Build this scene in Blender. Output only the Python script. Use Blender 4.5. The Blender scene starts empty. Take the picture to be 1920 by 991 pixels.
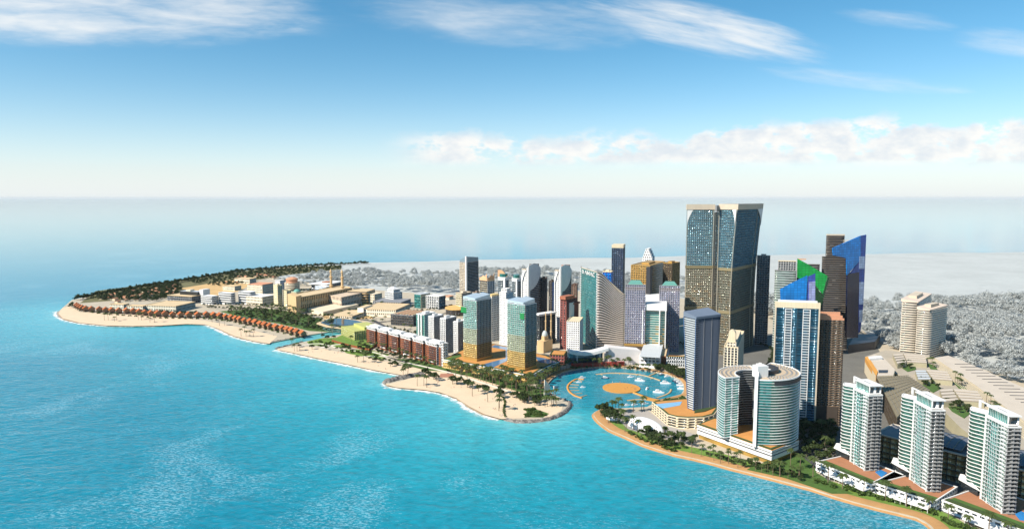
import bpy, bmesh, math, random
import numpy as np
from mathutils import Vector
from mathutils.geometry import tessellate_polygon

random.seed(7)
rng = np.random.default_rng(7)
SC = bpy.context.scene
COL = SC.collection
R = math.radians

# ------------------------------------------------------------------ camera
CAM_H = 260.0
FPX, PCX, PCY = 1300.0, 960.0, 495.5            # focal length and centre in photo pixels (1920 x 991)
PIT = math.atan((PCY - 370.0) / FPX)            # the horizon stands at row 370
CP, SP = math.cos(PIT), math.sin(PIT)
cam_d = bpy.data.cameras.new("camera")
cam_d.sensor_width = 36.0
cam_d.lens = 36.0 * FPX / 1920.0
cam_d.clip_start = 1.0
cam_d.clip_end = 500000.0
cam = bpy.data.objects.new("camera", cam_d)
COL.objects.link(cam)
cam.location = (0, 0, CAM_H)
cam.rotation_euler = (math.pi / 2 - PIT, 0, 0)
SC.camera = cam

# ------------------------------------------------------------------ exposure, world, sun
SC.view_settings.view_transform = 'Standard'
SC.view_settings.look = 'None'
SC.view_settings.exposure = 0.72
SC.view_settings.gamma = 1.0
SC.view_settings.use_curve_mapping = False
SUN_EL, SUN_AZ = R(41), R(-122)                 # azimuth from +Y, clockwise: the sun stands left and a little behind
SUNV = Vector((math.sin(SUN_AZ) * math.cos(SUN_EL), math.cos(SUN_AZ) * math.cos(SUN_EL), math.sin(SUN_EL)))
sun_d = bpy.data.lights.new("sun", 'SUN')
sun_d.energy = 4.8
sun_d.angle = R(0.5)
sun_d.color = (1.0, 0.93, 0.82)
sun = bpy.data.objects.new("sun", sun_d)
COL.objects.link(sun)
sun.rotation_euler = SUNV.to_track_quat('Z', 'Y').to_euler()
sun.location = (-300, 0, 900)


class NT:
    """small helper for node trees"""
    def __init__(s, tree):
        s.t = tree
        tree.nodes.clear()

    def n(s, kind, ins=None, **kw):
        nd = s.t.nodes.new(kind)
        for k, v in kw.items():
            setattr(nd, k, v)
        for k, v in (ins or {}).items():
            s.put(nd.inputs[k], v)
        return nd

    def put(s, sock, v):
        if isinstance(v, bpy.types.NodeSocket):
            s.t.links.new(v, sock)
        elif isinstance(v, (tuple, list)) and len(v) == 3 and sock.type == 'RGBA':
            sock.default_value = (*v, 1)
        else:
            sock.default_value = v

    def m(s, op, a, b=0.0, c=0.0, clamp=False):
        nd = s.n('ShaderNodeMath', operation=op, use_clamp=clamp)
        s.put(nd.inputs[0], a)
        s.put(nd.inputs[1], b)
        s.put(nd.inputs[2], c)
        return nd.outputs[0]

    def mix(s, f, a, b, mode='MIX'):
        nd = s.n('ShaderNodeMix', data_type='RGBA', blend_type=mode)
        s.put(nd.inputs[0], f)
        s.put(nd.inputs[6], a)
        s.put(nd.inputs[7], b)
        return nd.outputs[2]

    def noise(s, vec, scale, detail=3.0, rough=0.55, dist=0.0):
        nd = s.n('ShaderNodeTexNoise', {'Scale': scale, 'Detail': detail, 'Roughness': rough, 'Distortion': dist})
        if vec is not None:
            s.t.links.new(vec, nd.inputs['Vector'])
        return nd.outputs['Fac']

    def ramp(s, v, lo, hi, a=0.0, b=1.0, smooth=True):
        nd = s.n('ShaderNodeMapRange', {'Value': v, 'From Min': lo, 'From Max': hi, 'To Min': a, 'To Max': b},
                 interpolation_type='SMOOTHSTEP' if smooth else 'LINEAR')
        return nd.outputs[0]

    def xyz(s, x, y, z):
        return s.n('ShaderNodeCombineXYZ', {'X': x, 'Y': y, 'Z': z}).outputs[0]


world = bpy.data.worlds.new("World")
SC.world = world
world.use_nodes = True
w = NT(world.node_tree)
tc = w.n('ShaderNodeTexCoord')
sep = w.n('ShaderNodeSeparateXYZ', {'Vector': tc.outputs['Generated']})
dx, dy, dz = sep.outputs
zz = w.m('MAXIMUM', dz, 0.0)
zlift = w.m('ADD', w.m('MULTIPLY', zz, 1.25), 0.012)
lift = w.n('ShaderNodeVectorMath', {0: w.xyz(dx, dy, zlift)}, operation='NORMALIZE').outputs[0]
sky = w.n('ShaderNodeTexSky', {'Vector': lift}, sky_type='NISHITA', sun_disc=False, sun_elevation=SUN_EL,
          sun_rotation=SUN_AZ, altitude=200.0, air_density=1.0, dust_density=0.25, ozone_density=2.5)
hs = w.n('ShaderNodeHueSaturation', {'Hue': 0.483, 'Saturation': 1.28, 'Value': 1.38, 'Color': sky.outputs[0]})
# clouds by direction: u to the side, v upward
front = w.m('GREATER_THAN', dy, 0.05)
u = w.m('DIVIDE', dx, w.m('MAXIMUM', dy, 0.05))
v = w.m('DIVIDE', zz, w.m('MAXIMUM', dy, 0.05))


def band(x, a, b, soft0, soft1):
    return w.m('MULTIPLY', w.ramp(x, a - soft0, a + soft0), w.ramp(x, b - soft1, b + soft1, 1.0, 0.0))


# cumulus bank low over the sea
pc = w.xyz(w.m('MULTIPLY', u, 1.0), w.m('MULTIPLY', v, 1.9), 0.37)
nc = w.noise(pc, 21.0, 7.0, 0.6)
nc2 = w.noise(pc, 6.0, 3.0, 0.5)
top = w.m('ADD', w.ramp(u, -0.15, 0.62, 0.080, 0.108), w.m('MULTIPLY', w.m('SUBTRACT', nc2, 0.5), 0.075))
upper = w.ramp(w.m('SUBTRACT', top, v), -0.016, 0.012)
dens = w.m('ADD', w.m('MULTIPLY', nc, 1.45), w.m('ADD', w.m('MULTIPLY', upper, 0.3), w.m('MULTIPLY', w.m('SUBTRACT', nc2, 0.5), 0.5)))
cum = w.m('MULTIPLY', w.ramp(dens, 0.78, 1.0), w.m('MULTIPLY', upper, w.ramp(v, 0.036, 0.056)))
cum = w.m('MULTIPLY', cum, w.ramp(u, -0.2, -0.10))
shade = w.ramp(w.noise(w.xyz(w.m('ADD', u, 0.006), w.m('MULTIPLY', w.m('SUBTRACT', v, 0.006), 1.9), 0.37), 21.0, 7.0, 0.6), 0.35, 0.7)
cumcol = w.mix(shade, (9.3, 9.0, 8.6), (6.6, 7.1, 7.7))


def cirrus(u0, v0, tilt, half_l, half_w, seed, lo, hi, stretch=6.0):
    """a streak of ice cloud around (u0, v0)"""
    a = w.m('SUBTRACT', u, u0)
    b = w.m('SUBTRACT', w.m('SUBTRACT', v, v0), w.m('MULTIPLY', a, tilt))
    p = w.xyz(w.m('MULTIPLY', a, 1.0), w.m('MULTIPLY', b, stretch), seed)
    nn = w.m('ADD', w.m('MULTIPLY', w.noise(p, 5.0, 4.0, 0.5, 0.5), 0.7), w.m('MULTIPLY', w.noise(p, 22.0, 5.0, 0.6, 0.4), 0.3))
    e = w.m('ADD', w.m('POWER', w.m('ABSOLUTE', w.m('DIVIDE', a, half_l)), 2.0), w.m('POWER', w.m('ABSOLUTE', w.m('DIVIDE', b, half_w)), 2.0))
    fall = w.ramp(e, 0.0, 1.0, 1.0, 0.0)
    return w.m('MULTIPLY', w.ramp(w.m('ADD', nn, w.m('MULTIPLY', fall, 0.45)), lo, hi), w.ramp(fall, 0.0, 0.45))


c1 = cirrus(-0.62, 0.262, -0.03, 0.46, 0.066, 1.3, 0.50, 1.2, 5.5)
c2 = cirrus(0.26, 0.237, -0.20, 0.24, 0.045, 4.1, 0.60, 1.22, 7.5)
c3 = cirrus(0.72, 0.213, -0.12, 0.14, 0.028, 7.7, 0.6, 1.45, 6.0)
c4 = cirrus(0.55, 0.247, -0.10, 0.12, 0.02, 9.7, 0.62, 1.5, 6.0)
c5 = cirrus(0.50, 0.165, -0.10, 0.20, 0.02, 12.7, 0.6, 1.4, 6.0)
c6 = cirrus(0.0, 0.245, -0.05, 0.35, 0.05, 15.7, 0.58, 1.5, 5.0)
cir = w.m('MAXIMUM', w.m('MAXIMUM', c1, c2), w.m('MAXIMUM', w.m('MAXIMUM', c3, c4), w.m('MAXIMUM', c5, c6)))
cir = w.m('MULTIPLY', w.m('POWER', cir, 1.25), 0.9)
col = w.mix(w.m('MULTIPLY', cir, front), hs.outputs[0], (8.9, 8.9, 8.7))
col = w.mix(w.m('MULTIPLY', w.m('MULTIPLY', cum, 0.95), front), col, cumcol)
# pale air low over the sea
hz = w.m('POWER', 2.718, w.m('MULTIPLY', w.m('POWER', w.m('DIVIDE', zz, 0.078), 1.35), -1.0))
hz = w.m('MULTIPLY', hz, w.ramp(dy, -0.5, 0.35, 0.35, 1.0))
col = w.mix(w.m('MULTIPLY', hz, w.m('SUBTRACT', 0.97, w.m('MULTIPLY', w.m('MULTIPLY', cum, front), 0.6))), col, (7.5, 7.95, 8.0))
bg = w.n('ShaderNodeBackground', {'Color': col, 'Strength': 0.069})
wo = w.n('ShaderNodeOutputWorld', {'Surface': bg.outputs[0]})

# ------------------------------------------------------------------ placing helpers
LZ = 2.0                                         # height of the land above the water


def at(px, py, z=LZ):
    """the point at height z that the photo shows at pixel (px, py)"""
    a, b = (px - PCX) / FPX, (PCY - py) / FPX
    d = (a, CP + b * SP, -SP + b * CP)
    t = (z - CAM_H) / d[2]
    return (d[0] * t, d[1] * t)


def proj(x, y, z):
    c = y * CP - (z - CAM_H) * SP
    vv = y * SP + (z - CAM_H) * CP
    return (PCX + FPX * x / c, PCY - FPX * vv / c)


def hgt(x, y, ytop):
    """height of the point above (x, y) that shows at row ytop"""
    k = (PCY - ytop) / FPX
    return CAM_H + y * (k * CP - SP) / (CP + k * SP)


def side(P, d, px, z):
    """length s along direction d from P until the photo column px, at height z"""
    k = (px - PCX) / FPX
    return (k * (P[1] * CP - (z - CAM_H) * SP) - P[0]) / (d[0] - k * d[1] * CP)


# ------------------------------------------------------------------ materials
MATS = {}


def mat(name, col, rough=0.7, metal=0.0, var=0.12, scale=0.15, spec=0.4, bump=0.0, rnd=0.0, objvar=0.0, streak=0.0):
    """a painted, rendered or stone surface: colour broken up by two sizes of noise"""
    if name in MATS:
        return MATS[name]
    mt = bpy.data.materials.new(name)
    mt.use_nodes = True
    t = NT(mt.node_tree)
    tc = t.n('ShaderNodeTexCoord')
    o = tc.outputs['Object']
    n1 = t.noise(o, scale, 4.0, 0.6)
    n2 = t.noise(o, scale * 9, 2.0, 0.5)
    f = t.m('ADD', t.m('MULTIPLY', n1, 0.65), t.m('MULTIPLY', n2, 0.35))
    f = t.ramp(f, 0.25, 0.75, 1 - var, 1 + var, False)
    if streak:
        mp = t.n('ShaderNodeMapping', {'Vector': o, 'Scale': (0.6, 0.6, 0.03)})
        f = t.m('MULTIPLY', f, t.ramp(t.noise(mp.outputs[0], 1.0, 3.0), 0.3, 0.75, 1 + streak * 0.4, 1 - streak, False))
    if rnd:
        at_ = t.n('ShaderNodeAttribute', attribute_name='rnd')
        f = t.m('MULTIPLY', f, t.ramp(at_.outputs['Fac'], 0, 1, 1 - rnd, 1 + rnd, False))
    if objvar:
        oi = t.n('ShaderNodeObjectInfo')
        f = t.m('MULTIPLY', f, t.ramp(oi.outputs['Random'], 0, 1, 1 - objvar, 1 + objvar, False))
    c = t.mix(1.0, col, t.n('ShaderNodeCombineColor', {0: f, 1: f, 2: f}).outputs[0], 'MULTIPLY')
    b = t.n('ShaderNodeBsdfPrincipled', {'Base Color': c, 'Roughness': rough, 'Metallic': metal, 'Specular IOR Level': spec})
    if bump:
        bp = t.n('ShaderNodeBump', {'Strength': bump, 'Distance': 0.5, 'Height': n2})
        t.t.links.new(bp.outputs[0], b.inputs['Normal'])
    t.n('ShaderNodeOutputMaterial', {'Surface': b.outputs[0]})
    MATS[name] = mt
    return mt


def glass(name, col, metal=0.55, rough=0.1, rnd=0.3, lit=0.0):
    """tinted facade glazing: every pane a little different, some blinds drawn"""
    if name in MATS:
        return MATS[name]
    mt = bpy.data.materials.new(name)
    mt.use_nodes = True
    t = NT(mt.node_tree)
    a = t.n('ShaderNodeAttribute', attribute_name='rnd').outputs['Fac']
    f = t.ramp(a, 0, 1, 1 - rnd, 1 + rnd, False)
    o = t.n('ShaderNodeTexCoord').outputs['Object']
    f = t.m('MULTIPLY', f, t.ramp(t.noise(o, 0.06, 2.0), 0.3, 0.7, 0.8, 1.2, False))
    c = t.mix(1.0, col, t.n('ShaderNodeCombineColor', {0: f, 1: f, 2: f}).outputs[0], 'MULTIPLY')
    blind = t.m('GREATER_THAN', a, 0.965)
    c = t.mix(t.m('MULTIPLY', blind, 0.22), c, (0.42, 0.40, 0.34))
    # every pane sits a hair out of true
    g = t.n('ShaderNodeNewGeometry')
    wn = t.n('ShaderNodeTexWhiteNoise', {'W': a}, noise_dimensions='1D')
    off = t.n('ShaderNodeVectorMath', {0: wn.outputs['Color'], 1: (0.5, 0.5, 0.5)}, operation='SUBTRACT')
    off2 = t.n('ShaderNodeVectorMath', {0: off.outputs[0], 'Scale': 0.025}, operation='SCALE')
    nrm = t.n('ShaderNodeVectorMath', {0: g.outputs['Normal'], 1: off2.outputs[0]}, operation='ADD')
    nn = t.n('ShaderNodeVectorMath', {0: nrm.outputs[0]}, operation='NORMALIZE')
    b = t.n('ShaderNodeBsdfPrincipled', {'Base Color': c, 'Roughness': rough, 'Metallic': metal, 'Specular IOR Level': 0.9,
                                         'Normal': nn.outputs[0]})
    t.n('ShaderNodeOutputMaterial', {'Surface': b.outputs[0]})
    MATS[name] = mt
    return mt


def panelmat(name, col, rough=0.25, metal=0.25):
    """coloured glass cladding with visible joints between the panels"""
    if name in MATS:
        return MATS[name]
    mt = bpy.data.materials.new(name)
    mt.use_nodes = True
    t = NT(mt.node_tree)
    o = t.n('ShaderNodeTexCoord').outputs['Object']
    sx, sy, sz = t.n('ShaderNodeSeparateXYZ', {'Vector': o}).outputs
    jz = t.m('LESS_THAN', t.m('FRACT', t.m('DIVIDE', sz, 4.0)), 0.16)
    h_ = t.m('DIVIDE', t.m('ADD', sx, t.m('MULTIPLY', sy, 0.35)), 5.5)
    jx = t.m('LESS_THAN', t.m('FRACT', h_), 0.10)
    cell = t.n('ShaderNodeTexWhiteNoise', {'Vector': t.xyz(t.m('FLOOR', h_), t.m('FLOOR', t.m('DIVIDE', sz, 4.0)), 0.0)}, noise_dimensions='3D').outputs['Value']
    f = t.m('MULTIPLY', t.ramp(cell, 0, 1, 0.82, 1.15, False), t.ramp(t.noise(o, 0.03, 3.0), 0.3, 0.7, 0.8, 1.15, False))
    f = t.m('MULTIPLY', f, t.m('SUBTRACT', 1.0, t.m('MULTIPLY', t.m('MAXIMUM', jz, jx), 0.45)))
    c = t.mix(1.0, col, t.n('ShaderNodeCombineColor', {0: f, 1: f, 2: f}).outputs[0], 'MULTIPLY')
    b = t.n('ShaderNodeBsdfPrincipled', {'Base Color': c, 'Roughness': rough, 'Metallic': metal, 'Specular IOR Level': 0.6})
    t.n('ShaderNodeOutputMaterial', {'Surface': b.outputs[0]})
    MATS[name] = mt
    return mt


def leafmat(name, col, col2, rough=0.6):
    if name in MATS:
        return MATS[name]
    mt = bpy.data.materials.new(name)
    mt.use_nodes = True
    t = NT(mt.node_tree)
    a = t.n('ShaderNodeAttribute', attribute_name='rnd').outputs['Fac']
    oi = t.n('ShaderNodeObjectInfo').outputs['Random']
    f = t.m('ADD', t.m('MULTIPLY', a, 0.6), t.m('MULTIPLY', oi, 0.4))
    c = t.mix(f, col, col2)
    b = t.n('ShaderNodeBsdfPrincipled', {'Base Color': c, 'Roughness': rough, 'Specular IOR Level': 0.25})
    tr = t.n('ShaderNodeBsdfTranslucent', {'Color': c})
    mx = t.n('ShaderNodeMixShader', {0: 0.25, 1: b.outputs[0], 2: tr.outputs[0]})
    t.n('ShaderNodeOutputMaterial', {'Surface': mx.outputs[0]})
    MATS[name] = mt
    return mt


# ------------------------------------------------------------------ object helpers
def put(o, parent=None):
    COL.objects.link(o)
    if parent is not None:
        o.parent = parent
    return o


def tag(o, label=None, cat=None, group=None, kind=None):
    if label: o['label'] = label
    if cat: o['category'] = cat
    if group: o['group'] = group
    if kind: o['kind'] = kind
    return o


def thing(name, label, cat, loc, group=None, rz=0.0):
    o = bpy.data.objects.new(name, None)
    o.empty_display_size = 2.0
    o.location = loc
    o.rotation_euler = (0, 0, rz)
    put(o)
    return tag(o, label, cat, group)


def mk(name, V, F, mats, parent=None, mi=None, smooth=False, local=False):
    """link one mesh object from world coordinates"""
    V = np.asarray(V, dtype=np.float64)
    org = np.array(parent.location) if (parent is not None and not local) else None
    if org is None and parent is None:
        org = V.mean(axis=0); org[2] = V[:, 2].min()
        if local: org = np.zeros(3)
    if org is not None:
        V = V - org
    me = bpy.data.meshes.new(name)
    if isinstance(F, np.ndarray):
        n, m = len(V), len(F)
        me.vertices.add(n)
        me.vertices.foreach_set("co", V.astype(np.float32).ravel())
        me.loops.add(m * 4)
        me.loops.foreach_set("vertex_index", F.astype(np.int32).ravel())
        me.polygons.add(m)
        me.polygons.foreach_set("loop_start", np.arange(0, m * 4, 4, dtype=np.int32))
    else:
        me.from_pydata(V.tolist(), [], F)
    for x in (mats if isinstance(mats, (list, tuple)) else [mats]):
        me.materials.append(x)
    npol = len(me.polygons)
    if mi is not None:
        me.polygons.foreach_set("material_index", np.asarray(mi, dtype=np.int32))
    r = me.attributes.new('rnd', 'FLOAT', 'FACE')
    r.data.foreach_set('value', rng.random(npol).astype(np.float32))
    if smooth:
        me.polygons.foreach_set("use_smooth", np.ones(npol, dtype=bool))
    me.update(calc_edges=True)
    o = bpy.data.objects.new(name, me)
    put(o, parent)
    if parent is None and org is not None:
        o.location = org
    return o


class MB:
    """collects faces for ONE mesh"""
    def __init__(s):
        s.V, s.F, s.M = [], [], []

    def add(s, vs, fs, m=0):
        b = len(s.V)
        s.V += [tuple(x) for x in vs]
        s.F += [tuple(b + i for i in f) for f in fs]
        s.M += [m] * len(fs)

    def prism(s, pts, z0, z1, m=0, mt=None, bottom=False):
        n = len(pts)
        tops = z1 if isinstance(z1, (list, tuple)) else [z1] * n
        vs = [(p[0], p[1], z0) for p in pts] + [(p[0], p[1], t) for p, t in zip(pts, tops)]
        s.add(vs, [(i, (i + 1) % n, n + (i + 1) % n, n + i) for i in range(n)], m)
        tri = tessellate_polygon([[Vector((p[0], p[1], 0)) for p in pts]])
        b = len(s.V)
        s.V += [(p[0], p[1], t) for p, t in zip(pts, tops)]
        for t in tri:
            A, B, C = (Vector(pts[i][:2]) for i in t)
            if (B - A).cross(C - A) < 0: t = t[::-1]
            s.F.append(tuple(b + i for i in t)); s.M.append(m if mt is None else mt)
        return s

    def box(s, c, sx, sy, z0, z1, rz=0.0, m=0, mt=None):
        ca, sa = math.cos(rz), math.sin(rz)
        pts = [(c[0] + x * ca - y * sa, c[1] + x * sa + y * ca) for x, y in
               ((-sx / 2, -sy / 2), (sx / 2, -sy / 2), (sx / 2, sy / 2), (-sx / 2, sy / 2))]
        return s.prism(pts, z0, z1, m, mt)

    def bar(s, A, B, r, m=0, n=6, r2=None):
        A, B = Vector(A), Vector(B)
        d = (B - A).normalized()
        x = d.orthogonal().normalized(); y = d.cross(x)
        r2 = r if r2 is None else r2
        vs = [A + (x * math.cos(2 * math.pi * i / n) + y * math.sin(2 * math.pi * i / n)) * r for i in range(n)]
        vs += [B + (x * math.cos(2 * math.pi * i / n) + y * math.sin(2 * math.pi * i / n)) * r2 for i in range(n)]
        s.add(vs, [(i, (i + 1) % n, n + (i + 1) % n, n + i) for i in range(n)] + [tuple(range(n, 2 * n)), tuple(range(n - 1, -1, -1))], m)
        return s

    def lathe(s, c, prof, n=20, m=0):
        """prof: list of (radius, z)"""
        vs = [(c[0] + r * math.cos(2 * math.pi * i / n), c[1] + r * math.sin(2 * math.pi * i / n), z) for r, z in prof for i in range(n)]
        fs = [(j * n + i, j * n + (i + 1) % n, (j + 1) * n + (i + 1) % n, (j + 1) * n + i) for j in range(len(prof) - 1) for i in range(n)]
        s.add(vs, fs, m)
        return s

    def vpanel(s, P0, P1, prof, thick, m=0):
        """an upright slab: outline prof = (metres along P0->P1, z), given thickness"""
        P0, P1 = Vector(P0[:2]), Vector(P1[:2])
        d = (P1 - P0).normalized(); nrm = Vector((d.y, -d.x)) * thick / 2
        n = len(prof)
        A = [(P0.x + d.x * a + nrm.x, P0.y + d.y * a + nrm.y, z) for a, z in prof]
        B = [(P0.x + d.x * a - nrm.x, P0.y + d.y * a - nrm.y, z) for a, z in prof]
        tri = tessellate_polygon([[Vector((a, z, 0)) for a, z in prof]])
        fs = [tuple(t) for t in tri] + [tuple(n + i for i in t[::-1]) for t in tri] + [(i, n + i, n + (i + 1) % n, (i + 1) % n) for i in range(n)]
        s.add(A + B, fs, m)
        return s

    def build(s, name, mats, parent=None, smooth=False):
        o = mk(name, s.V, s.F, mats, parent, s.M, smooth)
        me = o.data
        bm = bmesh.new(); bm.from_mesh(me)
        bmesh.ops.recalc_face_normals(bm, faces=bm.faces)
        bm.to_mesh(me); bm.free()
        return o


def sheet(name, pts, z, m, kind='structure', parent=None):
    """a flat sheet over the outline pts"""
    tri = tessellate_polygon([[Vector((p[0], p[1], 0)) for p in pts]])
    V = [(p[0], p[1], z) for p in pts]
    F = []
    for t in tri:
        A, B, C = (Vector(pts[i]) for i in t)
        F.append(tuple(t) if (B - A).cross(C - A) > 0 else tuple(t[::-1]))
    o = mk(name, V, F, m, parent)
    if kind: o['kind'] = kind
    return o


def px(pts, z=LZ):
    return [at(a, b, z) for a, b in pts]


# ------------------------------------------------------------------ facades
def S(glass, frame, bay=4.0, pier=0.5, pout=0.25, slab=0.2, sout=0.45, slabm=None, g2=None, g2p=None):
    return dict(glass=glass, frame=frame, bay=bay, pier=pier, pout=pout, slab=slab, sout=sout, slabm=slabm or frame, g2=g2, g2p=g2p)


def miter_normals(P):
    n = len(P)
    E = np.roll(P, -1, 0) - P
    L = np.linalg.norm(E, axis=1, keepdims=True)
    N = np.stack([E[:, 1], -E[:, 0]], 1) / L
    Np = np.roll(N, 1, 0)
    M = (N + Np) / np.maximum(1 + (N * Np).sum(1, keepdims=True), 0.3)
    return N, M, L[:, 0]


def facade(T, name, outline, z0, z1, nf, styles, warp=None):
    """one connected wall surface round an outline (counter-clockwise): floors recess and step out, piers stand proud"""
    P = np.array(outline, dtype=float)
    ne = len(P)
    if isinstance(styles, dict): styles = [styles] * ne
    N, M, L = miter_normals(P)
    B, D, GO, SO, ST, ED = [], [], [], [], [], []
    for i in range(ne):
        st = styles[i]; prev = styles[i - 1]
        A, Bp = P[i], P[(i + 1) % ne]
        nb = max(1, int(round(L[i] / st['bay']))) if st['pier'] > 0 else 1
        pw = min(st['pier'] / L[i], 0.9 / nb) if st['pier'] > 0 else 0

        def addp(t, go, seg, corner=False):
            B.append(A + (Bp - A) * t)
            D.append(M[i] if corner else N[i])
            GO.append(max(go, prev['pout'] if prev['pier'] > 0 else 0) if corner else go)
            SO.append((st['sout'] + prev['sout']) / 2 if corner else st['sout'])
            ST.append(seg); ED.append(i)
        if pw == 0:
            addp(0, 0, 0, True)
            if nb == 1 and L[i] > 12:
                k = int(L[i] // 5)
                for j in range(1, k): addp(j / k, 0, 0)
            continue
        for j in range(nb):
            t0, t1 = j / nb, (j + 1) / nb
            addp(t0, st['pout'], 1, j == 0)
            addp(t0 + pw / 2, st['pout'], 1)
            addp(t0 + pw / 2, 0, 0)
            addp(t1 - pw / 2, 0, 1)
            addp(t1 - pw / 2, st['pout'], 1)
    B, D, GO, SO, ST, ED = map(np.array, (B, D, GO, SO, ST, ED))
    n = len(B)
    G = B + D * GO[:, None]
    SL = B + D * SO[:, None]
    sl = styles[0]['slab']
    fh = (z1 - z0) / nf
    rings, rows = [], []
    for f in range(nf):
        z = z0 + f * fh
        if sl > 0:
            rings += [(SL, z), (SL, z + sl * fh), (G, z + sl * fh), (G, z + fh)]
            rows += [1, 1, 0, 1]
        else:
            rings += [(G, z)]; rows += [0]
    rings += [(SL if sl > 0 else G, z1)]
    V = np.concatenate([np.column_stack([r, np.full(n, z)]) for r, z in rings])
    nr = len(rings) - 1
    i0 = np.arange(n); i1 = (i0 + 1) % n
    Q = np.concatenate([np.column_stack([k * n + i0, k * n + i1, (k + 1) * n + i1, (k + 1) * n + i0]) for k in range(nr)])
    mats = []

    def mid(m_):
        if m_ not in mats: mats.append(m_)
        return mats.index(m_)
    MI = np.zeros((nr, n), dtype=int)
    for i in range(ne):
        st = styles[i]
        sel = ED == i
        gl, fr, sb = mid(st['glass']), mid(st['frame']), mid(st['slabm'])
        g2 = mid(st['g2']) if st['g2'] else None
        for k in range(nr):
            if rows[k]:
                MI[k, sel] = sb
            else:
                row = np.where(ST == 1, fr, gl)
                if g2 is not None:
                    zf = (rings[k][1] - z0) / (z1 - z0)
                    hit = (rng.random(n) < st['g2p'](zf)) & (ST == 0)
                    row = np.where(hit, g2, row)
                MI[k, sel] = row[sel]
    if warp is not None:
        V = warp(V)
    return mk(name, V, Q, mats, T, MI.ravel())


def inset(outline, d):
    P = np.array(outline, dtype=float)
    _, M, _ = miter_normals(P)
    return [tuple(x) for x in P - M * d]


def roof(T, outline, z, m, par=1.2, over=0.3, mtop=None, name='roof', warp=None):
    """flat roof with a parapet that stands a little proud of the wall"""
    o = MB()
    out = inset(outline, -over - 0.05); inn = inset(outline, 0.5)
    n = len(out)
    V = [(*p, z - 0.4) for p in out] + [(*p, z + par) for p in out] + [(*p, z + par) for p in inn] + [(*p, z + 0.15) for p in inn]
    if warp is not None:
        V = [tuple(x) for x in warp(np.array(V))]
    F = [(k * n + i, k * n + (i + 1) % n, (k + 1) * n + (i + 1) % n, (k + 1) * n + i) for k in range(3) for i in range(n)]
    tri = tessellate_polygon([[Vector((p[0], p[1], 0)) for p in inn]])
    Fm = [0] * len(F)
    for t in tri:
        A, B_, C = (Vector(inn[i]) for i in t)
        t = tuple(t) if (B_ - A).cross(C - A) > 0 else tuple(t[::-1])
        F.append(tuple(3 * n + i for i in t)); Fm.append(1)
    return mk(name, V, F, [m, mtop or m], T, Fm)


class Quad:
    """a rectangular footprint set by its photo columns: near corner C, right end R, left end L"""
    def __init__(s, xL, xC, xR, yb, yt, th, zb=LZ, Lp=None, depth=None, width=None):
        C = at(xC, yb, zb)
        s.zb = zb
        if Lp is not None:
            Lg = at(*Lp, zb)
            th = math.degrees(math.atan2(Lg[1] - C[1], -(Lg[0] - C[0])))
        a = R(th); s.rz = -a
        dl = (-math.cos(a), math.sin(a)); dr = (math.sin(a), math.cos(a))
        s.z1 = hgt(C[0], C[1], yt)
        s.h = s.z1 - zb
        zm = zb + s.h * 0.8
        s.D = side(C, dl, xL, zm) if depth is None else depth
        s.W = side(C, dr, xR, zm) if width is None else width
        s.W = min(max(s.W, 3.0), 120.0); s.D = min(max(s.D, 3.0), 160.0)
        s.C, s.dl, s.dr = C, dl, dr
        s.loc = (*s.pt(0.5, 0.5), zb)

    def pt(s, u, v):
        return (s.C[0] + s.dr[0] * s.W * u + s.dl[0] * s.D * v, s.C[1] + s.dr[1] * s.W * u + s.dl[1] * s.D * v)

    def out(s, u0=0, u1=1, v0=0, v1=1):
        return [s.pt(u0, v0), s.pt(u1, v0), s.pt(u1, v1), s.pt(u0, v1)]

    def uv(s, V):
        r = V[:, :2] - np.array(s.C)
        return (r @ np.array(s.dr)) / s.W, (r @ np.array(s.dl)) / s.D


def onplane(pxx, pyy, P0, P1):
    """photo pixel -> (metres along P0->P1, z) on the upright plane through P0, P1"""
    a, b = (pxx - PCX) / FPX, (PCY - pyy) / FPX
    d = (a, CP + b * SP, -SP + b * CP)
    ex, ey = P1[0] - P0[0], P1[1] - P0[1]
    L = math.hypot(ex, ey); ex /= L; ey /= L
    # t*d.xy = P0 + s*e
    det = d[0] * (-ey) - d[1] * (-ex)
    t = (P0[0] * (-ey) - P0[1] * (-ex)) / det
    s_ = (d[0] * P0[1] - d[1] * P0[0]) / det
    return (s_, CAM_H + t * d[2])

# ================================================================== SETTING
COAST = [(112, 583), (110, 588), (118, 597), (150, 605), (200, 610), (250, 611), (300, 610), (350, 607), (385, 608), (410, 616),
         (440, 630), (475, 639), (505, 644), (530, 639), (575, 630), (640, 620), (662, 618), (664, 622), (640, 628), (575, 641),
         (545, 649), (520, 655), (545, 660), (600, 672), (650, 682), (690, 691), (722, 697), (750, 702), (778, 706.5), (748, 715), (724, 720.5), (742, 725.5), (762, 727.5),
         (794, 730), (825, 735), (856, 746), (881, 762), (908, 776), (940, 785), (971, 790), (1012, 788), (1044, 780), (1064, 765),
         (1068, 755), (1052, 748), (1038, 742), (1027, 733), (1027, 721), (1037, 710), (1054, 700), (1075, 694), (1096, 691),
         (1133, 689), (1177, 691), (1219, 697), (1250, 703), (1271, 711), (1281, 722), (1282, 733), (1277, 741), (1250, 748),
         (1229, 753), (1222, 760), (1213, 765), (1174, 767), (1149, 768), (1128, 768), (1114, 775), (1113, 782), (1122, 793), (1142, 808),
         (1174, 822), (1205, 836), (1236, 846), (1267, 855), (1304, 863), (1340, 872), (1372, 881), (1440, 898), (1520, 919), (1562, 933),
         (1603, 945), (1645, 956), (1687, 966), (1718, 974), (1737, 984), (1748, 995), (1756, 1015), (1762, 1060), (1775, 1130)]
coast = px(COAST, 0.0)
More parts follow.
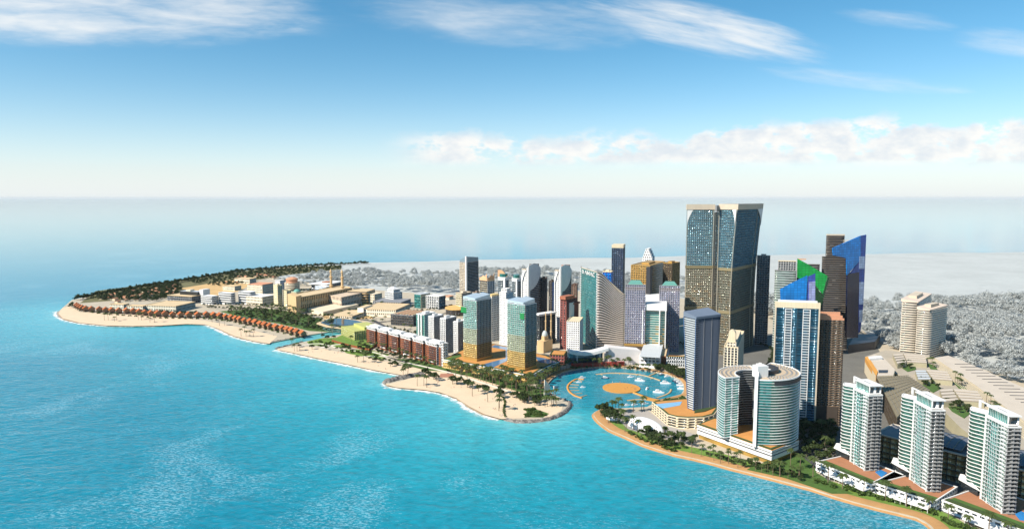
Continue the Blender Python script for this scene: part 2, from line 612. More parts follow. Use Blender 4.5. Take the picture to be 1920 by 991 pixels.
FARC = px([(2600, 470), (2300, 471.5), (2100, 471), (1920, 473), (1850, 474.5), (1760, 474), (1640, 477), (1560, 476.5), (1400, 480), (1290, 480), (1180, 484), (1090, 484), (1000, 486.5), (900, 487.5), (800, 491), (690, 493), (560, 499), (450, 509), (330, 528), (200, 550), (135, 563)], 0.0)
land_pts = coast + [(420, 170), (2600, 170)] + FARC
coast_np = np.array(coast)

# ---------------------------------------------------------------- water
xs = np.concatenate([[-160000, -60000, -25000, -12000, -6000, -3500, -2200, -1700], np.arange(-1400, 800, 20.0), [900, 1400, 3000, 8000, 25000, 60000, 160000]])
ys = np.concatenate([[-3000, -500, 0], np.arange(150, 2000, 20.0), [2200, 2600, 3200, 4200, 6000, 9000, 14000, 25000, 50000, 90000, 160000]])
GX, GY = np.meshgrid(xs, ys)
nx, ny = len(xs), len(ys)
WV = np.column_stack([GX.ravel(), GY.ravel(), np.zeros(nx * ny)])
a_, b_ = coast_np, np.roll(land_pts, -1, 0)[:len(coast_np)]
dist = np.full(len(WV), 1e9)
for A, B in zip(coast_np[:47], b_[:47]):
    e = B - A
    t = np.clip(((WV[:, :2] - A) @ e) / (e @ e), 0, 1)
    dist = np.minimum(dist, np.linalg.norm(WV[:, :2] - A - t[:, None] * e, axis=1))
ii = (np.arange(ny - 1)[:, None] * nx + np.arange(nx - 1)[None]).ravel()
WQ = np.column_stack([ii, ii + 1, ii + nx + 1, ii + nx])

wm = bpy.data.materials.new("sea_water")
wm.use_nodes = True
t = NT(wm.node_tree)
tcw = t.n('ShaderNodeTexCoord').outputs['Object']
depth = t.n('ShaderNodeAttribute', attribute_name='depth').outputs['Fac']
big = t.noise(tcw, 0.0045, 4.0, 0.6, 0.4)
d2 = t.m('ADD', depth, t.m('MULTIPLY', t.m('SUBTRACT', big, 0.5), 0.45))
seacol = t.n('ShaderNodeValToRGB', {'Fac': d2})
cr = seacol.color_ramp
cr.elements[0].position = 0.0; cr.elements[0].color = (0.16, 0.46, 0.46, 1)
cr.elements[1].position = 1.0; cr.elements[1].color = (0.006, 0.185, 0.26, 1)
e = cr.elements.new(0.16); e.color = (0.045, 0.34, 0.40, 1)
e = cr.elements.new(0.5); e.color = (0.013, 0.255, 0.32, 1)
mpw = t.n('ShaderNodeMapping', {'Vector': tcw, 'Scale': (0.55, 1.0, 1.0), 'Rotation': (0, 0, R(24))}).outputs[0]
w1 = t.noise(mpw, 0.035, 4.0, 0.6, 0.5)
w2 = t.noise(mpw, 0.16, 4.0, 0.6, 0.4)
w3 = t.noise(mpw, 0.5, 2.0, 0.6)
hgtw = t.m('ADD', t.m('MULTIPLY', w1, 3.4), t.m('ADD', t.m('MULTIPLY', w2, 1.5), t.m('MULTIPLY', w3, 0.35)))
# choppy off the beach, long and calm on the open sea
calm = t.n('ShaderNodeAttribute', attribute_name='chop').outputs['Fac']
bmp = t.n('ShaderNodeBump', {'Strength': 1.0, 'Distance': 1.0, 'Height': t.m('MULTIPLY', hgtw, calm)})
# sun glitter painted as pale flecks of colour, in patches offshore
patch = t.ramp(t.noise(tcw, 0.0055, 3.0, 0.6, 0.8), 0.38, 0.66)
patch = t.m('MULTIPLY', patch, t.ramp(depth, 0.18, 0.6))
fl = t.noise(mpw, 0.5, 4.0, 0.7, 0.5)
glint = t.ramp(t.m('ADD', fl, t.m('MULTIPLY', patch, 0.15)), 0.62, 0.74)
glint = t.m('MULTIPLY', glint, t.m('ADD', t.m('MULTIPLY', patch, 0.44), 0.05))
wc = t.mix(glint, seacol.outputs[0], (0.30, 0.52, 0.60))
trough = t.ramp(w2, 0.3, 0.7, 0.8, 1.18, False)
wc = t.mix(1.0, wc, t.n('ShaderNodeCombineColor', {0: trough, 1: trough, 2: trough}).outputs[0], 'MULTIPLY')
wb = t.n('ShaderNodeBsdfPrincipled', {'Base Color': wc, 'Roughness': 0.08, 'IOR': 1.33, 'Specular IOR Level': 0.5, 'Normal': bmp.outputs[0]})
t.n('ShaderNodeOutputMaterial', {'Surface': wb.outputs[0]})
water = mk("sea_water", WV, WQ, wm, None, None, local=True)
depthv = np.clip(0.05 + dist / 330.0, 0, 1)
mc = np.array(at(1165, 722, 0))
inm = np.clip(1.35 - np.linalg.norm((WV[:, :2] - mc) * np.array([1, 0.9]), axis=1) / 110.0, 0, 1)
depthv = np.maximum(depthv, np.clip(inm * 1.8, 0, 0.92))
da = water.data.attributes.new('depth', 'FLOAT', 'POINT')
da.data.foreach_set('value', depthv.astype(np.float32))
dc = water.data.attributes.new('chop', 'FLOAT', 'POINT')
dc.data.foreach_set('value', np.interp(WV[:, 1], [600, 1300, 2200, 4000], [0.65, 0.20, 0.045, 0.015]).astype(np.float32))
tag(water, kind='structure')

# ---------------------------------------------------------------- land
m_land = mat("pale_paving", (0.42, 0.36, 0.27), 0.85, var=0.16, scale=0.03)
m_sand = mat("beach_sand", (0.62, 0.47, 0.32), 0.9, var=0.1, scale=0.05, bump=0.2)
m_grass = mat("lawn", (0.055, 0.11, 0.018), 0.9, var=0.35, scale=0.12)
m_grass2 = mat("bright_lawn", (0.12, 0.20, 0.03), 0.9, var=0.3, scale=0.12)
m_road = mat("asphalt", (0.055, 0.055, 0.06), 0.85, var=0.15, scale=0.1)
m_mist = mat("pale_plain", (0.40, 0.415, 0.40), 0.95, var=0.16, scale=0.005)  # fog over the far land, painted as a pale ground colour
m_prom = mat("promenade_paving", (0.36, 0.195, 0.075), 0.85, var=0.22, scale=0.12)
m_path = mat("white_path", (0.66, 0.60, 0.50), 0.85, var=0.06, scale=0.1)
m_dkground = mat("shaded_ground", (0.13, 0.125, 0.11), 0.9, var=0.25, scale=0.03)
m_foam = bpy.data.materials.new("surf_foam")
m_foam.use_nodes = True
t = NT(m_foam.node_tree)
o = t.n('ShaderNodeTexCoord').outputs['Object']
fa = t.ramp(t.m('ADD', t.noise(o, 0.09, 4.0, 0.65), t.n('ShaderNodeAttribute', attribute_name='edge').outputs['Fac']), 0.62, 1.0)
fb = t.n('ShaderNodeBsdfPrincipled', {'Base Color': (0.8, 0.82, 0.8, 1), 'Roughness': 0.6})
fx = t.n('ShaderNodeMixShader', {0: fa, 1: t.n('ShaderNodeBsdfTransparent').outputs[0], 2: fb.outputs[0]})
t.n('ShaderNodeOutputMaterial', {'Surface': fx.outputs[0]})

ld = MB()
ld.prism(land_pts, -3.0, LZ)
lo = ld.build("ground", [m_land]); tag(lo, kind='structure')

SHORE_N = COAST[:13]
SHORE_S = COAST[21:39]


def offset_line(P, d):
    P = np.array(P)
    T_ = np.gradient(P, axis=0)
    T_ /= np.linalg.norm(T_, axis=1, keepdims=True)
    return P + np.column_stack([T_[:, 1], -T_[:, 0]]) * d


def smooth_line(P, step=8.0):
    """resample a polyline with rounded bends"""
    P = np.array(P, dtype=float)
    n = len(P)
    out = []
    for i in range(n - 1):
        p0, p1, p2, p3 = P[max(i - 1, 0)], P[i], P[i + 1], P[min(i + 2, n - 1)]
        k = max(2, int(np.linalg.norm(p2 - p1) / step))
        for j in range(k):
            s = j / k
            out.append(0.5 * ((2 * p1) + (-p0 + p2) * s + (2 * p0 - 5 * p1 + 4 * p2 - p3) * s * s + (-p0 + 3 * p1 - 3 * p2 + p3) * s ** 3))
    out.append(P[-1])
    return np.array(out)


def ribbon(name, line, offs, zs, m, kind='structure', edge=None):
    L = [offset_line(line, d) for d in offs]
    n = len(line)
    V = np.concatenate([np.column_stack([l, np.full(n, z)]) for l, z in zip(L, zs)])
    i = np.arange(n - 1)
    Q = np.concatenate([np.column_stack([k * n + i, k * n + i + 1, (k + 1) * n + i + 1, (k + 1) * n + i]) for k in range(len(offs) - 1)])
    o = mk(name, V, Q[:, ::-1], m)
    if kind: o['kind'] = kind
    if edge is not None:
        a = o.data.attributes.new('edge', 'FLOAT', 'POINT')
        a.data.foreach_set('value', np.repeat(np.array(edge, dtype=np.float32), n))
    return o


def edge_slope(name, line, m, width, z_in=LZ + 0.06, z_out=-0.6, inn=-6.0):
    return ribbon(name, line, [inn, 0.0, width], [z_in, z_in - 0.35, z_out], m)


for nm, sh in (("beach", SHORE_N), ("beach", SHORE_S)):
    ln = smooth_line(px(sh, 0.0))
    ribbon("beach_slope", ln, [-14, -3.5], [LZ + 0.10, 1.18], m_sand)
    ribbon("wet_sand", ln, [-3.5, 9], [1.18, -0.8], mat("wet_sand", (0.33, 0.25, 0.17), 0.35, var=0.2, scale=0.08, spec=0.6))
    ribbon("surf", ln, [2.0, 5.5, 10.0, 17.0], [0.62, 0.3, 0.12, 0.05], m_foam, 'structure', [0.10, 0.40, 0.24, 0.0])
sand_n = px(SHORE_N) + px([(520, 630), (470, 618), (420, 607), (380, 600), (330, 595), (260, 590), (200, 588), (150, 585), (132, 574), (118, 576)])
sand_s = px(SHORE_S) + px([(1030, 781), (1052, 770), (1056, 758), (1020, 752), (985, 738), (930, 720), (880, 705), (850, 697), (800, 694), (740, 680),
                           (700, 672), (650, 662), (600, 652), (560, 648), (535, 652)])
sheet("beach", sand_n, LZ + 0.08, m_sand)
sheet("beach", sand_s, LZ + 0.08, m_sand)

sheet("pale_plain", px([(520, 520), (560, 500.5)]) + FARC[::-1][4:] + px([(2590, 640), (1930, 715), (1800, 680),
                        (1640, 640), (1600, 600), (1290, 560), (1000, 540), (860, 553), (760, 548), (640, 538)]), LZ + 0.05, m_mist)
# waterside promenade of the spit, with lawn behind it
SPIT = COAST[65:]
spl = smooth_line(px(SPIT, 0.0))
ribbon("promenade", spl, [-13, -1.2, 3.0], [LZ + 0.12, LZ + 0.10, -0.8], m_prom)
ribbon("spit_lawn", spl, [-30, -13], [LZ + 0.07, LZ + 0.07], m_grass2)
MARW = COAST[45:56]
mwl = smooth_line(px(MARW, 0.0), 5.0)
ribbon("marina_promenade", mwl, [-9, -0.5, 0.6], [LZ + 0.12, LZ + 0.12, -0.8], m_prom)
mwl2 = smooth_line(px(COAST[55:63], 0.0), 5.0)
ribbon("marina_promenade", mwl2, [-9, -0.5, 0.6], [LZ + 0.12, LZ + 0.12, -0.8], m_prom)
# shade painted as darker ground between the towers and right hand blocks; roads
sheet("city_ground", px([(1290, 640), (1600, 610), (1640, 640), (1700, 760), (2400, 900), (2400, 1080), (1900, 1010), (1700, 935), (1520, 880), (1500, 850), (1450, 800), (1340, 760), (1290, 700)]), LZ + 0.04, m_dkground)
sheet("park_lawn", px([(1500, 845), (1535, 862), (1530, 885), (1600, 925), (1560, 925), (1470, 895), (1400, 880), (1420, 868), (1455, 868)]), LZ + 0.14, m_grass)


def road(name, pts, wd, z=LZ + 0.16, m=None):
    ln = smooth_line(px(pts), 10.0)
    return ribbon(name, ln, [-wd / 2, wd / 2], [z, z], m or m_road)


road("road", [(1492, 846), (1520, 862), (1545, 885), (1560, 900)], 8)
road("road", [(840, 700), (870, 690), (800, 665), (760, 640), (735, 620), (700, 600)], 9, LZ + 0.11)
road("road", [(560, 606), (640, 606), (720, 603), (830, 588), (960, 560)], 9, LZ + 0.12)
road("road", [(300, 583), (400, 588), (480, 597), (560, 606)], 7, LZ + 0.13)
road("road", [(1055, 660), (1090, 682), (1180, 682), (1260, 690), (1292, 715)], 9, LZ + 0.13)
road("road", [(420, 570), (500, 575), (620, 590), (700, 602)], 7, LZ + 0.14)
# park behind the beach: lawns and white paths
for pts in ([(575, 640), (600, 634), (640, 632), (680, 638), (690, 648), (650, 652), (610, 648), (580, 646)],
            [(640, 654), (690, 655), (730, 664), (720, 672), (680, 668), (650, 662)],
            [(735, 672), (790, 674), (830, 688), (850, 697), (800, 694), (760, 684)],
            [(828, 680), (880, 690), (940, 707), (990, 722), (985, 738), (930, 720), (880, 705), (840, 697)],
            [(985, 722), (1024, 730), (1034, 745), (1010, 748), (985, 738)],
            [(985, 765), (1010, 768), (1030, 775), (1018, 782), (990, 782)]):
    sheet("park_lawn", px(pts), LZ + 0.17, m_grass2 if pts[0][0] < 700 else m_grass)
for pts, wd in (([(560, 648), (600, 644), (650, 656), (700, 660), (750, 676), (800, 688), (850, 700), (900, 716), (960, 735)], 5.0),
                ([(600, 652), (640, 645), (690, 652), (720, 660)], 6.0), ([(680, 668), (720, 668), (760, 680)], 6.0)):
    ln = smooth_line(px(pts), 8.0)
    ribbon("white_path", ln, [-wd / 2, wd / 2], [LZ + 0.21] * 2, m_path)
sheet("terrace_paving", px([(826, 700), (850, 700), (852, 707), (824, 707)]), LZ + 0.24, mat("brick_paving", (0.36, 0.16, 0.10), 0.85))
for pts in ([(180, 545), (330, 526), (450, 508), (560, 500), (640, 497), (640, 505), (540, 515), (460, 528), (400, 540), (330, 556), (230, 562), (150, 568)],):
    sheet("grove_ground", px(pts), LZ + 0.10, mat("grove_soil", (0.13, 0.12, 0.05), 0.95, var=0.4, scale=0.03))
sheet("sand_lot", px([(340, 540), (460, 520), (480, 528), (450, 545), (380, 560)]), LZ + 0.13, mat("tawny_soil", (0.52, 0.34, 0.15), 0.95, var=0.2, scale=0.02))
sheet("sand_lot", px([(600, 586), (690, 583), (700, 597), (610, 600)]), LZ + 0.09, mat("tawny_soil", (0, 0, 0)))
sheet("park_lawn", px([(568, 547), (590, 547), (592, 554), (572, 556)]), LZ + 0.15, m_grass2)
sheet("palm_lawn", px([(410, 583), (500, 578), (560, 586), (600, 598), (640, 606), (620, 622), (580, 620), (520, 606), (460, 597)]), LZ + 0.08, m_grass)

# ---------------------------------------------------------------- breakwaters
m_rock = mat("breakwater_rock", (0.17, 0.155, 0.14), 0.9, var=0.35, scale=0.25, rnd=0.5, bump=0.4)


def breakwater(label, pts, wd, h, out_off=0.0):
    ln = smooth_line(px(pts, 0.0), 1.6)
    if out_off: ln = offset_line(ln, out_off)
    n = len(ln); k = 9
    T_ = np.gradient(ln, axis=0); T_ /= np.linalg.norm(T_, axis=1, keepdims=True)
    Nn = np.column_stack([T_[:, 1], -T_[:, 0]])
    V = []
    for j in range(k):
        s = j / (k - 1) * 2 - 1
        end = np.minimum(1, np.minimum(np.arange(n), np.arange(n)[::-1]) / 4 + 0.15)
        z = (h + 1.0) * (1 - abs(s) ** 1.6) * end - 1.0
        V.append(np.column_stack([ln + Nn * (s * wd / 2 * end)[:, None], z]))
    V = np.concatenate(V)
    V += rng.normal(0, 1, V.shape) * np.array([0.45, 0.45, 0.5])
    i = np.arange(n - 1)
    Q = np.concatenate([np.column_stack([q * n + i, q * n + i + 1, (q + 1) * n + i + 1, (q + 1) * n + i]) for q in range(k - 1)])
    o = mk("breakwater", V, Q[:, ::-1], m_rock)
    return tag(o, label, "breakwater")


breakwater("rock jetty on the far bank of the creek mouth, beside the last orange roofed villas", [(506, 643), (530, 638), (552, 634), (574, 630)], 8, 2.6)
breakwater("rock jetty on the near bank of the creek mouth, beside the palm park", [(515, 654), (535, 650), (555, 645), (570, 641)], 9, 2.8)
breakwater("dark rock groyne jutting from the middle of the beach below the brick apartments", [(719, 719.5), (740, 714), (765, 709), (796, 702.5)], 19, 6.5)
breakwater("curved rock breakwater round the sandy tip at the marina mouth", [(944, 785), (971, 791), (1012, 789), (1044, 781), (1064, 767), (1067, 756), (1050, 748)], 9, 2.8)

# ---------------------------------------------------------------- the air over the sea
hm_ = bpy.data.materials.new("haze")
hm_.use_nodes = True
t = NT(hm_.node_tree)
hv = t.n('ShaderNodeVolumePrincipled', {'Color': (0.95, 0.98, 1.0, 1), 'Density': 0.000008, 'Anisotropy': 0.0})
t.n('ShaderNodeOutputMaterial', {'Volume': hv.outputs[0]})
hb = MB()
hb.prism([(-170000, -4000), (170000, -4000), (170000, 170000), (-170000, 170000)], -4.0, 300.0, bottom=True)
hb.F.append((3, 2, 1, 0)); hb.M.append(0)
ho = hb.build("haze", [hm_]); tag(ho, "pale haze in the air over the sea", "haze", kind='stuff')

# ================================================================== PLANTS
m_trunk = mat("palm_trunk", (0.16, 0.115, 0.075), 0.9, var=0.3, scale=0.5)
m_frond = leafmat("palm_frond", (0.035, 0.06, 0.014), (0.085, 0.11, 0.03))
m_leaf = leafmat("broad_leaf", (0.016, 0.034, 0.010), (0.06, 0.085, 0.022))
m_shrub = leafmat("shrub_leaf", (0.03, 0.065, 0.015), (0.10, 0.15, 0.03))
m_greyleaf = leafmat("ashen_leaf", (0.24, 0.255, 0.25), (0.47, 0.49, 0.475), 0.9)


def palm_meshes(h, seed):
    r = np.random.default_rng(seed)
    m1 = MB()
    bend = r.normal(0, 0.35, 2)
    prev = (0, 0, -0.5)
    for i in range(1, 5):
        q = (bend[0] * (i / 4) ** 2, bend[1] * (i / 4) ** 2, h * i / 4)
        m1.bar(prev, q, 0.30 - 0.03 * i, 0, 6, 0.27 - 0.03 * i)
        prev = q
    m2 = MB()
    top = Vector(prev)
    nf = 16
    for i in range(nf):
        a = 2 * math.pi * i / nf + r.normal(0, 0.12)
        L = 3.6 * r.uniform(0.85, 1.1); up = r.uniform(0.15, 1.1) if i % 2 else r.uniform(-0.2, 0.5)
        d = Vector((math.cos(a), math.sin(a), 0)); sd = Vector((-d.y, d.x, 0))
        pts = []
        for s in (0, 0.35, 0.7, 1.0):
            pts.append(top + d * (L * s) + Vector((0, 0, L * (up * s - (0.55 + up * 0.6) * s * s))))
        wd = (0.18, 0.62, 0.5, 0.06)
        vs = []
        for p, q in zip(pts, wd):
            vs += [p + sd * q - Vector((0, 0, q * 0.45)), p, p - sd * q - Vector((0, 0, q * 0.45))]
        fs = []
        for k in range(3):
            fs += [(3 * k, 3 * k + 1, 3 * k + 4, 3 * k + 3), (3 * k + 1, 3 * k + 2, 3 * k + 5, 3 * k + 4)]
        m2.add(vs, fs)
    return m1, m2


def leaf_cloud(n, rx, ry, rz, cz, size, seed, clumps=14, jit=0.55):
    """leaf faces gathered in clumps inside an uneven ellipsoid"""
    r = np.random.default_rng(seed)
    d = r.normal(0, 1, (clumps, 3)); d /= np.linalg.norm(d, axis=1, keepdims=True)
    d[:, 2] = np.abs(d[:, 2]) * 1.15 - 0.35
    cen = d * r.uniform(0.45, 0.85, (clumps, 1))
    rad = r.uniform(0.24, 0.46, clumps)
    k = r.integers(0, clumps, n)
    p = r.normal(0, 1, (n, 3)); p /= np.linalg.norm(p, axis=1, keepdims=True)
    P = (cen[k] + p * (rad[k] * r.uniform(0.6, 1.08, n))[:, None]) * np.array([rx, ry, rz]) + np.array([0, 0, cz])
    a = p + r.normal(0, jit, (n, 3)); a /= np.linalg.norm(a, axis=1, keepdims=True)
    x = np.cross(a, r.normal(0, 1, (n, 3))); x /= np.linalg.norm(x, axis=1, keepdims=True)
    y = np.cross(a, x)
    s = (size * r.uniform(0.6, 1.3, n))[:, None]
    V = np.stack([P - x * s - y * s * 0.7, P + x * s - y * s * 0.7, P + x * s + y * s * 0.7, P - x * s + y * s * 0.7], 1).reshape(-1, 3)
    return V, np.arange(4 * n).reshape(n, 4)


def proto_mesh(name, V, F, m, mi=None):
    o = mk(name, V, F, m, None, mi, local=True)
    me = o.data
    bpy.data.objects.remove(o)
    return me


PALM = []
for h, sd in ((9.0, 1), (10.5, 2), (12.0, 3), (8.0, 4)):
    a, b = palm_meshes(h, sd)
    PALM.append((proto_mesh("palm_trunk", a.V, a.F, m_trunk), proto_mesh("palm_crown", b.V, b.F, m_frond),
                 proto_mesh("palm_tree", a.V + b.V, a.F + [tuple(len(a.V) + i for i in f) for f in b.F], [m_trunk, m_frond], [0] * len(a.F) + [1] * len(b.F))))
TREE = []
for sd in (11, 12, 13):
    tm = MB()
    tm.bar((0, 0, -0.5), (0.1, 0, 2.6), 0.32, 0, 6, 0.22)
    for k in range(4):
        an = k * 1.6 + sd
        tm.bar((0.1, 0, 2.4), (1.6 * math.cos(an), 1.6 * math.sin(an), 4.6), 0.15, 0, 5, 0.06)
    V, Fq = leaf_cloud(420, 3.5, 3.5, 2.9, 5.0, 0.42, sd)
    TREE.append((proto_mesh("trunk", tm.V, tm.F, m_trunk), proto_mesh("crown", V, Fq, m_leaf),
                 proto_mesh("broadleaf_tree", tm.V + V.tolist(), tm.F + [tuple(len(tm.V) + i for i in f) for f in Fq.tolist()], [m_trunk, m_leaf], [0] * len(tm.F) + [1] * len(Fq))))
SHRUB = []
for sd in (21, 22, 23):
    V, Fq = leaf_cloud(170, 2.0, 2.0, 1.5, 0.9, 0.32, sd, 9)
    SHRUB.append(proto_mesh("shrub", V, Fq, m_shrub))


def plant(kind, x, y, label, group, cat, s=1.0, z=LZ, parts=True, name=None):
    rz = random.uniform(0, 6.28)
    s *= random.uniform(0.85, 1.15) * (1.15 if kind == 'shrub' or not parts else 1.32)
    if kind == 'shrub':
        o = bpy.data.objects.new(name or "shrub", random.choice(SHRUB)); put(o)
        o.scale = (s, s, s * random.uniform(0.8, 1.1))
        tag(o, label, cat, group)
    else:
        tr = random.choice(PALM if kind == 'palm' else TREE)
        nm = name or ("palm_tree" if kind == 'palm' else "broadleaf_tree")
        if parts:
            o = thing(nm, label, cat, (x, y, z), group)
            put(bpy.data.objects.new("trunk", tr[0]), o)
            put(bpy.data.objects.new("crown", tr[1]), o)
        else:
            o = put(bpy.data.objects.new(nm, tr[2])); tag(o, label, cat, group)
        o.scale = (s, s, s)
    o.location = (x, y, z); o.rotation_euler = (0, 0, rz)
    return o


def inpoly(x, y, P):
    c = False
    j = len(P) - 1
    for i in range(len(P)):
        if (P[i][1] > y) != (P[j][1] > y) and x < (P[j][0] - P[i][0]) * (y - P[i][1]) / (P[j][1] - P[i][1]) + P[i][0]:
            c = not c
        j = i
    return c


def scatter(poly, n, mind, z=LZ, forbid=()):
    """points inside a polygon given in photo pixels, at least mind metres apart"""
    P = px(poly, z)
    x0, x1 = min(p[0] for p in P), max(p[0] for p in P)
    y0, y1 = min(p[1] for p in P), max(p[1] for p in P)
    out = []
    for _ in range(n * 60):
        if len(out) >= n: break
        x, y = random.uniform(x0, x1), random.uniform(y0, y1)
        if inpoly(x, y, P) and all((x - a) ** 2 + (y - b) ** 2 > mind ** 2 for a, b in out) and not any(inpoly(x, y, f) for f in forbid):
            out.append((x, y))
    return out


# ---------------------------------------------------------------- ashen forest on the plain behind the city
FOREST = [(505, 531), (600, 521), (700, 516), (800, 513), (900, 510), (1000, 512), (1100, 512), (1200, 516), (1290, 530), (1450, 570), (1600, 572), (1650, 566), (1700, 566), (1780, 568), (1930, 566), (2300, 560),
          (2300, 830), (2070, 795), (1928, 738), (1810, 686), (1780, 672), (1690, 660), (1640, 640), (1600, 625), (1440, 600), (1290, 560), (1000, 545), (860, 553), (800, 550), (760, 548), (640, 541), (560, 537)]
fp = scatter(FOREST, 2000, 9.5)
FV, FQ = [], []
protos = [leaf_cloud(560, 1, 1, 1, 0.2, 0.07, 60 + i, 16, 0.3) for i in range(5)]
fine = [leaf_cloud(1000, 1, 1, 1, 0.2, 0.055, 70 + i, 16, 0.25) for i in range(5)]
base = 0
for i, (x, y) in enumerate(fp):
    V, Fq = (fine if (x > 380 and y < 1750) else protos)[i % 5]
    big_ = 0.5 + 0.5 * math.sin(x * 0.011 + 1.3) * math.sin(y * 0.009 + 0.4) + 0.25 * math.sin(x * 0.03 + y * 0.021)
    rr = (random.uniform(9, 16) if x > 380 and y < 1750 else random.uniform(6.5, 12.5)) * (0.85 + 0.35 * big_)
    hz_ = rr * random.uniform(0.75, 1.05)
    up = max(0.0, big_) * 17.0
    an = random.uniform(0, 6.28)
    ca, sa = math.cos(an), math.sin(an)
    FV.append(np.column_stack([x + (V[:, 0] * ca - V[:, 1] * sa) * rr, y + (V[:, 0] * sa + V[:, 1] * ca) * rr, LZ + 3 + up + V[:, 2] * hz_]))
    FQ.append(Fq + base); base += len(V)
fo = mk("forest", np.concatenate(FV), np.concatenate(FQ), m_greyleaf)
tag(fo, "ashen grey forest on the pale plain behind the towers", "forest", kind='stuff')

# ================================================================== TOWERS
white = mat("white_render", (0.66, 0.65, 0.63), 0.6, var=0.05, scale=0.1, streak=0.08)
cream = mat("cream_render", (0.62, 0.52, 0.36), 0.7, var=0.08, scale=0.1, streak=0.1)
beige = mat("beige_stone", (0.50, 0.42, 0.32), 0.75, var=0.08, scale=0.1, streak=0.1)
palegrey = mat("pale_grey_panel", (0.50, 0.52, 0.53), 0.55, var=0.07, scale=0.1, streak=0.08)
greyc = mat("grey_concrete", (0.26, 0.26, 0.26), 0.8, var=0.12, scale=0.1, streak=0.15)
darkg = mat("dark_metal", (0.035, 0.036, 0.042), 0.45, var=0.12, scale=0.1)
slate = mat("slate_panel", (0.045, 0.058, 0.082), 0.65, var=0.08, scale=0.08, streak=0.12)
brown = mat("brown_cladding", (0.062, 0.047, 0.036), 0.6, var=0.14, scale=0.1)
tan = mat("tan_mullion", (0.23, 0.20, 0.15), 0.6, var=0.08, scale=0.1)
rust = mat("rust_cladding", (0.30, 0.11, 0.045), 0.75, var=0.15, scale=0.1)
brick = mat("red_brick", (0.21, 0.062, 0.020), 0.85, var=0.2, scale=0.3)
gold = mat("gold_cladding", (0.42, 0.25, 0.07), 0.45, metal=0.3, var=0.1, scale=0.1)
goldlite = mat("ochre_deck", (0.48, 0.22, 0.06), 0.85, var=0.14, scale=0.12)
terracotta = mat("terracotta_deck", (0.34, 0.15, 0.075), 0.85, var=0.15, scale=0.2)
orange = mat("orange_render", (0.58, 0.27, 0.05), 0.7, var=0.08, scale=0.1)
sandst = mat("sandstone", (0.56, 0.385, 0.20), 0.8, var=0.1, scale=0.15, streak=0.1)
salmon = mat("salmon_roof", (0.55, 0.26, 0.15), 0.8, var=0.1, scale=0.2)
maroon = mat("maroon_cladding", (0.17, 0.045, 0.035), 0.7, var=0.14, scale=0.1)
bluepanel = panelmat("blue_panel", (0.004, 0.22, 0.66))
deepblue = panelmat("deep_blue_panel", (0.010, 0.06, 0.32))
greenpanel = panelmat("green_panel", (0.006, 0.36, 0.06))
tealroof = mat("verdigris_roof", (0.12, 0.32, 0.27), 0.6, var=0.1, scale=0.2)
poolm = mat("pool_water", (0.03, 0.19, 0.45), 0.08, var=0.15, scale=0.3, spec=0.8)
lagoonm = mat("lagoon_water", (0.07, 0.17, 0.30), 0.12, var=0.12, scale=0.1, spec=0.8)
hedge = mat("roof_planting", (0.035, 0.06, 0.015), 0.95, var=0.4, scale=0.4)
olive = mat("lime_render", (0.40, 0.40, 0.13), 0.75, var=0.1, scale=0.1)

g_teal = glass("teal_glazing", (0.04, 0.20, 0.175), metal=0.45)
g_blue = glass("blue_grey_glazing", (0.10, 0.20, 0.27))
g_navy = glass("navy_glazing", (0.015, 0.075, 0.12), metal=0.4)
g_dark = glass("dark_glazing", (0.035, 0.045, 0.05), metal=0.35)
g_smoke = glass("smoke_glazing", (0.06, 0.075, 0.085), metal=0.4)
g_gold = glass("bronze_glazing", (0.42, 0.27, 0.07), metal=0.5, rnd=0.3)  # gold tone; on tower storeys it stands for a painted warm reflection
g_green = glass("green_glazing", (0.05, 0.13, 0.10), metal=0.4)
g_aqua = glass("aqua_glazing", (0.065, 0.26, 0.22), metal=0.5)
g_bronze = glass("dark_bronze_glazing", (0.12, 0.085, 0.035), metal=0.5)  # on the twin and resort towers it stands for a painted warm reflection


def tower(name, label, q, nf, st, z1=None, roofm=white, cat="tower", group=None, par=1.4, out=None, warp=None, top=True, z0=None):
    T = thing(name, label, cat, q.loc, group)
    o = out or q.out()
    z1 = q.z1 if z1 is None else z1
    facade(T, "facade", o, q.zb if z0 is None else z0, z1, nf, st, warp)
    if top: roof(T, o, z1, roofm, par, warp=warp)
    return T


def block(T, name, q, m, z0, z1, u=(0, 1), v=(0, 1), mt=None):
    b = MB()
    b.prism(q.out(u[0], u[1], v[0], v[1]), z0, z1, 0, 1 if mt else 0)
    return b.build(name, [m, mt] if mt else [m], T)


def plant_room(T, q, m=palegrey, h=3.5, u=(0.3, 0.7), v=(0.3, 0.7)):
    return block(T, "plant_room", q, m, q.z1 + 0.1, q.z1 + h, u, v)


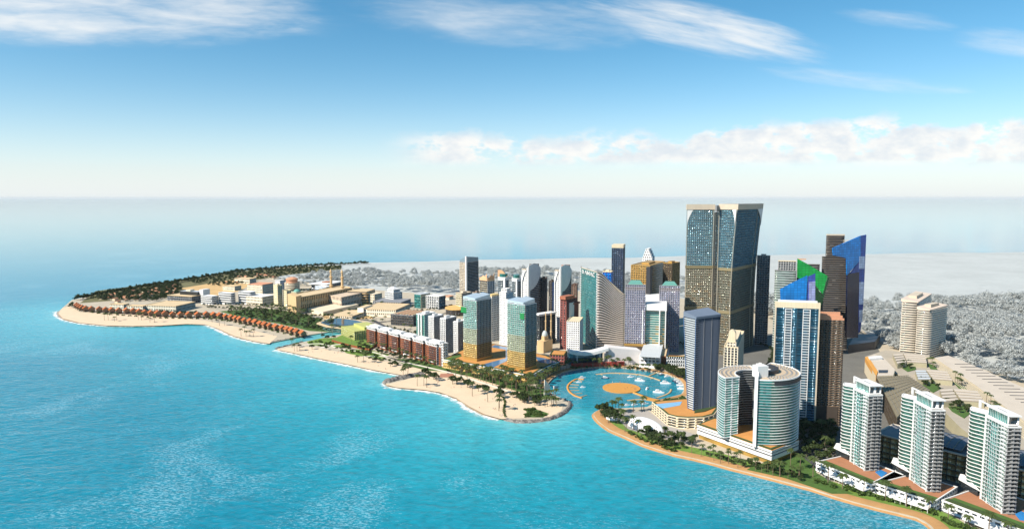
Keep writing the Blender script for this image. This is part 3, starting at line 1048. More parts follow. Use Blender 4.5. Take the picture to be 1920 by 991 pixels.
# ---------------------------------------------------------------- three white towers at the waterfront
PODZ = 10.0
WSPEC = [((1577, 853), 1622, 882, 1653, 742, "the one beside the brown tower"),
         ((1686, 883), 1738, 921, 1770, 770, "the middle one between two pools"),
         ((1813, 916), 1879, 962, 1912, 801, "the one by the frame's edge")]
WLAB = ["white apartment tower with wavy balconies and teal penthouse, farthest of three along the promenade",
        "white apartment tower with wavy balconies and teal penthouse, middle of three along the promenade",
        "white apartment tower with wavy balconies and teal penthouse, nearest of three along the promenade"]
for k, (Lp, xC, yb, xR, yt, _) in enumerate(WSPEC):
    q = Quad(Lp[0], xC, xR, yb, yt, 0, PODZ, Lp)
    nf = 22
    # left face: the outer half runs in an S, then a white fin, then bays up to the corner
    D = q.D
    n_l = (-q.dr[0], -q.dr[1])
    wavy = []
    for i in range(17):
        s = i / 16
        off = 4.2 * math.sin(s * math.pi * 2) * (1 - 0.25 * s) + 3.6 * s * s
        p = q.pt(0, 0.52 + 0.48 * s)
        wavy.append((p[0] - n_l[0] * off * 0.9, p[1] - n_l[1] * off * 0.9))
    core = [q.pt(0, 0), q.pt(1, 0), q.pt(1, 0.55)] + [wavy[-1]] + wavy[-2::-1]
    core = [q.pt(0, 0), q.pt(1, 0), q.pt(1, 0.8), ] + wavy[::-1]
    stw = S(g_green, white, bay=30, pier=0.0, slab=0.13, sout=0.55)
    st0 = S(g_green, palegrey, bay=3.8, pier=0.35, pout=0.2, slab=0.10, sout=0.22)
    str_ = S(g_dark, greyc, bay=4.2, pier=0.9, pout=0.35, slab=0.18, sout=0.5)  # shade of the right face painted with grey frames and dark glass
    styles = [str_, str_, stw] + [stw] * 16 + [st0]
    T = tower("apartment_tower", WLAB[k], q, nf, styles, out=core, group="white wavy towers on the promenade", par=1.0)
    H0 = q.zb; H1 = q.z1
    # white fin between the waves and the bays
    f = MB(); f.prism([q.pt(-0.07, 0.50), q.pt(0.03, 0.50), q.pt(0.03, 0.53), q.pt(-0.07, 0.53)], H0, H1 + 1.6)
    f.build("fin", [white], T)
    # projecting glazed bay with its own floor edges
    facade(T, "bay_window", q.out(-0.09, 0.02, 0.22, 0.36), H0 + 2, H1 - 1, nf, S(g_aqua, palegrey, 2.6, 0.25, 0.1, 0.1, 0.2))
    # balconies stacked at the near corner, each one its own slab
    bm_ = MB(); zz0 = 0.0
    for fl in range(nf):
        z = H0 + (H1 - H0) * (fl + 0.25) / nf
        b = MB(); b.prism(q.out(-0.08, 0.05, 0.02, 0.12), z, z + 1.0)
        b.build("balcony", [white], T)
        for vv in (0.30, 0.62):
            b = MB(); b.prism(q.out(vv, vv + 0.2, -0.045, 0.02), z, z + 0.9)
            b.build("balcony", [greyc], T)
    # penthouse and its flat white roof
    facade(T, "penthouse", q.out(0.10, 0.98, 0.05, 0.50), H1 + 1.0, H1 + 8.5, 1, [S(g_dark, white, 6, 2.2, 0.2, 0.12, 0.2), S(g_dark, white, 6, 2.2, 0.2, 0.12, 0.2), S(g_dark, white, 6, 2.2, 0.2, 0.12, 0.2), S(g_aqua, white, 2.2, 0.2, 0.05, 0.12, 0.1)])
    rp = MB(); rp.prism(q.out(0.06, 1.04, 0.0, 0.55), H1 + 8.5, H1 + 9.4); rp.build("penthouse_roof", [white], T)
    sl = MB(); sl.prism(q.out(0.42, 0.5, 0.18, 0.4), H1 + 9.38, H1 + 9.55); sl.build("roof_slot", [greyc], T)
    fr = MB()
    fr.prism(q.out(0.9, 1.0, 0.95, 1.0), H1 + 0.5, H1 + 6); fr.prism(q.out(0.9, 1.0, 0.55, 1.0), H1 + 6, H1 + 7)
    fr.build("roof_frame", [white], T)
    # entrance canopy at the foot of the waves, columns under the corner
    cp_ = MB(); P = q.pt(0, 0.55); Qp = q.pt(0, 1.05); o1 = q.pt(-0.36, 1.02)
    cp_.prism([P, q.pt(0.06, 1.0), q.pt(0.04, 1.12), o1, q.pt(-0.18, 0.75)], H0 + 5.5, [H0 + 6.2, H0 + 10.5, H0 + 9, H0 + 6, H0 + 6.2])
    cp_.build("canopy", [white], T)
    cg = MB(); cg.prism([q.pt(-0.02, 0.6), q.pt(-0.01, 1.05), q.pt(-0.28, 0.98), q.pt(-0.15, 0.76)], H0, H0 + 5.4); cg.build("lobby", [g_dark], T)
    for (uu, vv) in ((-0.07, 0.0), (-0.08, 0.36), (-0.06, 0.52)):
        b = MB(); c = q.pt(uu, vv); b.bar((c[0], c[1], H0 - 0.5), (c[0], c[1], H0 + 5), 0.5, 0, 8); b.build("column", [white], T)


def terrace_block(label, front, depth, z1, deckm, rot_in=None, tail=None):
    """white two storey terrace below the towers; front = pixel line of its roof edge"""
    A, B = (at(*p, z1) for p in front)
    d = Vector((B[0] - A[0], B[1] - A[1])); L = d.length; d /= L
    nrm = Vector((-d.y, d.x))
    if nrm.y < 0: nrm = -nrm
    P = [A, B, (B[0] + nrm.x * depth, B[1] + nrm.y * depth), (A[0] + nrm.x * depth, A[1] + nrm.y * depth)]
    T = thing("terrace_building", label, "building", ((A[0] + B[0]) / 2 + nrm.x * depth / 2, (A[1] + B[1]) / 2 + nrm.y * depth / 2, LZ), "white terrace buildings under the towers")
    facade(T, "facade", P, LZ, z1, 2, S(g_dark, white, 5.5, 2.0, 0.25, 0.42, 0.5))
    roof(T, P, z1, white, 0.9, 0.5, deckm)

    def lp(a, b): return (A[0] + d.x * L * a + nrm.x * depth * b, A[1] + d.y * L * a + nrm.y * depth * b)
    b = MB(); b.prism([lp(0.01, 0.04), lp(0.99, 0.04), lp(0.99, 0.11), lp(0.01, 0.11)], z1 + 0.1, z1 + 1.25); b.build("roof_hedge", [hedge], T)
    b = MB(); b.prism([lp(0.02, 0.12), lp(0.98, 0.12), lp(0.98, 0.24), lp(0.02, 0.24)], z1 + 0.1, z1 + 0.45); b.build("roof_lawn", [m_grass], T)
    # a second, lower white awning runs along the front
    b = MB(); b.prism([lp(0.25, -0.16), lp(0.97, -0.16), lp(0.97, 0.0), lp(0.25, 0.0)], z1 - 5.0, z1 - 4.2); b.build("awning", [white], T)
    for k in range(9):
        b = MB(); c = lp(0.27 + k * 0.0865, -0.145); b.bar((c[0], c[1], LZ - .2), (c[0], c[1], z1 - 4.9), 0.22, 0, 6); b.build("post", [white], T)
    return T, lp


def pool(T, pts, z):
    b = MB(); b.prism(inset(pts, -0.8), z - 0.3, z + 0.25); b.build("pool_edge", [white], T)
    b = MB(); b.prism(pts, z - 0.3, z + 0.35); b.build("pool", [poolm], T)


T, lp = terrace_block("long white terrace building with grass roof below the farthest white tower", [(1531, 866), (1634, 909)], 46, PODZ, terracotta)
pool(T, px([(1641, 884), (1652, 880.5), (1664, 886), (1653, 894)], PODZ + 0.3), PODZ + 0.3)
T2, lp2 = terrace_block("long white terrace building in front of the middle white tower, pool at its corner", [(1637, 905), (1751, 941)], 48, PODZ, terracotta)
T3, lp3 = terrace_block("white terrace building in front of the nearest white tower, running out of the frame", [(1767, 938), (1990, 1022)], 60, PODZ, terracotta)
pool(T3, px([(1903, 963), (1915, 958), (1935, 966), (1930, 976), (1912, 974)], PODZ + 0.3), PODZ + 0.3)

# ---------------------------------------------------------------- curved pair on the white podium
DZ = LZ + 14
Cx, Cy = at(1420, 836, DZ)
RO = 39.5
RC = -22.0
cen = (Cx + RO * math.sin(R(22)) - 3.0, Cy + RO * math.cos(R(22)))
RI = 23.0
qz = hgt(Cx, Cy, 706)
T = thing("curved_tower", "pair of curved teal and white apartment crescents round a dark court on a white podium", "tower", (*cen, DZ))


def arc(r, a0, a1, n):
    return [(cen[0] + r * math.cos(R(RC + a0 + (a1 - a0) * i / n)), cen[1] + r * math.sin(R(RC + a0 + (a1 - a0) * i / n))) for i in range(n + 1)]


sw = S(g_green, white, 30, 0.0, slab=0.22, sout=0.9)
sg = S(g_teal, palegrey, 30, 0.0, slab=0.10, sout=0.4)
sd = S(g_dark, darkg, 30, 0.0, slab=0.2, sout=0.4, slabm=greyc)
NFC = 24
right = arc(RO, -88, 74, 44) + arc(13.0, 74, -88, 20)
stl = [sg] * 5 + [sw] * 39 + [sd] + [sd] * 20 + [sg]
facade(T, "facade", right, DZ, qz - 3, NFC, stl)
left = arc(RO, 104, 220, 36) + arc(RI, 220, 104, 18)
stl = [sw] * 8 + [sg] * 28 + [S(g_teal, palegrey, 9, 1.6, 0.2, 0.12, 0.3)] + [sd] * 18 + [sd]
facade(T, "facade", left, DZ, qz - 8, NFC, stl)
for ol, zz_ in ((right, qz - 3), (left, qz - 8)):
    roof(T, ol, zz_, white, 0.9, 0.5, mat("roof_ballast", (0.46, 0.36, 0.25), 0.9, var=0.12, scale=0.3))
    a0, a1 = (-70, 68) if ol is right else (112, 214)
    for rr in (RO - 3.2, RO - 7.5, RO - 12):
        m_ = MB()
        for a in np.arange(a0, a1, 7.0):
            c = arc(rr, a, a, 1)[0]
            m_.box(c, 1.6, 1.1, zz_ + 0.1, zz_ + 1.1, R(a))
        o = m_.build("skylight", [greyc], T); o['kind'] = 'stuff'
cap = arc(RO + 1.2, -66, 72, 40) + arc(RO - 1.0, 72, -66, 40)
b = MB(); b.prism(cap, qz - 7.5, qz - 4.2); b.build("cornice", [darkg], T)
for a, w_, z_ in ((-90, 3.2, qz + 9), (88, 3.0, qz + 1)):
    b = MB(); c0, c1 = arc(RI - 3, a, a, 1)[0], arc(RO + 2.2, a, a, 1)[0]
    b.vpanel(c0, c1, [(0, DZ), (RO - RI + 5.2, DZ), (RO - RI + 5.2, z_ - 9), (RO - RI + 1.0, z_ - 9), (RO - RI + 1.0, z_ - 9.01), (0, z_)], w_)
    b.build("fin_wall", [white], T)
b = MB(); b.box(arc(RI + 2, -84, -84, 1)[0], 12, 9, qz - 3, qz + 8.5, 0.25); b.build("stair_tower", [white], T)
b = MB(); b.prism(arc(19.5, -60, 60, 16) + arc(14.5, 60, -60, 16), qz - 2.9, qz + 1.0); b.build("plant_room", [darkg], T)

PODPX = [(1307, 797), (1447, 846), (1498, 826), (1478, 800), (1420, 785), (1335, 786)]
pod = px(PODPX, DZ)
T = thing("podium", "white podium with two dark window bands under the curved crescents", "podium", (*cen, LZ))
b = MB(); b.prism(inset(pod, 1.8), LZ, DZ - 9); b.build("ground_floor", [g_gold], T)
for k, (za, zb_, m_, ins) in enumerate(((DZ - 9, DZ - 5.4, white, 0.0), (DZ - 5.4, DZ - 4.0, darkg, 0.8), (DZ - 4.0, DZ - 2.2, white, 0.0), (DZ - 2.2, DZ - 1.2, darkg, 0.8), (DZ - 1.2, DZ + 1.0, white, -0.1))):
    b = MB()
    b.prism(inset(pod, ins), za, zb_, 0, 1)
    b.build("window_band" if m_ is darkg else "spandrel", [m_, goldlite if k == 4 else m_], T)
b = MB(); b.prism(inset(pod, 1.0), DZ + 0.9, DZ + 2.0, 0, 0); b.build("roof_hedge", [hedge], T)
b = MB(); b.prism(inset(pod, 3.2), DZ + 0.95, DZ + 2.1, 0, 0); b.build("deck", [goldlite], T)

# ---------------------------------------------------------------- slate tower on the ochre deck
GZ = LZ + 12
q = Quad(1281.5, 1301, 1349, 772, 598, 62, GZ)
ss = S(slate, slate, 30, 0.0, slab=0.42, sout=0.0)
sl_ = S(g_smoke, palegrey, 30, 0.0, slab=0.42, sout=0.5)


def wf(V):
    V = V.copy(); u_, v_ = q.uv(V); zf = np.clip((V[:, 2] - q.zb) / q.h, 0, 1)
    wd = (0.45 + 0.55 * zf ** 0.9)
    nv = v_ * wd
    nu = u_ * (0.94 + 0.08 * zf)
    for a in (0, 1):
        V[:, a] += q.dr[a] * q.W * (nu - u_) + q.dl[a] * q.D * (nv - v_)
    return V


T = tower("slate_tower", "tall dark slate tower with a narrow ribbed glass side, standing on the ochre deck", q, 42, [ss, ss, ss, sl_], roofm=slate, par=0, top=False, warp=wf)
fa = T.children[0]
crown = MB(); o_ = q.out(-0.01, 1.03, -0.02, 1.02); crown.prism(o_, q.z1, [q.z1 + 2.5, q.z1 + 3, q.z1 + 8, q.z1 + 6]); crown.build("crown", [mat("slate_top", (0.14, 0.17, 0.22), 0.5, var=0.08)], T)
for uu in (0.33, 0.66):
    b = MB(); P0, P1 = q.pt(uu, -0.03), q.pt(uu, -0.012)
    b.prism(q.out(uu - 0.004, uu + 0.004, -0.012, 0.05), q.zb, q.z1); b.build("joint", [greyc], T)
for (v0, v1) in ((0.0, 0.5), (1.0, 0.32)):
    b = MB()
    for k in range(24):
        za, zb_ = q.zb + q.h * k / 24, q.zb + q.h * (k + 1) / 24
        wa, wb_ = 0.45 + 0.55 * (k / 24) ** 0.9, 0.45 + 0.55 * ((k + 1) / 24) ** 0.9
        if v0 == 0: a_v, b_v = 0.012, 0.012
        else: a_v, b_v = wa, wb_
        A = q.pt(-0.012, a_v); B2 = q.pt(-0.012, b_v)
        b.bar((A[0], A[1], za), (B2[0], B2[1], zb_), 0.45, 0, 5)
    b.build("edge_trim", [mat("blue_steel", (0.06, 0.12, 0.24), 0.4, var=0.1)], T)

GP = [(1223, 754), (1251, 778), (1270, 782.5), (1290, 784), (1320, 783), (1338, 778), (1350, 762), (1335, 748), (1282, 749)]
gp = px(GP, GZ)
T = thing("car_park", "cream parking podium with open decks and ochre roof terrace under the slate tower", "podium", (*np.mean(gp, axis=0), LZ))
facade(T, "facade", gp, LZ, GZ - 0.3, 4, S(g_dark, cream, 9.0, 2.6, 0.4, 0.34, 0.3))
b = MB(); b.prism(inset(gp, -0.4), GZ - 0.3, GZ + 0.9); b.build("parapet", [cream], T)
b = MB(); b.prism(inset(gp, 0.6), GZ, GZ + 1.5); b.build("roof_hedge", [hedge], T)
b = MB(); b.prism(inset(gp, 2.6), GZ, GZ + 1.6); b.build("deck", [goldlite], T)
b = MB(); b.prism(px([(1229, 757), (1279, 752), (1275, 759), (1243, 765)], GZ + 1.7), GZ + 1.0, GZ + 1.75); b.build("pool", [mat("pale_pool_water", (0.22, 0.42, 0.62), 0.1, spec=0.8)], T)
b = MB(); b.prism(px([(1302, 774), (1322, 771), (1345, 762), (1330, 750), (1303, 757)], GZ + 1.7), GZ + 1.0, GZ + 2.4); b.build("planting_bed", [hedge], T)

# ---------------------------------------------------------------- navy tower, brown tower
q = Quad(1454, 1526, 1540, 802, 577, 14)
sn = [S(g_navy, white, 16, 0.6, 0.3, 0.12, 0.15, slabm=g_navy), S(g_navy, greyc, 6, 0.7, 0.2, 0.2, 0.3), S(g_navy, greyc, 8, 1, 0.2, 0.2, 0.3), None]
sn[1] = S(g_navy, greyc, 8, 1, 0.2, 0.2, 0.3)
sn[3] = S(g_navy, darkg, 11, 0.25, 0.1, 0.06, 0.08, slabm=g_navy)
T = tower("navy_tower", "tall navy glass tower with two ladders of white balconies and a cream crown", q, 46, sn, roofm=cream, par=1)
nf = 46
for v0, v1 in ((0.20, 0.36), (0.63, 0.78)):
    for ve in (v0, v1):
        b = MB(); b.prism(q.out(-0.09, 0.02, ve - 0.008, ve + 0.008), q.zb, q.z1 - 2); b.build("rail", [white], T)
    for f_ in range(nf):
        z = q.zb + q.h * f_ / nf
        b = MB(); b.prism(q.out(-0.08, 0.01, v0, v1), z, z + 1.0); b.build("balcony", [palegrey], T)
b = MB()
b.prism(q.out(-0.12, 1.06, -0.03, 1.03), q.z1 - 1, q.z1 + 5.5, 0, 0)
b.build("crown", [cream], T)
b = MB(); b.prism(q.out(0.02, 0.9, 0.04, 0.96), q.z1 + 5.4, q.z1 + 7.5); b.build("plant_room", [white], T)
for (uu, vv) in ((-0.12, -0.03), (1.0, -0.03), (-0.12, 0.995)):
    b = MB(); b.prism(q.out(uu, uu + 0.1, vv, vv + 0.035), q.zb, q.z1 - 1); b.build("corner_column", [beige], T)

q = Quad(1500, 1573, 1588, 797, 600, 8)
T = tower("brown_tower", "dark brown tower with ribbed balconies and a salmon stepped top behind the navy tower", q, 44,
          [S(g_bronze, rust, 3.5, 1.3, 0.4, 0.3, 0.5), S(g_bronze, rust, 5, 2, 0.3, 0.3, 0.4), S(g_bronze, brown, 6, 2, 0.3, 0.3, 0.4), S(g_dark, brown, 5.5, 2.4, 0.8, 0.32, 0.6, slabm=mat("umber_slab", (0.16, 0.105, 0.06), 0.7))], roofm=salmon, par=2)
b = MB(); b.prism(q.out(0.1, 1.0, 0.03, 1.0), q.z1 + 1.0, q.z1 + 5); b.build("roof_terrace", [salmon], T)
b = MB(); b.prism(q.out(0.45, 1.0, 0.08, 1.0), q.z1 + 5, q.z1 + 9); b.build("roof_terrace", [salmon], T)
for k in range(8):
    b = MB(); b.prism(q.out(0.6, 0.8, 0.15 + k * 0.05, 0.18 + k * 0.05), q.z1 + 8.9, q.z1 + 9.6); b.build("roof_light", [brown], T)
b = MB(); b.prism(q.out(-0.35, 0.3, 0.05, 0.6), LZ, LZ + 22); b.build("annex", [brown], T)

# ---------------------------------------------------------------- tallest pair
q = Quad(1287.5, 1332, 1348, 655, 393, 3)
T = thing("twin_tower", "tallest twin towers of teal glass with pale crowns and gold mechanical floors", "tower", q.loc)
g_tall = glass("tall_tower_glazing", (0.035, 0.13, 0.18), metal=0.45, rnd=0.35)
g2p = lambda zf: min(0.95, max(0.0, 1.0 - 1.9 * zf))
NF = 58
sA = S(g_tall, tan, 3.4, 0.35, 0.3, 0.14, 0.3, g2=g_bronze, g2p=g2p)
sB = S(glass('core_glazing', (0.02, 0.025, 0.028), metal=0.2), brown, 5, 1.0, 0.3, 0.2, 0.3)
steel = mat("steel_teal_mullion", (0.13, 0.165, 0.17), 0.5)
g_ol = glass('olive_bronze_glazing', (0.085, 0.095, 0.065), metal=0.5)
sA = S(g_ol, tan, 3.4, 0.3, 0.3, 0.14, 0.3, g2=g_bronze, g2p=lambda zf: 0.6 - 0.6 * zf)  # lower storeys: warm reflection painted into glass and panes
sU = S(g_tall, steel, 3.4, 0.3, 0.3, 0.14, 0.3)
sA5 = S(g_ol, tan, 5.5, 0.4, 0.3, 0.14, 0.3, g2=g_bronze, g2p=lambda zf: 0.6 - 0.5 * zf)
sU5 = S(g_tall, steel, 5.5, 0.4, 0.3, 0.14, 0.3)
ZM = q.zb + q.h * 0.585
facade(T, "facade", q.out(), q.zb, ZM, 34, [sB, sB, sA, sA])
facade(T, "facade", q.out(), ZM, q.z1, 24, [sB, sB, sU, sU])
q2 = Quad(1348, 1372, 1424, 668, 393, 38, LZ)


def w2(V):
    V = V.copy(); u_, v_ = q2.uv(V); zf = np.clip((V[:, 2] - q2.zb) / q2.h, 0, 1.1)
    s_ = (zf ** 2.2) * 7.0 - 4.0
    l_ = 4.0 * np.sin(np.clip(zf, 0, 1) * math.pi) * 0.7
    for a in (0, 1):
        V[:, a] += q2.dr[a] * s_ * np.clip(u_, 0, 1) + q2.dl[a] * (l_ - 5 * zf ** 2 + 3) * (1 - np.clip(v_, 0, 1))
    return V


ZM2 = q2.zb + q2.h * 0.585
facade(T, "facade", q2.out(), q2.zb, ZM2, 34, [sA5, sB, sB, sA], w2)
facade(T, "facade", q2.out(), ZM2, q2.z1, 24, [sU5, sB, sB, sU], w2)
for qq, wv in ((q, None), (q2, w2)):
    for zf in (0.585, 0.29):
        z = qq.zb + qq.h * zf
        V = None
        b = MB(); ol = inset(qq.out(), -0.7); b.prism(ol, z, z + 5)
        if wv is not None: b.V = [tuple(x) for x in wv(np.array(b.V))]
        b.build("mechanical_floor", [mat("gold_louvre", (0.23, 0.185, 0.10), 0.5, metal=0.2, var=0.1, scale=0.4)], T)
    b = MB(); ol = inset(qq.out(), -1.2); b.prism(ol, qq.z1, qq.z1 + 9, 0, 1)
    if wv is not None: b.V = [tuple(x) for x in wv(np.array(b.V))]
    b.build("crown", [beige, greyc], T)
    ul = [(0.0, 0.985, 0.0), (0.0, 0.0, 1.0)] if qq is q else [(0.0, 0.0, 0.0), (0.97, 0.0, 0.0)]
for qq, pu, pv, wv in ((q, -0.02, 0.0, None), (q, -0.02, 0.975, None), (q2, -0.03, 0.97, w2), (q2, -0.03, -0.03, w2), (q2, 0.96, -0.03, w2), (q2, 0.82, -0.03, w2)):
    b = MB(); 
    for k in range(20):
        za, zc = qq.zb + qq.h * k / 20, qq.zb + qq.h * (k + 1) / 20
        A, Bq = np.array([(*qq.pt(pu, pv + 0.015), za)]), np.array([(*qq.pt(pu, pv + 0.015), zc)])
        if wv is not None: A, Bq = wv(A), wv(Bq)
        b.bar(A[0], Bq[0], 0.5, 0, 5)
    b.build("edge_column", [mat("edge_stone", (0.34, 0.30, 0.23), 0.6)], T)
# pale curved brackets below the crowns
for qq, P0, P1, s0, wv in ((q, q.pt(-0.05, 1.0), q.pt(-0.05, 0.0), 1, None), (q2, q2.pt(-0.04, 1.0), q2.pt(-0.04, 0.0), -1, w2), (q2, q2.pt(0, -0.04), q2.pt(1, -0.04), -1, w2)):
    L_ = math.dist(P0, P1)
    pr = [(0, qq.z1 + 0.2)] + [(L_ * 0.22 * (1 - math.sin(i / 6 * math.pi / 2)), qq.z1 - 28 * (i / 6)) for i in range(7)] + [(0, qq.z1 - 29)]
    if s0 < 0: pr = [(L_ - a, z) for a, z in pr]
    b = MB(); b.vpanel(P0, P1, pr, 0.8)
    if wv is not None: b.V = [tuple(x) for x in wv(np.array(b.V))]
    b.build("bracket", [white], T)
b = MB(); b.prism([q.pt(0.4, -0.02), q.pt(0.9, -0.02), q2.pt(0.2, 1.02), q2.pt(0.0, 0.98)], q.zb, q.z1 - 4); b.build("link_core", [glass("core_glazing", (0, 0, 0))], T)
b = MB(); b.prism([q.pt(0.1, -0.03), q.pt(0.9, -0.03), q2.pt(0.3, 1.05), q2.pt(-0.1, 1.02)], q.z1 - 3, q.z1 + 7.5); b.build("link_crown", [greyc], T)

# ---------------------------------------------------------------- sign tower with its wave of bands
q = Quad(1089.5, 1119, 1172, 657, 511, 77)


def w3(V):
    V = V.copy(); u_, v_ = q.uv(V); zf = np.clip((V[:, 2] - q.zb) / q.h, 0, None)
    uu = np.clip(u_, 0, 1)
    s_ = uu * uu * (3 - 2 * uu)
    V[:, 2] -= q.h * 0.29 * s_ * zf ** 1.15
    bulge = np.sin(uu * math.pi) * 3.0
    for a in (0, 1): V[:, a] -= q.dl[a] * bulge * (1 - np.clip(v_, 0, 1)) * -0.6
    return V


ol = [q.pt(i / 14, 0) for i in range(14)] + [q.pt(1, 0), q.pt(1, 1)] + [q.pt(1 - i / 6, 1) for i in range(1, 6)] + [q.pt(0, 1)]
sband = S(g_dark, white, 30, 0, slab=0.5, sout=0.7, slabm=mat("pale_pink_band", (0.62, 0.54, 0.48), 0.6, var=0.06))
steal = S(g_teal, g_teal, 4, 0.12, 0.05, 0.05, 0.06, slabm=g_teal)
T = tower("sign_tower", "teal glass tower with a white name across its top and a sweeping banded side", q, 30,
          [sband] * 14 + [sband] + [sband] * 6 + [S(glass("sign_teal_glazing", (0.03, 0.15, 0.15), metal=0.12, rnd=0.12), tealroof, 5, 0.1, 0.05, 0.06, 0.05, slabm=glass("sign_teal_glazing", (0, 0, 0)))], out=ol, roofm=beige, par=1.0, warp=w3)
for vv in (0.0, 0.985):
    for k in range(32):
        b = MB(); z = q.zb + q.h * k / 32
        b.prism(q.out(-0.03, 0.012, vv, vv + 0.028), z, z + q.h / 32 * 0.62); b.build("white_lug", [white], T)
    b = MB(); b.prism(q.out(-0.015, 0.01, vv + 0.004, vv + 0.022), q.zb, q.z1 + 3); b.build("edge_post", [greyc], T)
# lettering, cut as solid strokes
GL = {'D': [[(0, 0), (.16, 0), (.16, 1), (0, 1)], [(.2, .84), (.6, .84), (.8, .62), (.62, .62), (.52, .70), (.2, .70)], [(.2, 0), (.6, 0), (.8, .3), (.8, .6), (.64, .6), (.64, .34), (.52, .15), (.2, .15)]],
      'A': [[(0, 0), (.17, 0), (.5, .78), (.83, 0), (1, 0), (.58, 1), (.42, 1)]],
      'M': [[(0, 0), (.15, 0), (.15, .7), (.45, .1), (.55, .1), (.85, .7), (.85, 0), (1, 0), (1, 1), (.85, 1), (.5, .33), (.15, 1), (0, 1)]],
      'C': [[(.2, 0), (.85, 0), (.85, .16), (.28, .16), (.16, .3), (.16, .7), (.28, .84), (.85, .84), (.85, 1), (.2, 1), (0, .8), (0, .2)]]}
P0, P1 = q.pt(-0.03, 0.9), q.pt(-0.03, 0.08)
Ls = math.dist(P0, P1)
for i, ch in enumerate("DAMAC"):
    b = MB()
    for st_ in GL[ch]:
        b.vpanel(P0, P1, [(Ls * (0.02 + 0.196 * i + 0.168 * a), q.z1 - 8.6 + c * 6.6) for a, c in st_], 0.6)
    b.build("letter", [white], T)

# ---------------------------------------------------------------- resort pair on the ochre podium
RZ = LZ + 12
RP = [(831, 674), (860, 679), (896, 685.5), (940, 694), (975, 701), (992, 704), (1003, 701), (1012, 695), (1025, 688), (1049, 678), (1026, 668), (960, 652), (925, 645), (870, 655)]
rp_ = px(RP, RZ)
T = thing("resort_podium", "long gold lit shopping podium with roof pools under the two resort towers", "podium", (*np.mean(rp_, axis=0), LZ))
facade(T, "facade", rp_, LZ, RZ - 3.4, 2, S(g_gold, mat('amber_pier', (0.55, 0.36, 0.12), 0.6), 7.0, 1.6, 0.5, 0.2, 0.8))
b = MB(); b.prism(inset(rp_, -0.6), RZ - 3.4, RZ - 2.0); b.build("cornice", [white], T)
b = MB(); b.prism(inset(rp_, 0.1), RZ - 2.0, RZ - 0.2); b.build("attic", [mat("amber_pier", (0, 0, 0))], T)
b = MB(); b.prism(inset(rp_, -0.4), RZ - 0.2, RZ + 0.9); b.build("parapet", [white], T)
b = MB(); b.prism(inset(rp_, 0.8), RZ, RZ + 1.6); b.build("roof_hedge", [hedge], T)
b = MB(); b.prism(inset(rp_, 3.4), RZ, RZ + 1.7); b.build("deck", [goldlite], T)
for pts in ([(900, 684), (948, 671), (948, 655), (920, 650), (928, 646), (955, 651), (975, 660), (957, 673), (925, 688)], [(1003, 668), (1022, 671), (1044, 678), (1028, 681), (1010, 678)]):
    b = MB(); b.prism(px(pts, RZ + 1.8), RZ + 1.0, RZ + 1.85); b.build("pool", [lagoonm], T)
b = MB(); b.prism(px([(836, 672), (862, 662), (866, 667), (845, 675)], RZ + 1.8), RZ + 1.0, RZ + 1.95); b.build("roof_lawn", [m_grass], T)
g2r = lambda zf: min(0.96, max(0.0, 1.25 - 1.9 * zf))
RL = ["teal and gold glass resort tower behind the podium pool, beside the white slabs", "teal and gold glass resort tower at the marina end of the podium"]
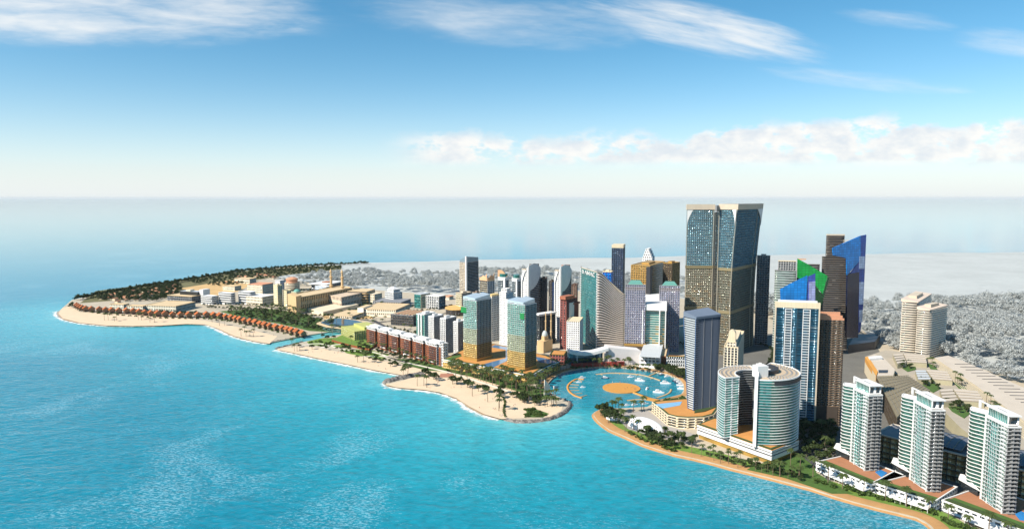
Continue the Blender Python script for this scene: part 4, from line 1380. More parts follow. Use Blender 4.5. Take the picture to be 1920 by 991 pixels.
for k, (xl, xc, xr, yb, yt) in enumerate(((865, 894, 921.5, 677, 564), (947.5, 984, 1005.5, 695, 572))):
    q = Quad(xl, xc, xr, yb, yt, 40, RZ + 1.7)
    nl = 6
    # rounded left face, stepped in plan
    ol = [q.pt(0, 0), q.pt(1, 0), q.pt(1, 1), q.pt(0.25, 1), q.pt(0.05, 0.92), q.pt(-0.03, 0.72), q.pt(-0.03, 0.3)]
    stt = S(g_teal, palegrey, 3.4, 0.25, 0.1, 0.2, 0.45, slabm=mat("aqua_slab", (0.30, 0.36, 0.32), 0.5), g2=g_gold, g2p=g2r)
    str2 = S(g_smoke, palegrey, 3.4, 0.5, 0.2, 0.26, 0.6, slabm=mat("stone_slab", (0.30, 0.27, 0.22), 0.6), g2=g_bronze, g2p=g2r)
    T = thing("resort_tower", RL[k], "tower", q.loc, "resort towers on the podium")
    gs = mat("gold_slab_edge", (0.40, 0.30, 0.13), 0.5); ms = mat("straw_slab_edge", (0.33, 0.33, 0.23), 0.5)  # gold and straw edges: painted warm reflection, fading upward
    sg_ = S(g_gold, gold, 3.4, 0.25, 0.1, 0.2, 0.45, slabm=gs); sgr = S(g_bronze, gold, 3.4, 0.5, 0.2, 0.2, 0.5, slabm=mat("old_gold_slab", (0.28, 0.19, 0.07), 0.6))  # lowest storeys: painted warm reflection, old gold edges included
    g_ch = glass('champagne_glazing', (0.20, 0.24, 0.15), metal=0.5); sm_ = S(g_ch, palegrey, 3.4, 0.25, 0.1, 0.2, 0.45, slabm=ms); smr = S(g_bronze, palegrey, 3.4, 0.5, 0.2, 0.2, 0.5, slabm=mat("stone_slab", (0, 0, 0)))  # middle storeys, where the painted gold reflection fades out
    stt['g2'] = str2['g2'] = None
    facade(T, "facade", ol, q.zb, q.zb + q.h * 0.28, 9, [sgr, sgr, sg_, sg_, sg_, sg_, sg_])  # lowest storeys: reflection of the sunlit city painted as gold glass
    facade(T, "facade", ol, q.zb + q.h * 0.28, q.zb + q.h * 0.53, 8, [smr, smr, sm_, sm_, sm_, sm_, sm_])
    facade(T, "facade", ol, q.zb + q.h * 0.53, q.z1, 15, [str2, str2, stt, stt, stt, stt, stt])
    roof(T, ol, q.z1, palegrey, 0.6)
    b = MB(); b.prism(q.out(0.0, 1.0, 0.08, 0.55), q.z1 + 1, [q.z1 + 3.5, q.z1 + 6.5, q.z1 + 8.5, q.z1 + 4.5]); b.build("roof_blade", [mat("silver_roof", (0.55, 0.62, 0.66), 0.3, metal=0.4)], T)
    b = MB(); b.prism(q.out(0.1, 0.95, 0.6, 0.98), q.z1 + 1, [q.z1 + 4, q.z1 + 6, q.z1 + 6, q.z1 + 4]); b.build("roof_blade", [mat("silver_roof", (0, 0, 0))], T)
    b = MB()
    gv = (0.62, 0.99) if k == 0 else (0.02, 0.22)
    b.prism(q.out(-0.045, 0.03, *gv), q.z1 - 20, q.z1 - 11.5); b.build("green_banner", [mat("leaf_green_glass", (0.02, 0.19, 0.05), 0.3)], T)
    b = MB(); b.prism(inset(ol, -1.0), q.zb - 0.4, q.zb + 4.0); b.build("base_course", [gold], T)

# ---------------------------------------------------------------- six brick apartment blocks
A0, B0 = Vector(at(688, 646)), Vector(at(824, 686))
dv = (B0 - A0).normalized(); nv = Vector((-dv.y, dv.x))
if nv.y < 0: nv = -nv
Ltot = (B0 - A0).length
kb = hgt(A0.x, A0.y, 611.5) - LZ
PL = ["first brick apartment block of the row, at its far end", "second brick apartment block from the far end of the row", "third brick apartment block from the far end of the row",
      "fourth brick apartment block from the far end of the row", "fifth brick apartment block, last but one of the row", "last brick apartment block of the row, beside the resort podium, white end bay"]
for k in range(6):
    a = A0 + dv * (Ltot * k / 6); L_ = Ltot / 6
    stp = 2.0
    c = [a + dv * 0.8, a + dv * (L_ * 0.78), a + dv * (L_ * 0.78) + nv * stp * 2, a + dv * (L_ - 1.0) + nv * stp * 2, a + dv * (L_ - 1.0) + nv * 17, a + dv * 0.8 + nv * 17]
    c = [tuple(x) for x in c]
    z1 = LZ + kb
    mid_ = a + dv * L_ / 2 + nv * 10
    T = thing("brick_apartment_block", PL[k], "apartment block", (mid_.x, mid_.y, LZ), "brick apartment blocks above the beach")
    sb = S(g_dark, brick, 3.6, 1.3, 0.5, 0.30, 0.5, slabm=brick)
    se = S(g_dark, white if k == 5 else brick, 3.8, 1.6, 0.3, 0.4, 0.3)
    facade(T, "facade", c, LZ, z1 - kb * 0.12, 8, [sb, se, sb, se, sb, se])
    facade(T, "attic", inset(c, 0.6), z1 - kb * 0.12, z1, 1, S(g_dark, white, 4.0, 1.0, 0.3, 0.2, 0.9))
    roof(T, inset(c, -0.2), z1, white, 1.0, 0.8)
    pc_ = [tuple(a + dv * (L_ * s) + nv * w_) for s, w_ in ((0.12, 4), (0.86, 4), (0.86, 14), (0.12, 14))]
    b = MB(); b.prism(pc_, z1 + 0.2, z1 + 3.4); b.build("penthouse", [white], T)
    nfl = 7
    for f_ in range(nfl):
        z = LZ + (z1 - kb * 0.12 - LZ) * (f_ + 1.05) / 8
        p = [tuple(a + dv * (L_ * s) + nv * w_) for s, w_ in ((0.30, -1.9), (0.74, -1.9), (0.74, 0.5), (0.30, 0.5))]
        b = MB(); b.prism(p, z - 0.3, z + 0.7); b.build("balcony", [darkg if f_ else white], T)
    if k == 5:
        e = [tuple(a + dv * x + nv * y) for x, y in ((L_ - 1.0, 5), (L_ + 3.0, 5), (L_ + 3.0, 13), (L_ - 1.0, 13))]
        facade(T, "end_bay", e, LZ, z1 + 1.5, 8, S(g_dark, white, 3.6, 1.7, 0.3, 0.45, 0.2)); roof(T, e, z1 + 1.5, white, 0.8)

# ================================================================== CITY BLOCKS BEHIND
def simple(name, label, xl, xc, xr, yb, yt, th, nf, st, roofm=palegrey, cat="tower", group=None, par=1.2, zb=LZ, pr=True, **kw):
    q = Quad(xl, xc, xr, yb, yt, th, zb)
    T = tower(name, label, q, nf, st, roofm=roofm, cat=cat, group=group, par=par, **kw)
    if pr: plant_room(T, q, roofm)
    return T, q


# dark tower with the slanted top
T, q = simple("dark_tower", "dark grey tower with a slanted top, standing alone against the sea", 862, 875, 897, 578, 492, 40, 30,
              [S(g_dark, darkg, 5, 0.4, 0.2, 0.25, 0.3, slabm=greyc), S(g_dark, greyc, 6, 1), S(g_dark, greyc, 6, 1), S(g_smoke, beige, 3, 1.5, 0.3, 0.3, 0.4)], greyc, pr=False)
b = MB(); b.prism(q.out(), q.z1 + 0.5, [q.z1 + 14, q.z1 + 10, q.z1 + 9, q.z1 + 5]); b.build("crown", [mat("steel_blue_screen", (0.16, 0.22, 0.26), 0.4)], T)
b = MB(); b.prism(q.out(-0.03, 0.06, -0.02, 0.14), q.zb, q.z1 + 14.5); b.build("corner_strip", [white], T)
# crown tower
T, q = simple("crown_tower", "cream banded tower with two pointed peach sails on its roof", 900, 914, 927, 598, 527, 45, 18,
              [S(g_smoke, palegrey, 5, 2.2), S(g_dark, cream, 6, 2), S(g_dark, cream, 6, 2), S(g_dark, cream, 30, 0, slab=0.55, sout=0.7)], cream, pr=False)
m_peach = mat("peach_sail", (0.62, 0.36, 0.20), 0.7)
for (P0, P1) in ((q.pt(-0.05, 1.0), q.pt(-0.05, 0.02)), (q.pt(0.0, 0.0), q.pt(1.0, 0.0))):
    L_ = math.dist(P0, P1); z = q.z1 + 0.8
    b = MB(); b.vpanel(P0, P1, [(0, z), (L_, z), (L_, z + 16), (L_ * 0.8, z + 9), (L_ * 0.5, z + 11), (L_ * 0.25, z + 7), (0, z + 6)], 0.7); b.build("sail", [m_peach], T)
# two drum fronted glass towers
for (xl, xc, xr, yb, yt, lab, sail) in ((931, 945, 957, 604, 521, "dark banded tower with a white collar and peach shell on top", True), (958, 968, 979, 608, 523, "dark banded tower with a flat teal drum on top, beside the white bladed tower", False)):
    q = Quad(xl, xc, xr, yb, yt, 40)
    cc = q.pt(0.5, 0.5); rr = (q.W + q.D) / 2 * 0.55
    ol = [(cc[0] + rr * math.cos(R(a)), cc[1] + rr * math.sin(R(a))) for a in range(-180, 180, 15)]
    T = tower("drum_tower", lab, q, 24, S(g_dark, greyc, 30, 0, slab=0.3, sout=0.5, slabm=mat("steel_slab", (0.22, 0.27, 0.30), 0.5)), out=ol, roofm=white, group="drum towers behind the resort")
    b = MB(); b.prism(inset(ol, -0.7), q.z1 - 5, q.z1 + 0.5); b.build("collar", [white], T)
    b = MB(); b.prism(inset(ol, 2.5), q.z1 + 0.5, q.z1 + 8); b.build("drum", [g_teal], T)
    b = MB(); b.prism(q.out(0.0, 0.22, -0.1, 0.1), q.zb, q.z1); b.build("white_edge", [white], T)
    if sail:
        P0, P1 = q.pt(0.1, 0.9), q.pt(0.6, 0.0); L_ = math.dist(P0, P1); z = q.z1 + 0.5
        b = MB(); b.vpanel(P0, P1, [(0, z)] + [(L_ * i / 8, z + 15 * math.cos(max(0, i / 8 - 0.25) / 0.75 * math.pi / 2)) for i in range(0, 9)] + [(L_, z)], 3); b.build("shell", [m_peach], T)
# twin white bladed towers
BL = ["grey banded twin tower with a white curved blade, the one beside the brown slab", "grey banded twin tower with a white curved blade, the one beside the maroon block"]
for k, (xl, xc, xr, yb, yt) in enumerate(((979, 991, 1013, 634, 506), (1040.5, 1051, 1071, 640, 508))):
    q = Quad(xl, xc, xr, yb, yt, 42)
    T = tower("bladed_tower", BL[k], q, 38, [S(g_dark, palegrey, 30, 0, slab=0.34, sout=0.6, slabm=mat("ash_slab", (0.30, 0.29, 0.29), 0.6)), S(g_dark, greyc, 6, 2), S(g_dark, greyc, 6, 2), S(g_dark, white, 3.4, 1.3, 0.3, 0.3, 0.3)], roofm=beige, group="bladed twin towers")
    P0, P1 = q.pt(-0.04, -0.04), q.pt(1.0, -0.04); L_ = math.dist(P0, P1)
    z1 = q.z1
    b = MB(); b.vpanel(P0, P1, [(0, q.zb), (L_ * 0.13, q.zb), (L_ * 0.13, z1 - 38)] + [(L_ * (0.13 + 0.87 * math.sin(i / 8 * math.pi / 2)), z1 - 38 + 30 * (1 - math.cos(i / 8 * math.pi / 2)) + 8 * i / 8) for i in range(1, 9)] + [(L_ * 0.75, z1 + 9), (L_ * 0.35, z1 + 11), (0, z1 + 8)], 0.9)
    b.build("blade", [mat("blade_white", (0.68, 0.66, 0.63), 0.5)], T)
    P0, P1 = q.pt(-0.06, 1.0), q.pt(-0.06, 0.0); L_ = math.dist(P0, P1)
    b = MB(); b.vpanel(P0, P1, [(0, q.zb), (L_ * 0.12, q.zb), (L_ * 0.12, z1 - 22)] + [(L_ * (0.12 + 0.76 * i / 6), z1 - 22 + 24 * math.sin(i / 6 * math.pi / 2)) for i in range(1, 7)] + [(L_ * 0.88, q.zb), (L_, q.zb), (L_, z1 + 6), (0, z1 - 12)], 0.9)
    b.build("blade", [white], T)
    b = MB(); b.prism(q.out(0.55, 1, 0.2, 0.9), z1 + 1, z1 + 9); b.build("plant_room", [brown if k == 0 else rust], T)
for (n_, lab, xl, xc, xr, yb, yt, m_) in (("brown_slab_tower", "narrow brown slab tower right behind the first bladed tower", 1013, 1023, 1026, 628, 523, mat("cocoa_cladding", (0.14, 0.085, 0.06), 0.7)),
                                     ("brown_slab_tower", "short brown slab tower behind the second bladed tower", 1071, 1080, 1083, 630, 536, mat("cocoa_cladding", (0, 0, 0)))):
    simple(n_, lab, xl, xc, xr, yb, yt, 10, 26, S(g_dark, m_, 4, 2.4, 0.3, 0.4, 0.3), m_)
simple("blue_slim_tower", "slim tower with a bright blue side between the two bladed towers", 1029, 1035, 1041, 636, 528, 35, 26, [S(bluepanel, bluepanel, 6, 0.5, 0.1, 0.1, 0.1), S(g_dark, greyc, 5, 1), S(g_dark, greyc, 5, 1), S(g_dark, brown, 4, 1.8, 0.2, 0.4, 0.3)], brown)
# cream grid, white stepped, black block
T, q = simple("grid_tower", "cream gridded tower with an ochre roof between the two resort towers", 911, 922, 937, 640, 556, 38, 20, S(g_dark, mat("ivory_grid", (0.66, 0.62, 0.55), 0.65), 4.2, 1.5, 0.4, 0.42, 0.4), cream, pr=False)
b = MB(); b.prism(q.out(0.05, 0.95, 0.05, 0.95), q.z1 + 1, q.z1 + 3); b.build("ochre_roof", [mat("straw_roof", (0.60, 0.44, 0.18), 0.8)], T)
T, q = simple("stepped_tower", "white stepped tower with small dark windows behind the resort pair", 937, 953, 974, 648, 562, 40, 18, S(g_dark, white, 3.4, 1.6, 0.3, 0.45, 0.3), white, pr=False)
for (uu, vv, hh) in (((0.0, 0.62), (0.3, 1), 12), ((0.1, 0.45), (0.35, 0.9), 18)):
    facade(T, "setback", q.out(*uu, *vv), q.z1, q.z1 + hh, 3, S(g_dark, white, 3.4, 1.6, 0.3, 0.45, 0.3)); roof(T, q.out(*uu, *vv), q.z1 + hh, white, 0.8)
T, q = simple("black_block", "black glass block under a thin white roof beside the resort tower", 1003, 1012, 1041, 648, 592, 50, 12, S(g_dark, darkg, 6, 0.3, 0.1, 0.08, 0.1), white, pr=False)
b = MB(); b.prism(q.out(-0.1, 1.05, -0.1, 1.1), q.z1 + 1.2, q.z1 + 3); b.build("roof_plate", [white], T)
# small towers left of the resort
T, q = simple("small_tower", "small pale tower with green glass in front of the slanted dark tower", 855, 866, 884, 586, 550, 45, 9, [S(g_dark, greyc, 4, 2), S(g_dark, cream, 4, 2), S(g_dark, cream, 4, 2), S(g_green, cream, 4, 1.5, 0.3, 0.4, 0.4)], beige)
T, q = simple("small_tower", "small brown roofed block at the foot of the slanted dark tower", 886, 894, 903, 592, 549, 45, 9, S(g_dark, palegrey, 4, 2, 0.3, 0.45, 0.3), mat("dull_brown_roof", (0.2, 0.15, 0.12), 0.8))
# maroon block
T, q = simple("maroon_tower", "maroon block with a tall notch and square frames, beside the sign tower", 1051, 1061, 1081, 655, 562, 40, 20, S(g_dark, maroon, 5, 2.6, 0.5, 0.4, 0.5), maroon, pr=False)
b = MB(); b.prism(q.out(-0.1, 0.75, -0.05, 1.0), q.z1 + 0.5, q.z1 + 6); b.build("crown", [mat("brick_orange", (0.32, 0.11, 0.06), 0.8)], T)
b = MB(); b.prism(q.out(0.25, 0.7, -0.12, 0.02), q.zb, q.z1 - 6); b.build("side_frame", [palegrey], T)
b = MB(); b.prism(q.out(0.75, 1.15, -0.1, 0.5), q.zb, q.z1 - 10); b.build("stair_tower", [maroon], T)
b = MB(); b.prism(q.out(0.6, 1.25, -0.18, 0.6), q.z1 - 10, q.z1 - 7); b.build("roof_plate", [maroon], T)
# white grid in front of it
T, q = simple("grid_tower", "white gridded block with a cream roof at the foot of the sign tower", 1063, 1086, 1093, 664, 603, 14, 15, S(g_dark, white, 3.6, 1.3, 0.4, 0.35, 0.4), cream, pr=False)
# dark blue slim tower, blue roof neighbour, stepped white spire, two gold slabs
T, q = simple("navy_slim_tower", "slim dark blue tower with a cream cap rising above the sign tower", 1147, 1166, 1171.5, 625, 465, 15, 40, [S(g_navy, darkg, 5, 0.5), S(g_navy, darkg, 6, 1), S(g_navy, darkg, 6, 1), S(glass("indigo_glazing", (0.04, 0.075, 0.14), metal=0.45), darkg, 4.5, 0.3, 0.15, 0.18, 0.2)], cream, pr=False)
b = MB(); b.prism(q.out(-0.03, 1.03, -0.02, 1.02), q.z1 + 0.3, q.z1 + 6); b.build("cap", [cream], T)
T, q = simple("blue_roof_block", "small blue walled block behind the shoulder of the sign tower", 1130, 1144, 1149, 640, 510, 20, 24, S(deepblue, bluepanel, 5, 1, 0.2, 0.2, 0.2), cream)
T, q = simple("stepped_spire", "slim white gridded spire stepping up behind the gold slabs", 1205, 1220, 1226.5, 610, 486, 22, 30, S(g_smoke, white, 4, 1.5, 0.4, 0.4, 0.4), white, pr=False)
for k in range(4):
    u0 = 0.0; v0 = 0.14 * k
    z = q.z1 + 0.2 + k * 5.2
    b = MB(); facade(T, "setback", q.out(0, 1, 0.25 + 0.12 * k - 0.25, 1 - 0.1 * k), z, z + 5.2, 1, S(g_smoke, white, 4, 1.5, 0.3, 0.35, 0.3)); roof(T, q.out(0, 1, 0.25 + 0.12 * k - 0.25, 1 - 0.1 * k), z + 5.2, white, 0.3, 0.1)
T, q = simple("gold_slab", "gold lattice slab with dark stripes, in front of the white spire", 1183, 1216, 1246, 640, 499, 28, 34, [S(g_bronze, brown, 30, 0, slab=0.35, sout=0.5, slabm=mat("old_gold_slab", (0.28, 0.19, 0.07), 0.6)), S(g_dark, brown, 6, 2), S(g_dark, brown, 6, 2), S(g_bronze, gold, 4.5, 1.2, 0.4, 0.3, 0.3)], gold)
b = MB(); b.prism(q.out(-0.03, 0.12, -0.04, 0.16), q.zb, q.z1 - 0.5); b.build("dark_core", [darkg], T)
T, q = simple("gold_slab", "small orange gold slab tucked beside the tallest twin towers", 1243, 1257, 1274, 632, 494, 40, 34, [S(g_bronze, gold, 4.5, 1.2, 0.4, 0.3, 0.3), S(g_dark, brown, 6, 2), S(g_dark, brown, 6, 2), S(g_bronze, brown, 4, 1.2, 0.4, 0.3, 0.3)], gold)
# twin slate blue towers with verdigris roofs
GLB = ["slate blue gridded tower with a verdigris hipped roof, between sign tower and white roofed tower", "slate blue gridded tower with a verdigris hipped roof, beside the tallest twin towers"]
for k, (xl, xc, xr, yb, yt) in enumerate(((1172.5, 1208, 1214, 668, 534), (1236.5, 1272, 1286, 660, 536))):
    q = Quad(xl, xc, xr, yb, yt, 8)
    sx = S(glass("lilac_glazing", (0.12, 0.14, 0.21), metal=0.45), mat("grey_violet_mullion", (0.33, 0.31, 0.34), 0.6), 3.6, 0.7, 0.35, 0.2, 0.2)
    T = tower("verdigris_tower", GLB[k], q, 30, [S(g_dark, darkg, 5, 0.8), sx, sx, sx], roofm=greyc, group="verdigris roofed twin towers", par=0.6)
    b = MB(); b.prism(q.out(-0.02, 1.02, -0.02, 1.02), q.z1 - 9, q.z1 - 3); b.build("loggia", [mat("loggia_brown", (0.10, 0.08, 0.07), 0.7)], T)
    b = MB(); bs = q.out(0.1, 0.9, 0.12, 0.88); tp = q.out(0.3, 0.7, 0.28, 0.72)
    b.add([(*p, q.z1 + 0.7) for p in bs] + [(*p, q.z1 + 7.5) for p in tp], [(i, (i + 1) % 4, 4 + (i + 1) % 4, 4 + i) for i in range(4)] + [(4, 5, 6, 7)]); b.build("hipped_roof", [tealroof], T)
    if k == 0:
        b = MB(); b.prism(q.out(-0.25, 1.0, -0.05, 1.0), LZ, LZ + 17); b.build("colonnade", [brown], T)
        b = MB(); b.prism(q.out(-0.3, 1.0, -0.08, 1.02), LZ + 17, LZ + 21); b.build("gold_frieze", [gold], T)
# white roofed tower by the marina
q = Quad(1204.5, 1247, 1261, 668, 581, 13)
sw1 = S(g_teal, white, 30, 0, slab=0.25, sout=0.5, slabm=mat("mint_slab", (0.45, 0.50, 0.44), 0.6), g2=g_gold, g2p=lambda zf: min(0.95, 1.5 * max(0, 0.72 - zf)))  # gold panes thicken downward, a warm reflection put into the colour
T = tower("white_capped_tower", "teal and gold banded tower with a heavy white flat cap beside the marina", q, 20, [S(g_dark, tan, 4, 1.4, 0.4, 0.35, 0.4), sw1, sw1, sw1], roofm=white)
b = MB(); b.prism(q.out(-0.05, 1.04, -0.03, 1.03), q.z1 - 0.5, q.z1 + 9.5); b.build("cap", [white], T)
for vv in (-0.01, 0.24, 0.96):
    b = MB(); b.prism(q.out(-0.07, 0.02, vv, vv + 0.045), q.zb, q.z1); b.build("white_pier", [white], T)
b = MB(); b.prism(q.out(-0.4, 1.0, -0.15, 1.0), LZ, LZ + 9); b.build("base", [white], T)
# cream stepped building with the drum
q = Quad(1357.5, 1381, 1408, 735, 652, 22)
T = tower("cream_grid_tower", "cream gridded tower with a round topped turret behind the slate tower", q, 17, [S(g_dark, mat("parchment_grid", (0.62, 0.55, 0.42), 0.7), 5.2, 1.0, 0.5, 0.12, 0.3), S(g_dark, cream, 5, 2), S(g_dark, cream, 5, 2), S(g_dark, mat("parchment_grid", (0, 0, 0)), 4.0, 1.2, 0.4, 0.35, 0.4)], roofm=cream)
facade(T, "setback", q.out(0.0, 0.75, 0.15, 0.8), q.z1 + 0.2, q.z1 + 7, 2, S(g_dark, mat("parchment_grid", (0, 0, 0)), 4, 1.2, 0.3, 0.35, 0.3)); roof(T, q.out(0.0, 0.75, 0.15, 0.8), q.z1 + 7, cream, 0.6)
P0, P1 = q.pt(0.05, 0.72), q.pt(0.05, 0.2); L_ = math.dist(P0, P1); z = q.z1 + 7
b = MB(); b.vpanel(P0, P1, [(0, z), (L_, z), (L_, z + 11)] + [(L_ / 2 + L_ / 2 * math.cos(i / 8 * math.pi), z + 11 + 5 * math.sin(i / 8 * math.pi)) for i in range(1, 8)] + [(0, z + 11)], 9)
b.build("turret", [cream], T)
# dark slim next to the pair
simple("dark_slim_tower", "slim dark green tower right beside the tallest twin towers", 1419, 1438, 1443.5, 648, 480, 15, 40, S(g_dark, greyc, 4.5, 0.6, 0.2, 0.25, 0.3), greyc)
# pale green glass office
T, q = simple("green_glass_tower", "pale green glass tower with floor bands behind the blue shard", 1452, 1487, 1497, 660, 508, 18, 34, S(glass("sage_glazing", (0.20, 0.27, 0.22), metal=0.5), palegrey, 30, 0, slab=0.25, sout=0.4), greyc, pr=False)
facade(T, "setback", q.out(0.05, 0.9, 0.02, 0.85), q.z1 + 0.2, q.z1 + 16, 4, S(g_smoke, greyc, 4, 1.0, 0.3, 0.2, 0.3)); roof(T, q.out(0.05, 0.9, 0.02, 0.85), q.z1 + 16, cream, 1.0)


def pxpanel(T, name, m, P0, P1, pix, th):
    b = MB(); b.vpanel(P0, P1, [onplane(a, c, P0, P1) for a, c in pix], th)
    return b.build(name, [m], T)


def z7(x, y): return (1240 + x / 4.8, 370 + y / 4.8)


# green shard tower
q = Quad(1494, 1530, 1558, 655, 497, 12)
T = tower("green_shard_tower", "dark striped tower faced with a folded bright green shard", q, 40, S(g_dark, brown, 30, 0, slab=0.4, sout=0.5, slabm=mat("taupe_slab", (0.17, 0.14, 0.12), 0.7)), roofm=brown)
A, Bp = at(1492, 668), at(1556, 668)
pxpanel(T, "shard", greenpanel, A, Bp, [z7(1225, 550), z7(1300, 590), z7(1495, 705), z7(1450, 870), z7(1385, 790), z7(1225, 720)], 1.5)
pxpanel(T, "lower_shard", panelmat("bottle_green_panel", (0.006, 0.06, 0.02)), A, Bp, [z7(1385, 800), z7(1452, 880), z7(1500, 715), z7(1510, 720), z7(1430, 1010), z7(1385, 1010)], 1.4)
pxpanel(T, "roof_strip", m_peach, A, Bp, [z7(1225, 548), z7(1305, 552), z7(1300, 562), z7(1240, 562)], 1.0)
# small blue shard
q = Quad(1464, 1505, 1529, 668, 545, 18)
T = tower("blue_shard_tower", "low tower faced with a pointed blue shard in front of the green one", q, 30, S(deepblue, deepblue, 8, 0.4, 0.1, 0.06, 0.1), roofm=deepblue, top=False)
A, Bp = at(1460, 676), at(1531, 676)
pxpanel(T, "shard", bluepanel, A, Bp, [z7(1070, 825), z7(1180, 765), z7(1312, 702), z7(1300, 1010), z7(1075, 1010)], 1.4)
pxpanel(T, "side_shard", panelmat("violet_blue_panel", (0.05, 0.09, 0.42)), A, Bp, [z7(1316, 712), z7(1385, 683), z7(1385, 960), z7(1316, 960)], 1.2)
pxpanel(T, "lilac_pane", panelmat("lilac_panel", (0.30, 0.33, 0.58)), A, Bp, [z7(1325, 760), z7(1383, 752), z7(1383, 1010), z7(1325, 1010)], 2.2)
# tall brown and blue tower
q = Quad(1541, 1587, 1604, 655, 483, 10)
stb = S(g_dark, brown, 30, 0, slab=0.4, sout=0.4, slabm=mat("umber_band", (0.12, 0.09, 0.07), 0.7))
T = tower("blue_wing_tower", "tall dark brown tower with a huge folded blue wing on its side", q, 42, [S(brown, brown, 30, 0, slab=0, sout=0)] * 0 + [stb] * 4, roofm=brown)
facade(T, "upper_tower", q.out(0.2, 1.0, 0.25, 0.88), q.z1 + 0.2, hgt(*q.pt(0.5, 0.5), 441), 14, stb)
roof(T, q.out(0.2, 1.0, 0.25, 0.88), hgt(*q.pt(0.5, 0.5), 441), beige, 2.0)
A, Bp = at(1562, 662), at(1626, 652)
pxpanel(T, "wing", bluepanel, A, Bp, [z7(1540, 455), z7(1790, 345), z7(1790, 560), z7(1668, 700), z7(1662, 545), z7(1545, 520)], 1.6)
pxpanel(T, "wing_edge", deepblue, A, Bp, [z7(1790, 345), z7(1842, 335), z7(1815, 960), z7(1790, 1200), z7(1755, 1240), z7(1760, 800), z7(1668, 720), z7(1790, 560)], 1.4)
pxpanel(T, "wing_shadow_side", panelmat("midnight_panel", (0.012, 0.018, 0.05)), A, Bp, [z7(1670, 690), z7(1775, 670), z7(1765, 1260), z7(1660, 1260)], 2.4)  # darker panel lying in the plane of the wing
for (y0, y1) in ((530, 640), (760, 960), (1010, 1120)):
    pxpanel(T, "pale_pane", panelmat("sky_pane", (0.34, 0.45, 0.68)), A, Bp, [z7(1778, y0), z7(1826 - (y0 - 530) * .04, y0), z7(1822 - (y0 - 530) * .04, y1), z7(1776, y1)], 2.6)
for k in range(7):
    b = MB(); z = q.z1 + 8 + k * 3.4
    b.prism(q.out(-0.02, 0.05, 0.02, 0.30), z, z + 1.3); b.build("fin", [beige], T)
b = MB(); b.prism(px([(1590, 662), (1640, 655), (1650, 640), (1605, 640)]), LZ, LZ + 14); b.build("base", [darkg], T)
# pair of banded towers at the forest edge
bandm = mat("limestone_band", (0.62, 0.55, 0.45), 0.7, var=0.05)
sb_ = S(g_dark, bandm, 30, 0, slab=0.48, sout=0.9)
for lab, xl, xc, xr, yb, yt, th in (("pale banded hotel tower, the rear one of two at the forest edge, slanted roof", 1689, 1716, 1745, 664, 568, 40), ("pale banded hotel tower, the front one of two at the forest edge", 1718.5, 1738, 1776, 675, 583, 52)):
    q = Quad(xl, xc, xr, yb, yt, th)
    T = tower("banded_tower", lab, q, 22, sb_, roofm=bandm, group="banded towers at the forest edge", par=0.6, out=[q.pt(0.0, 0.12), q.pt(0.1, 0.0), q.pt(0.93, -0.04), q.pt(1.0, 0.08), q.pt(1, 1), q.pt(0.1, 1), q.pt(-0.02, 0.9)])
    b = MB(); b.prism(q.out(-0.02, 1.02, -0.02, 1.0), q.z1 + 0.8, [q.z1 + 2.0, q.z1 + 3.0, q.z1 + 5.5, q.z1 + 5.5]); b.build("roof_canopy", [mat("pale_pink_roof", (0.60, 0.48, 0.38), 0.7)], T)
    b = MB(); b.prism(q.out(0.25, 0.7, 0.3, 0.8), q.z1 + 3, q.z1 + 8); b.build("plant_room", [beige], T)
# teal tower and the white slabs behind the brick blocks
T, q = simple("teal_tower", "teal glass tower with white checker columns behind the brick apartments", 781, 796, 816, 642, 590, 30, 16, [S(g_teal, white, 4.5, 0.5, 0.3, 0.2, 0.3), S(g_teal, palegrey, 5, 1), S(g_teal, palegrey, 5, 1), S(g_teal, tealroof, 5, 0.8, 0.3, 0.2, 0.3)], white)
for vv in (0.25, 0.6):
    b = MB(); b.prism(q.out(-0.06, 0.02, vv, vv + 0.16), q.zb, q.z1); b.build("white_pier", [white], T)
SL = ["white ribbed apartment slab beside the teal tower", "white ribbed apartment slab, middle of the row behind the brick blocks", "white ribbed apartment slab next to the resort tower, tall and narrow"]
for k, (xl, xc, xr, yb, yt) in enumerate(((804, 814, 831, 655, 594), (826, 836, 855, 662, 598), (851, 859, 872, 672, 604))):
    q = Quad(xl, xc, xr, yb, yt, 35)
    T = tower("white_slab", SL[k], q, 18, [S(g_smoke, greyc, 3.2, 1.2, 0.6, 0.3, 0.3), S(g_dark, white, 5, 2), S(g_dark, white, 5, 2), S(g_smoke, white, 3.2, 1.5, 0.8, 0.2, 0.2)], roofm=white, group="white apartment slabs behind the brick blocks")
    plant_room(T, q, white, 4.5, (0.2, 0.55), (0.3, 0.7))
# small mosque behind the resort pair
q = Quad(1007, 1019, 1036, 662, 640, 35)
T = thing("mosque", "small sandstone mosque with two thin minarets between black block and maroon block", "mosque", q.loc)
b = MB(); b.prism(q.out(), LZ, q.z1); b.build("hall", [sandst], T)
b = MB(); c = q.pt(0.5, 0.5); b.prism(q.out(0.3, 0.75, 0.3, 0.75), q.z1, q.z1 + 7); b.build("drum", [sandst], T)
b = MB(); b.lathe(c, [(5.0 * math.cos(i / 8 * math.pi / 2) + 0.01, q.z1 + 7 + 9 * math.sin(i / 8 * math.pi / 2)) for i in range(9)], 16); b.build("dome", [mat("dome_lead", (0.42, 0.46, 0.44), 0.4)], T)


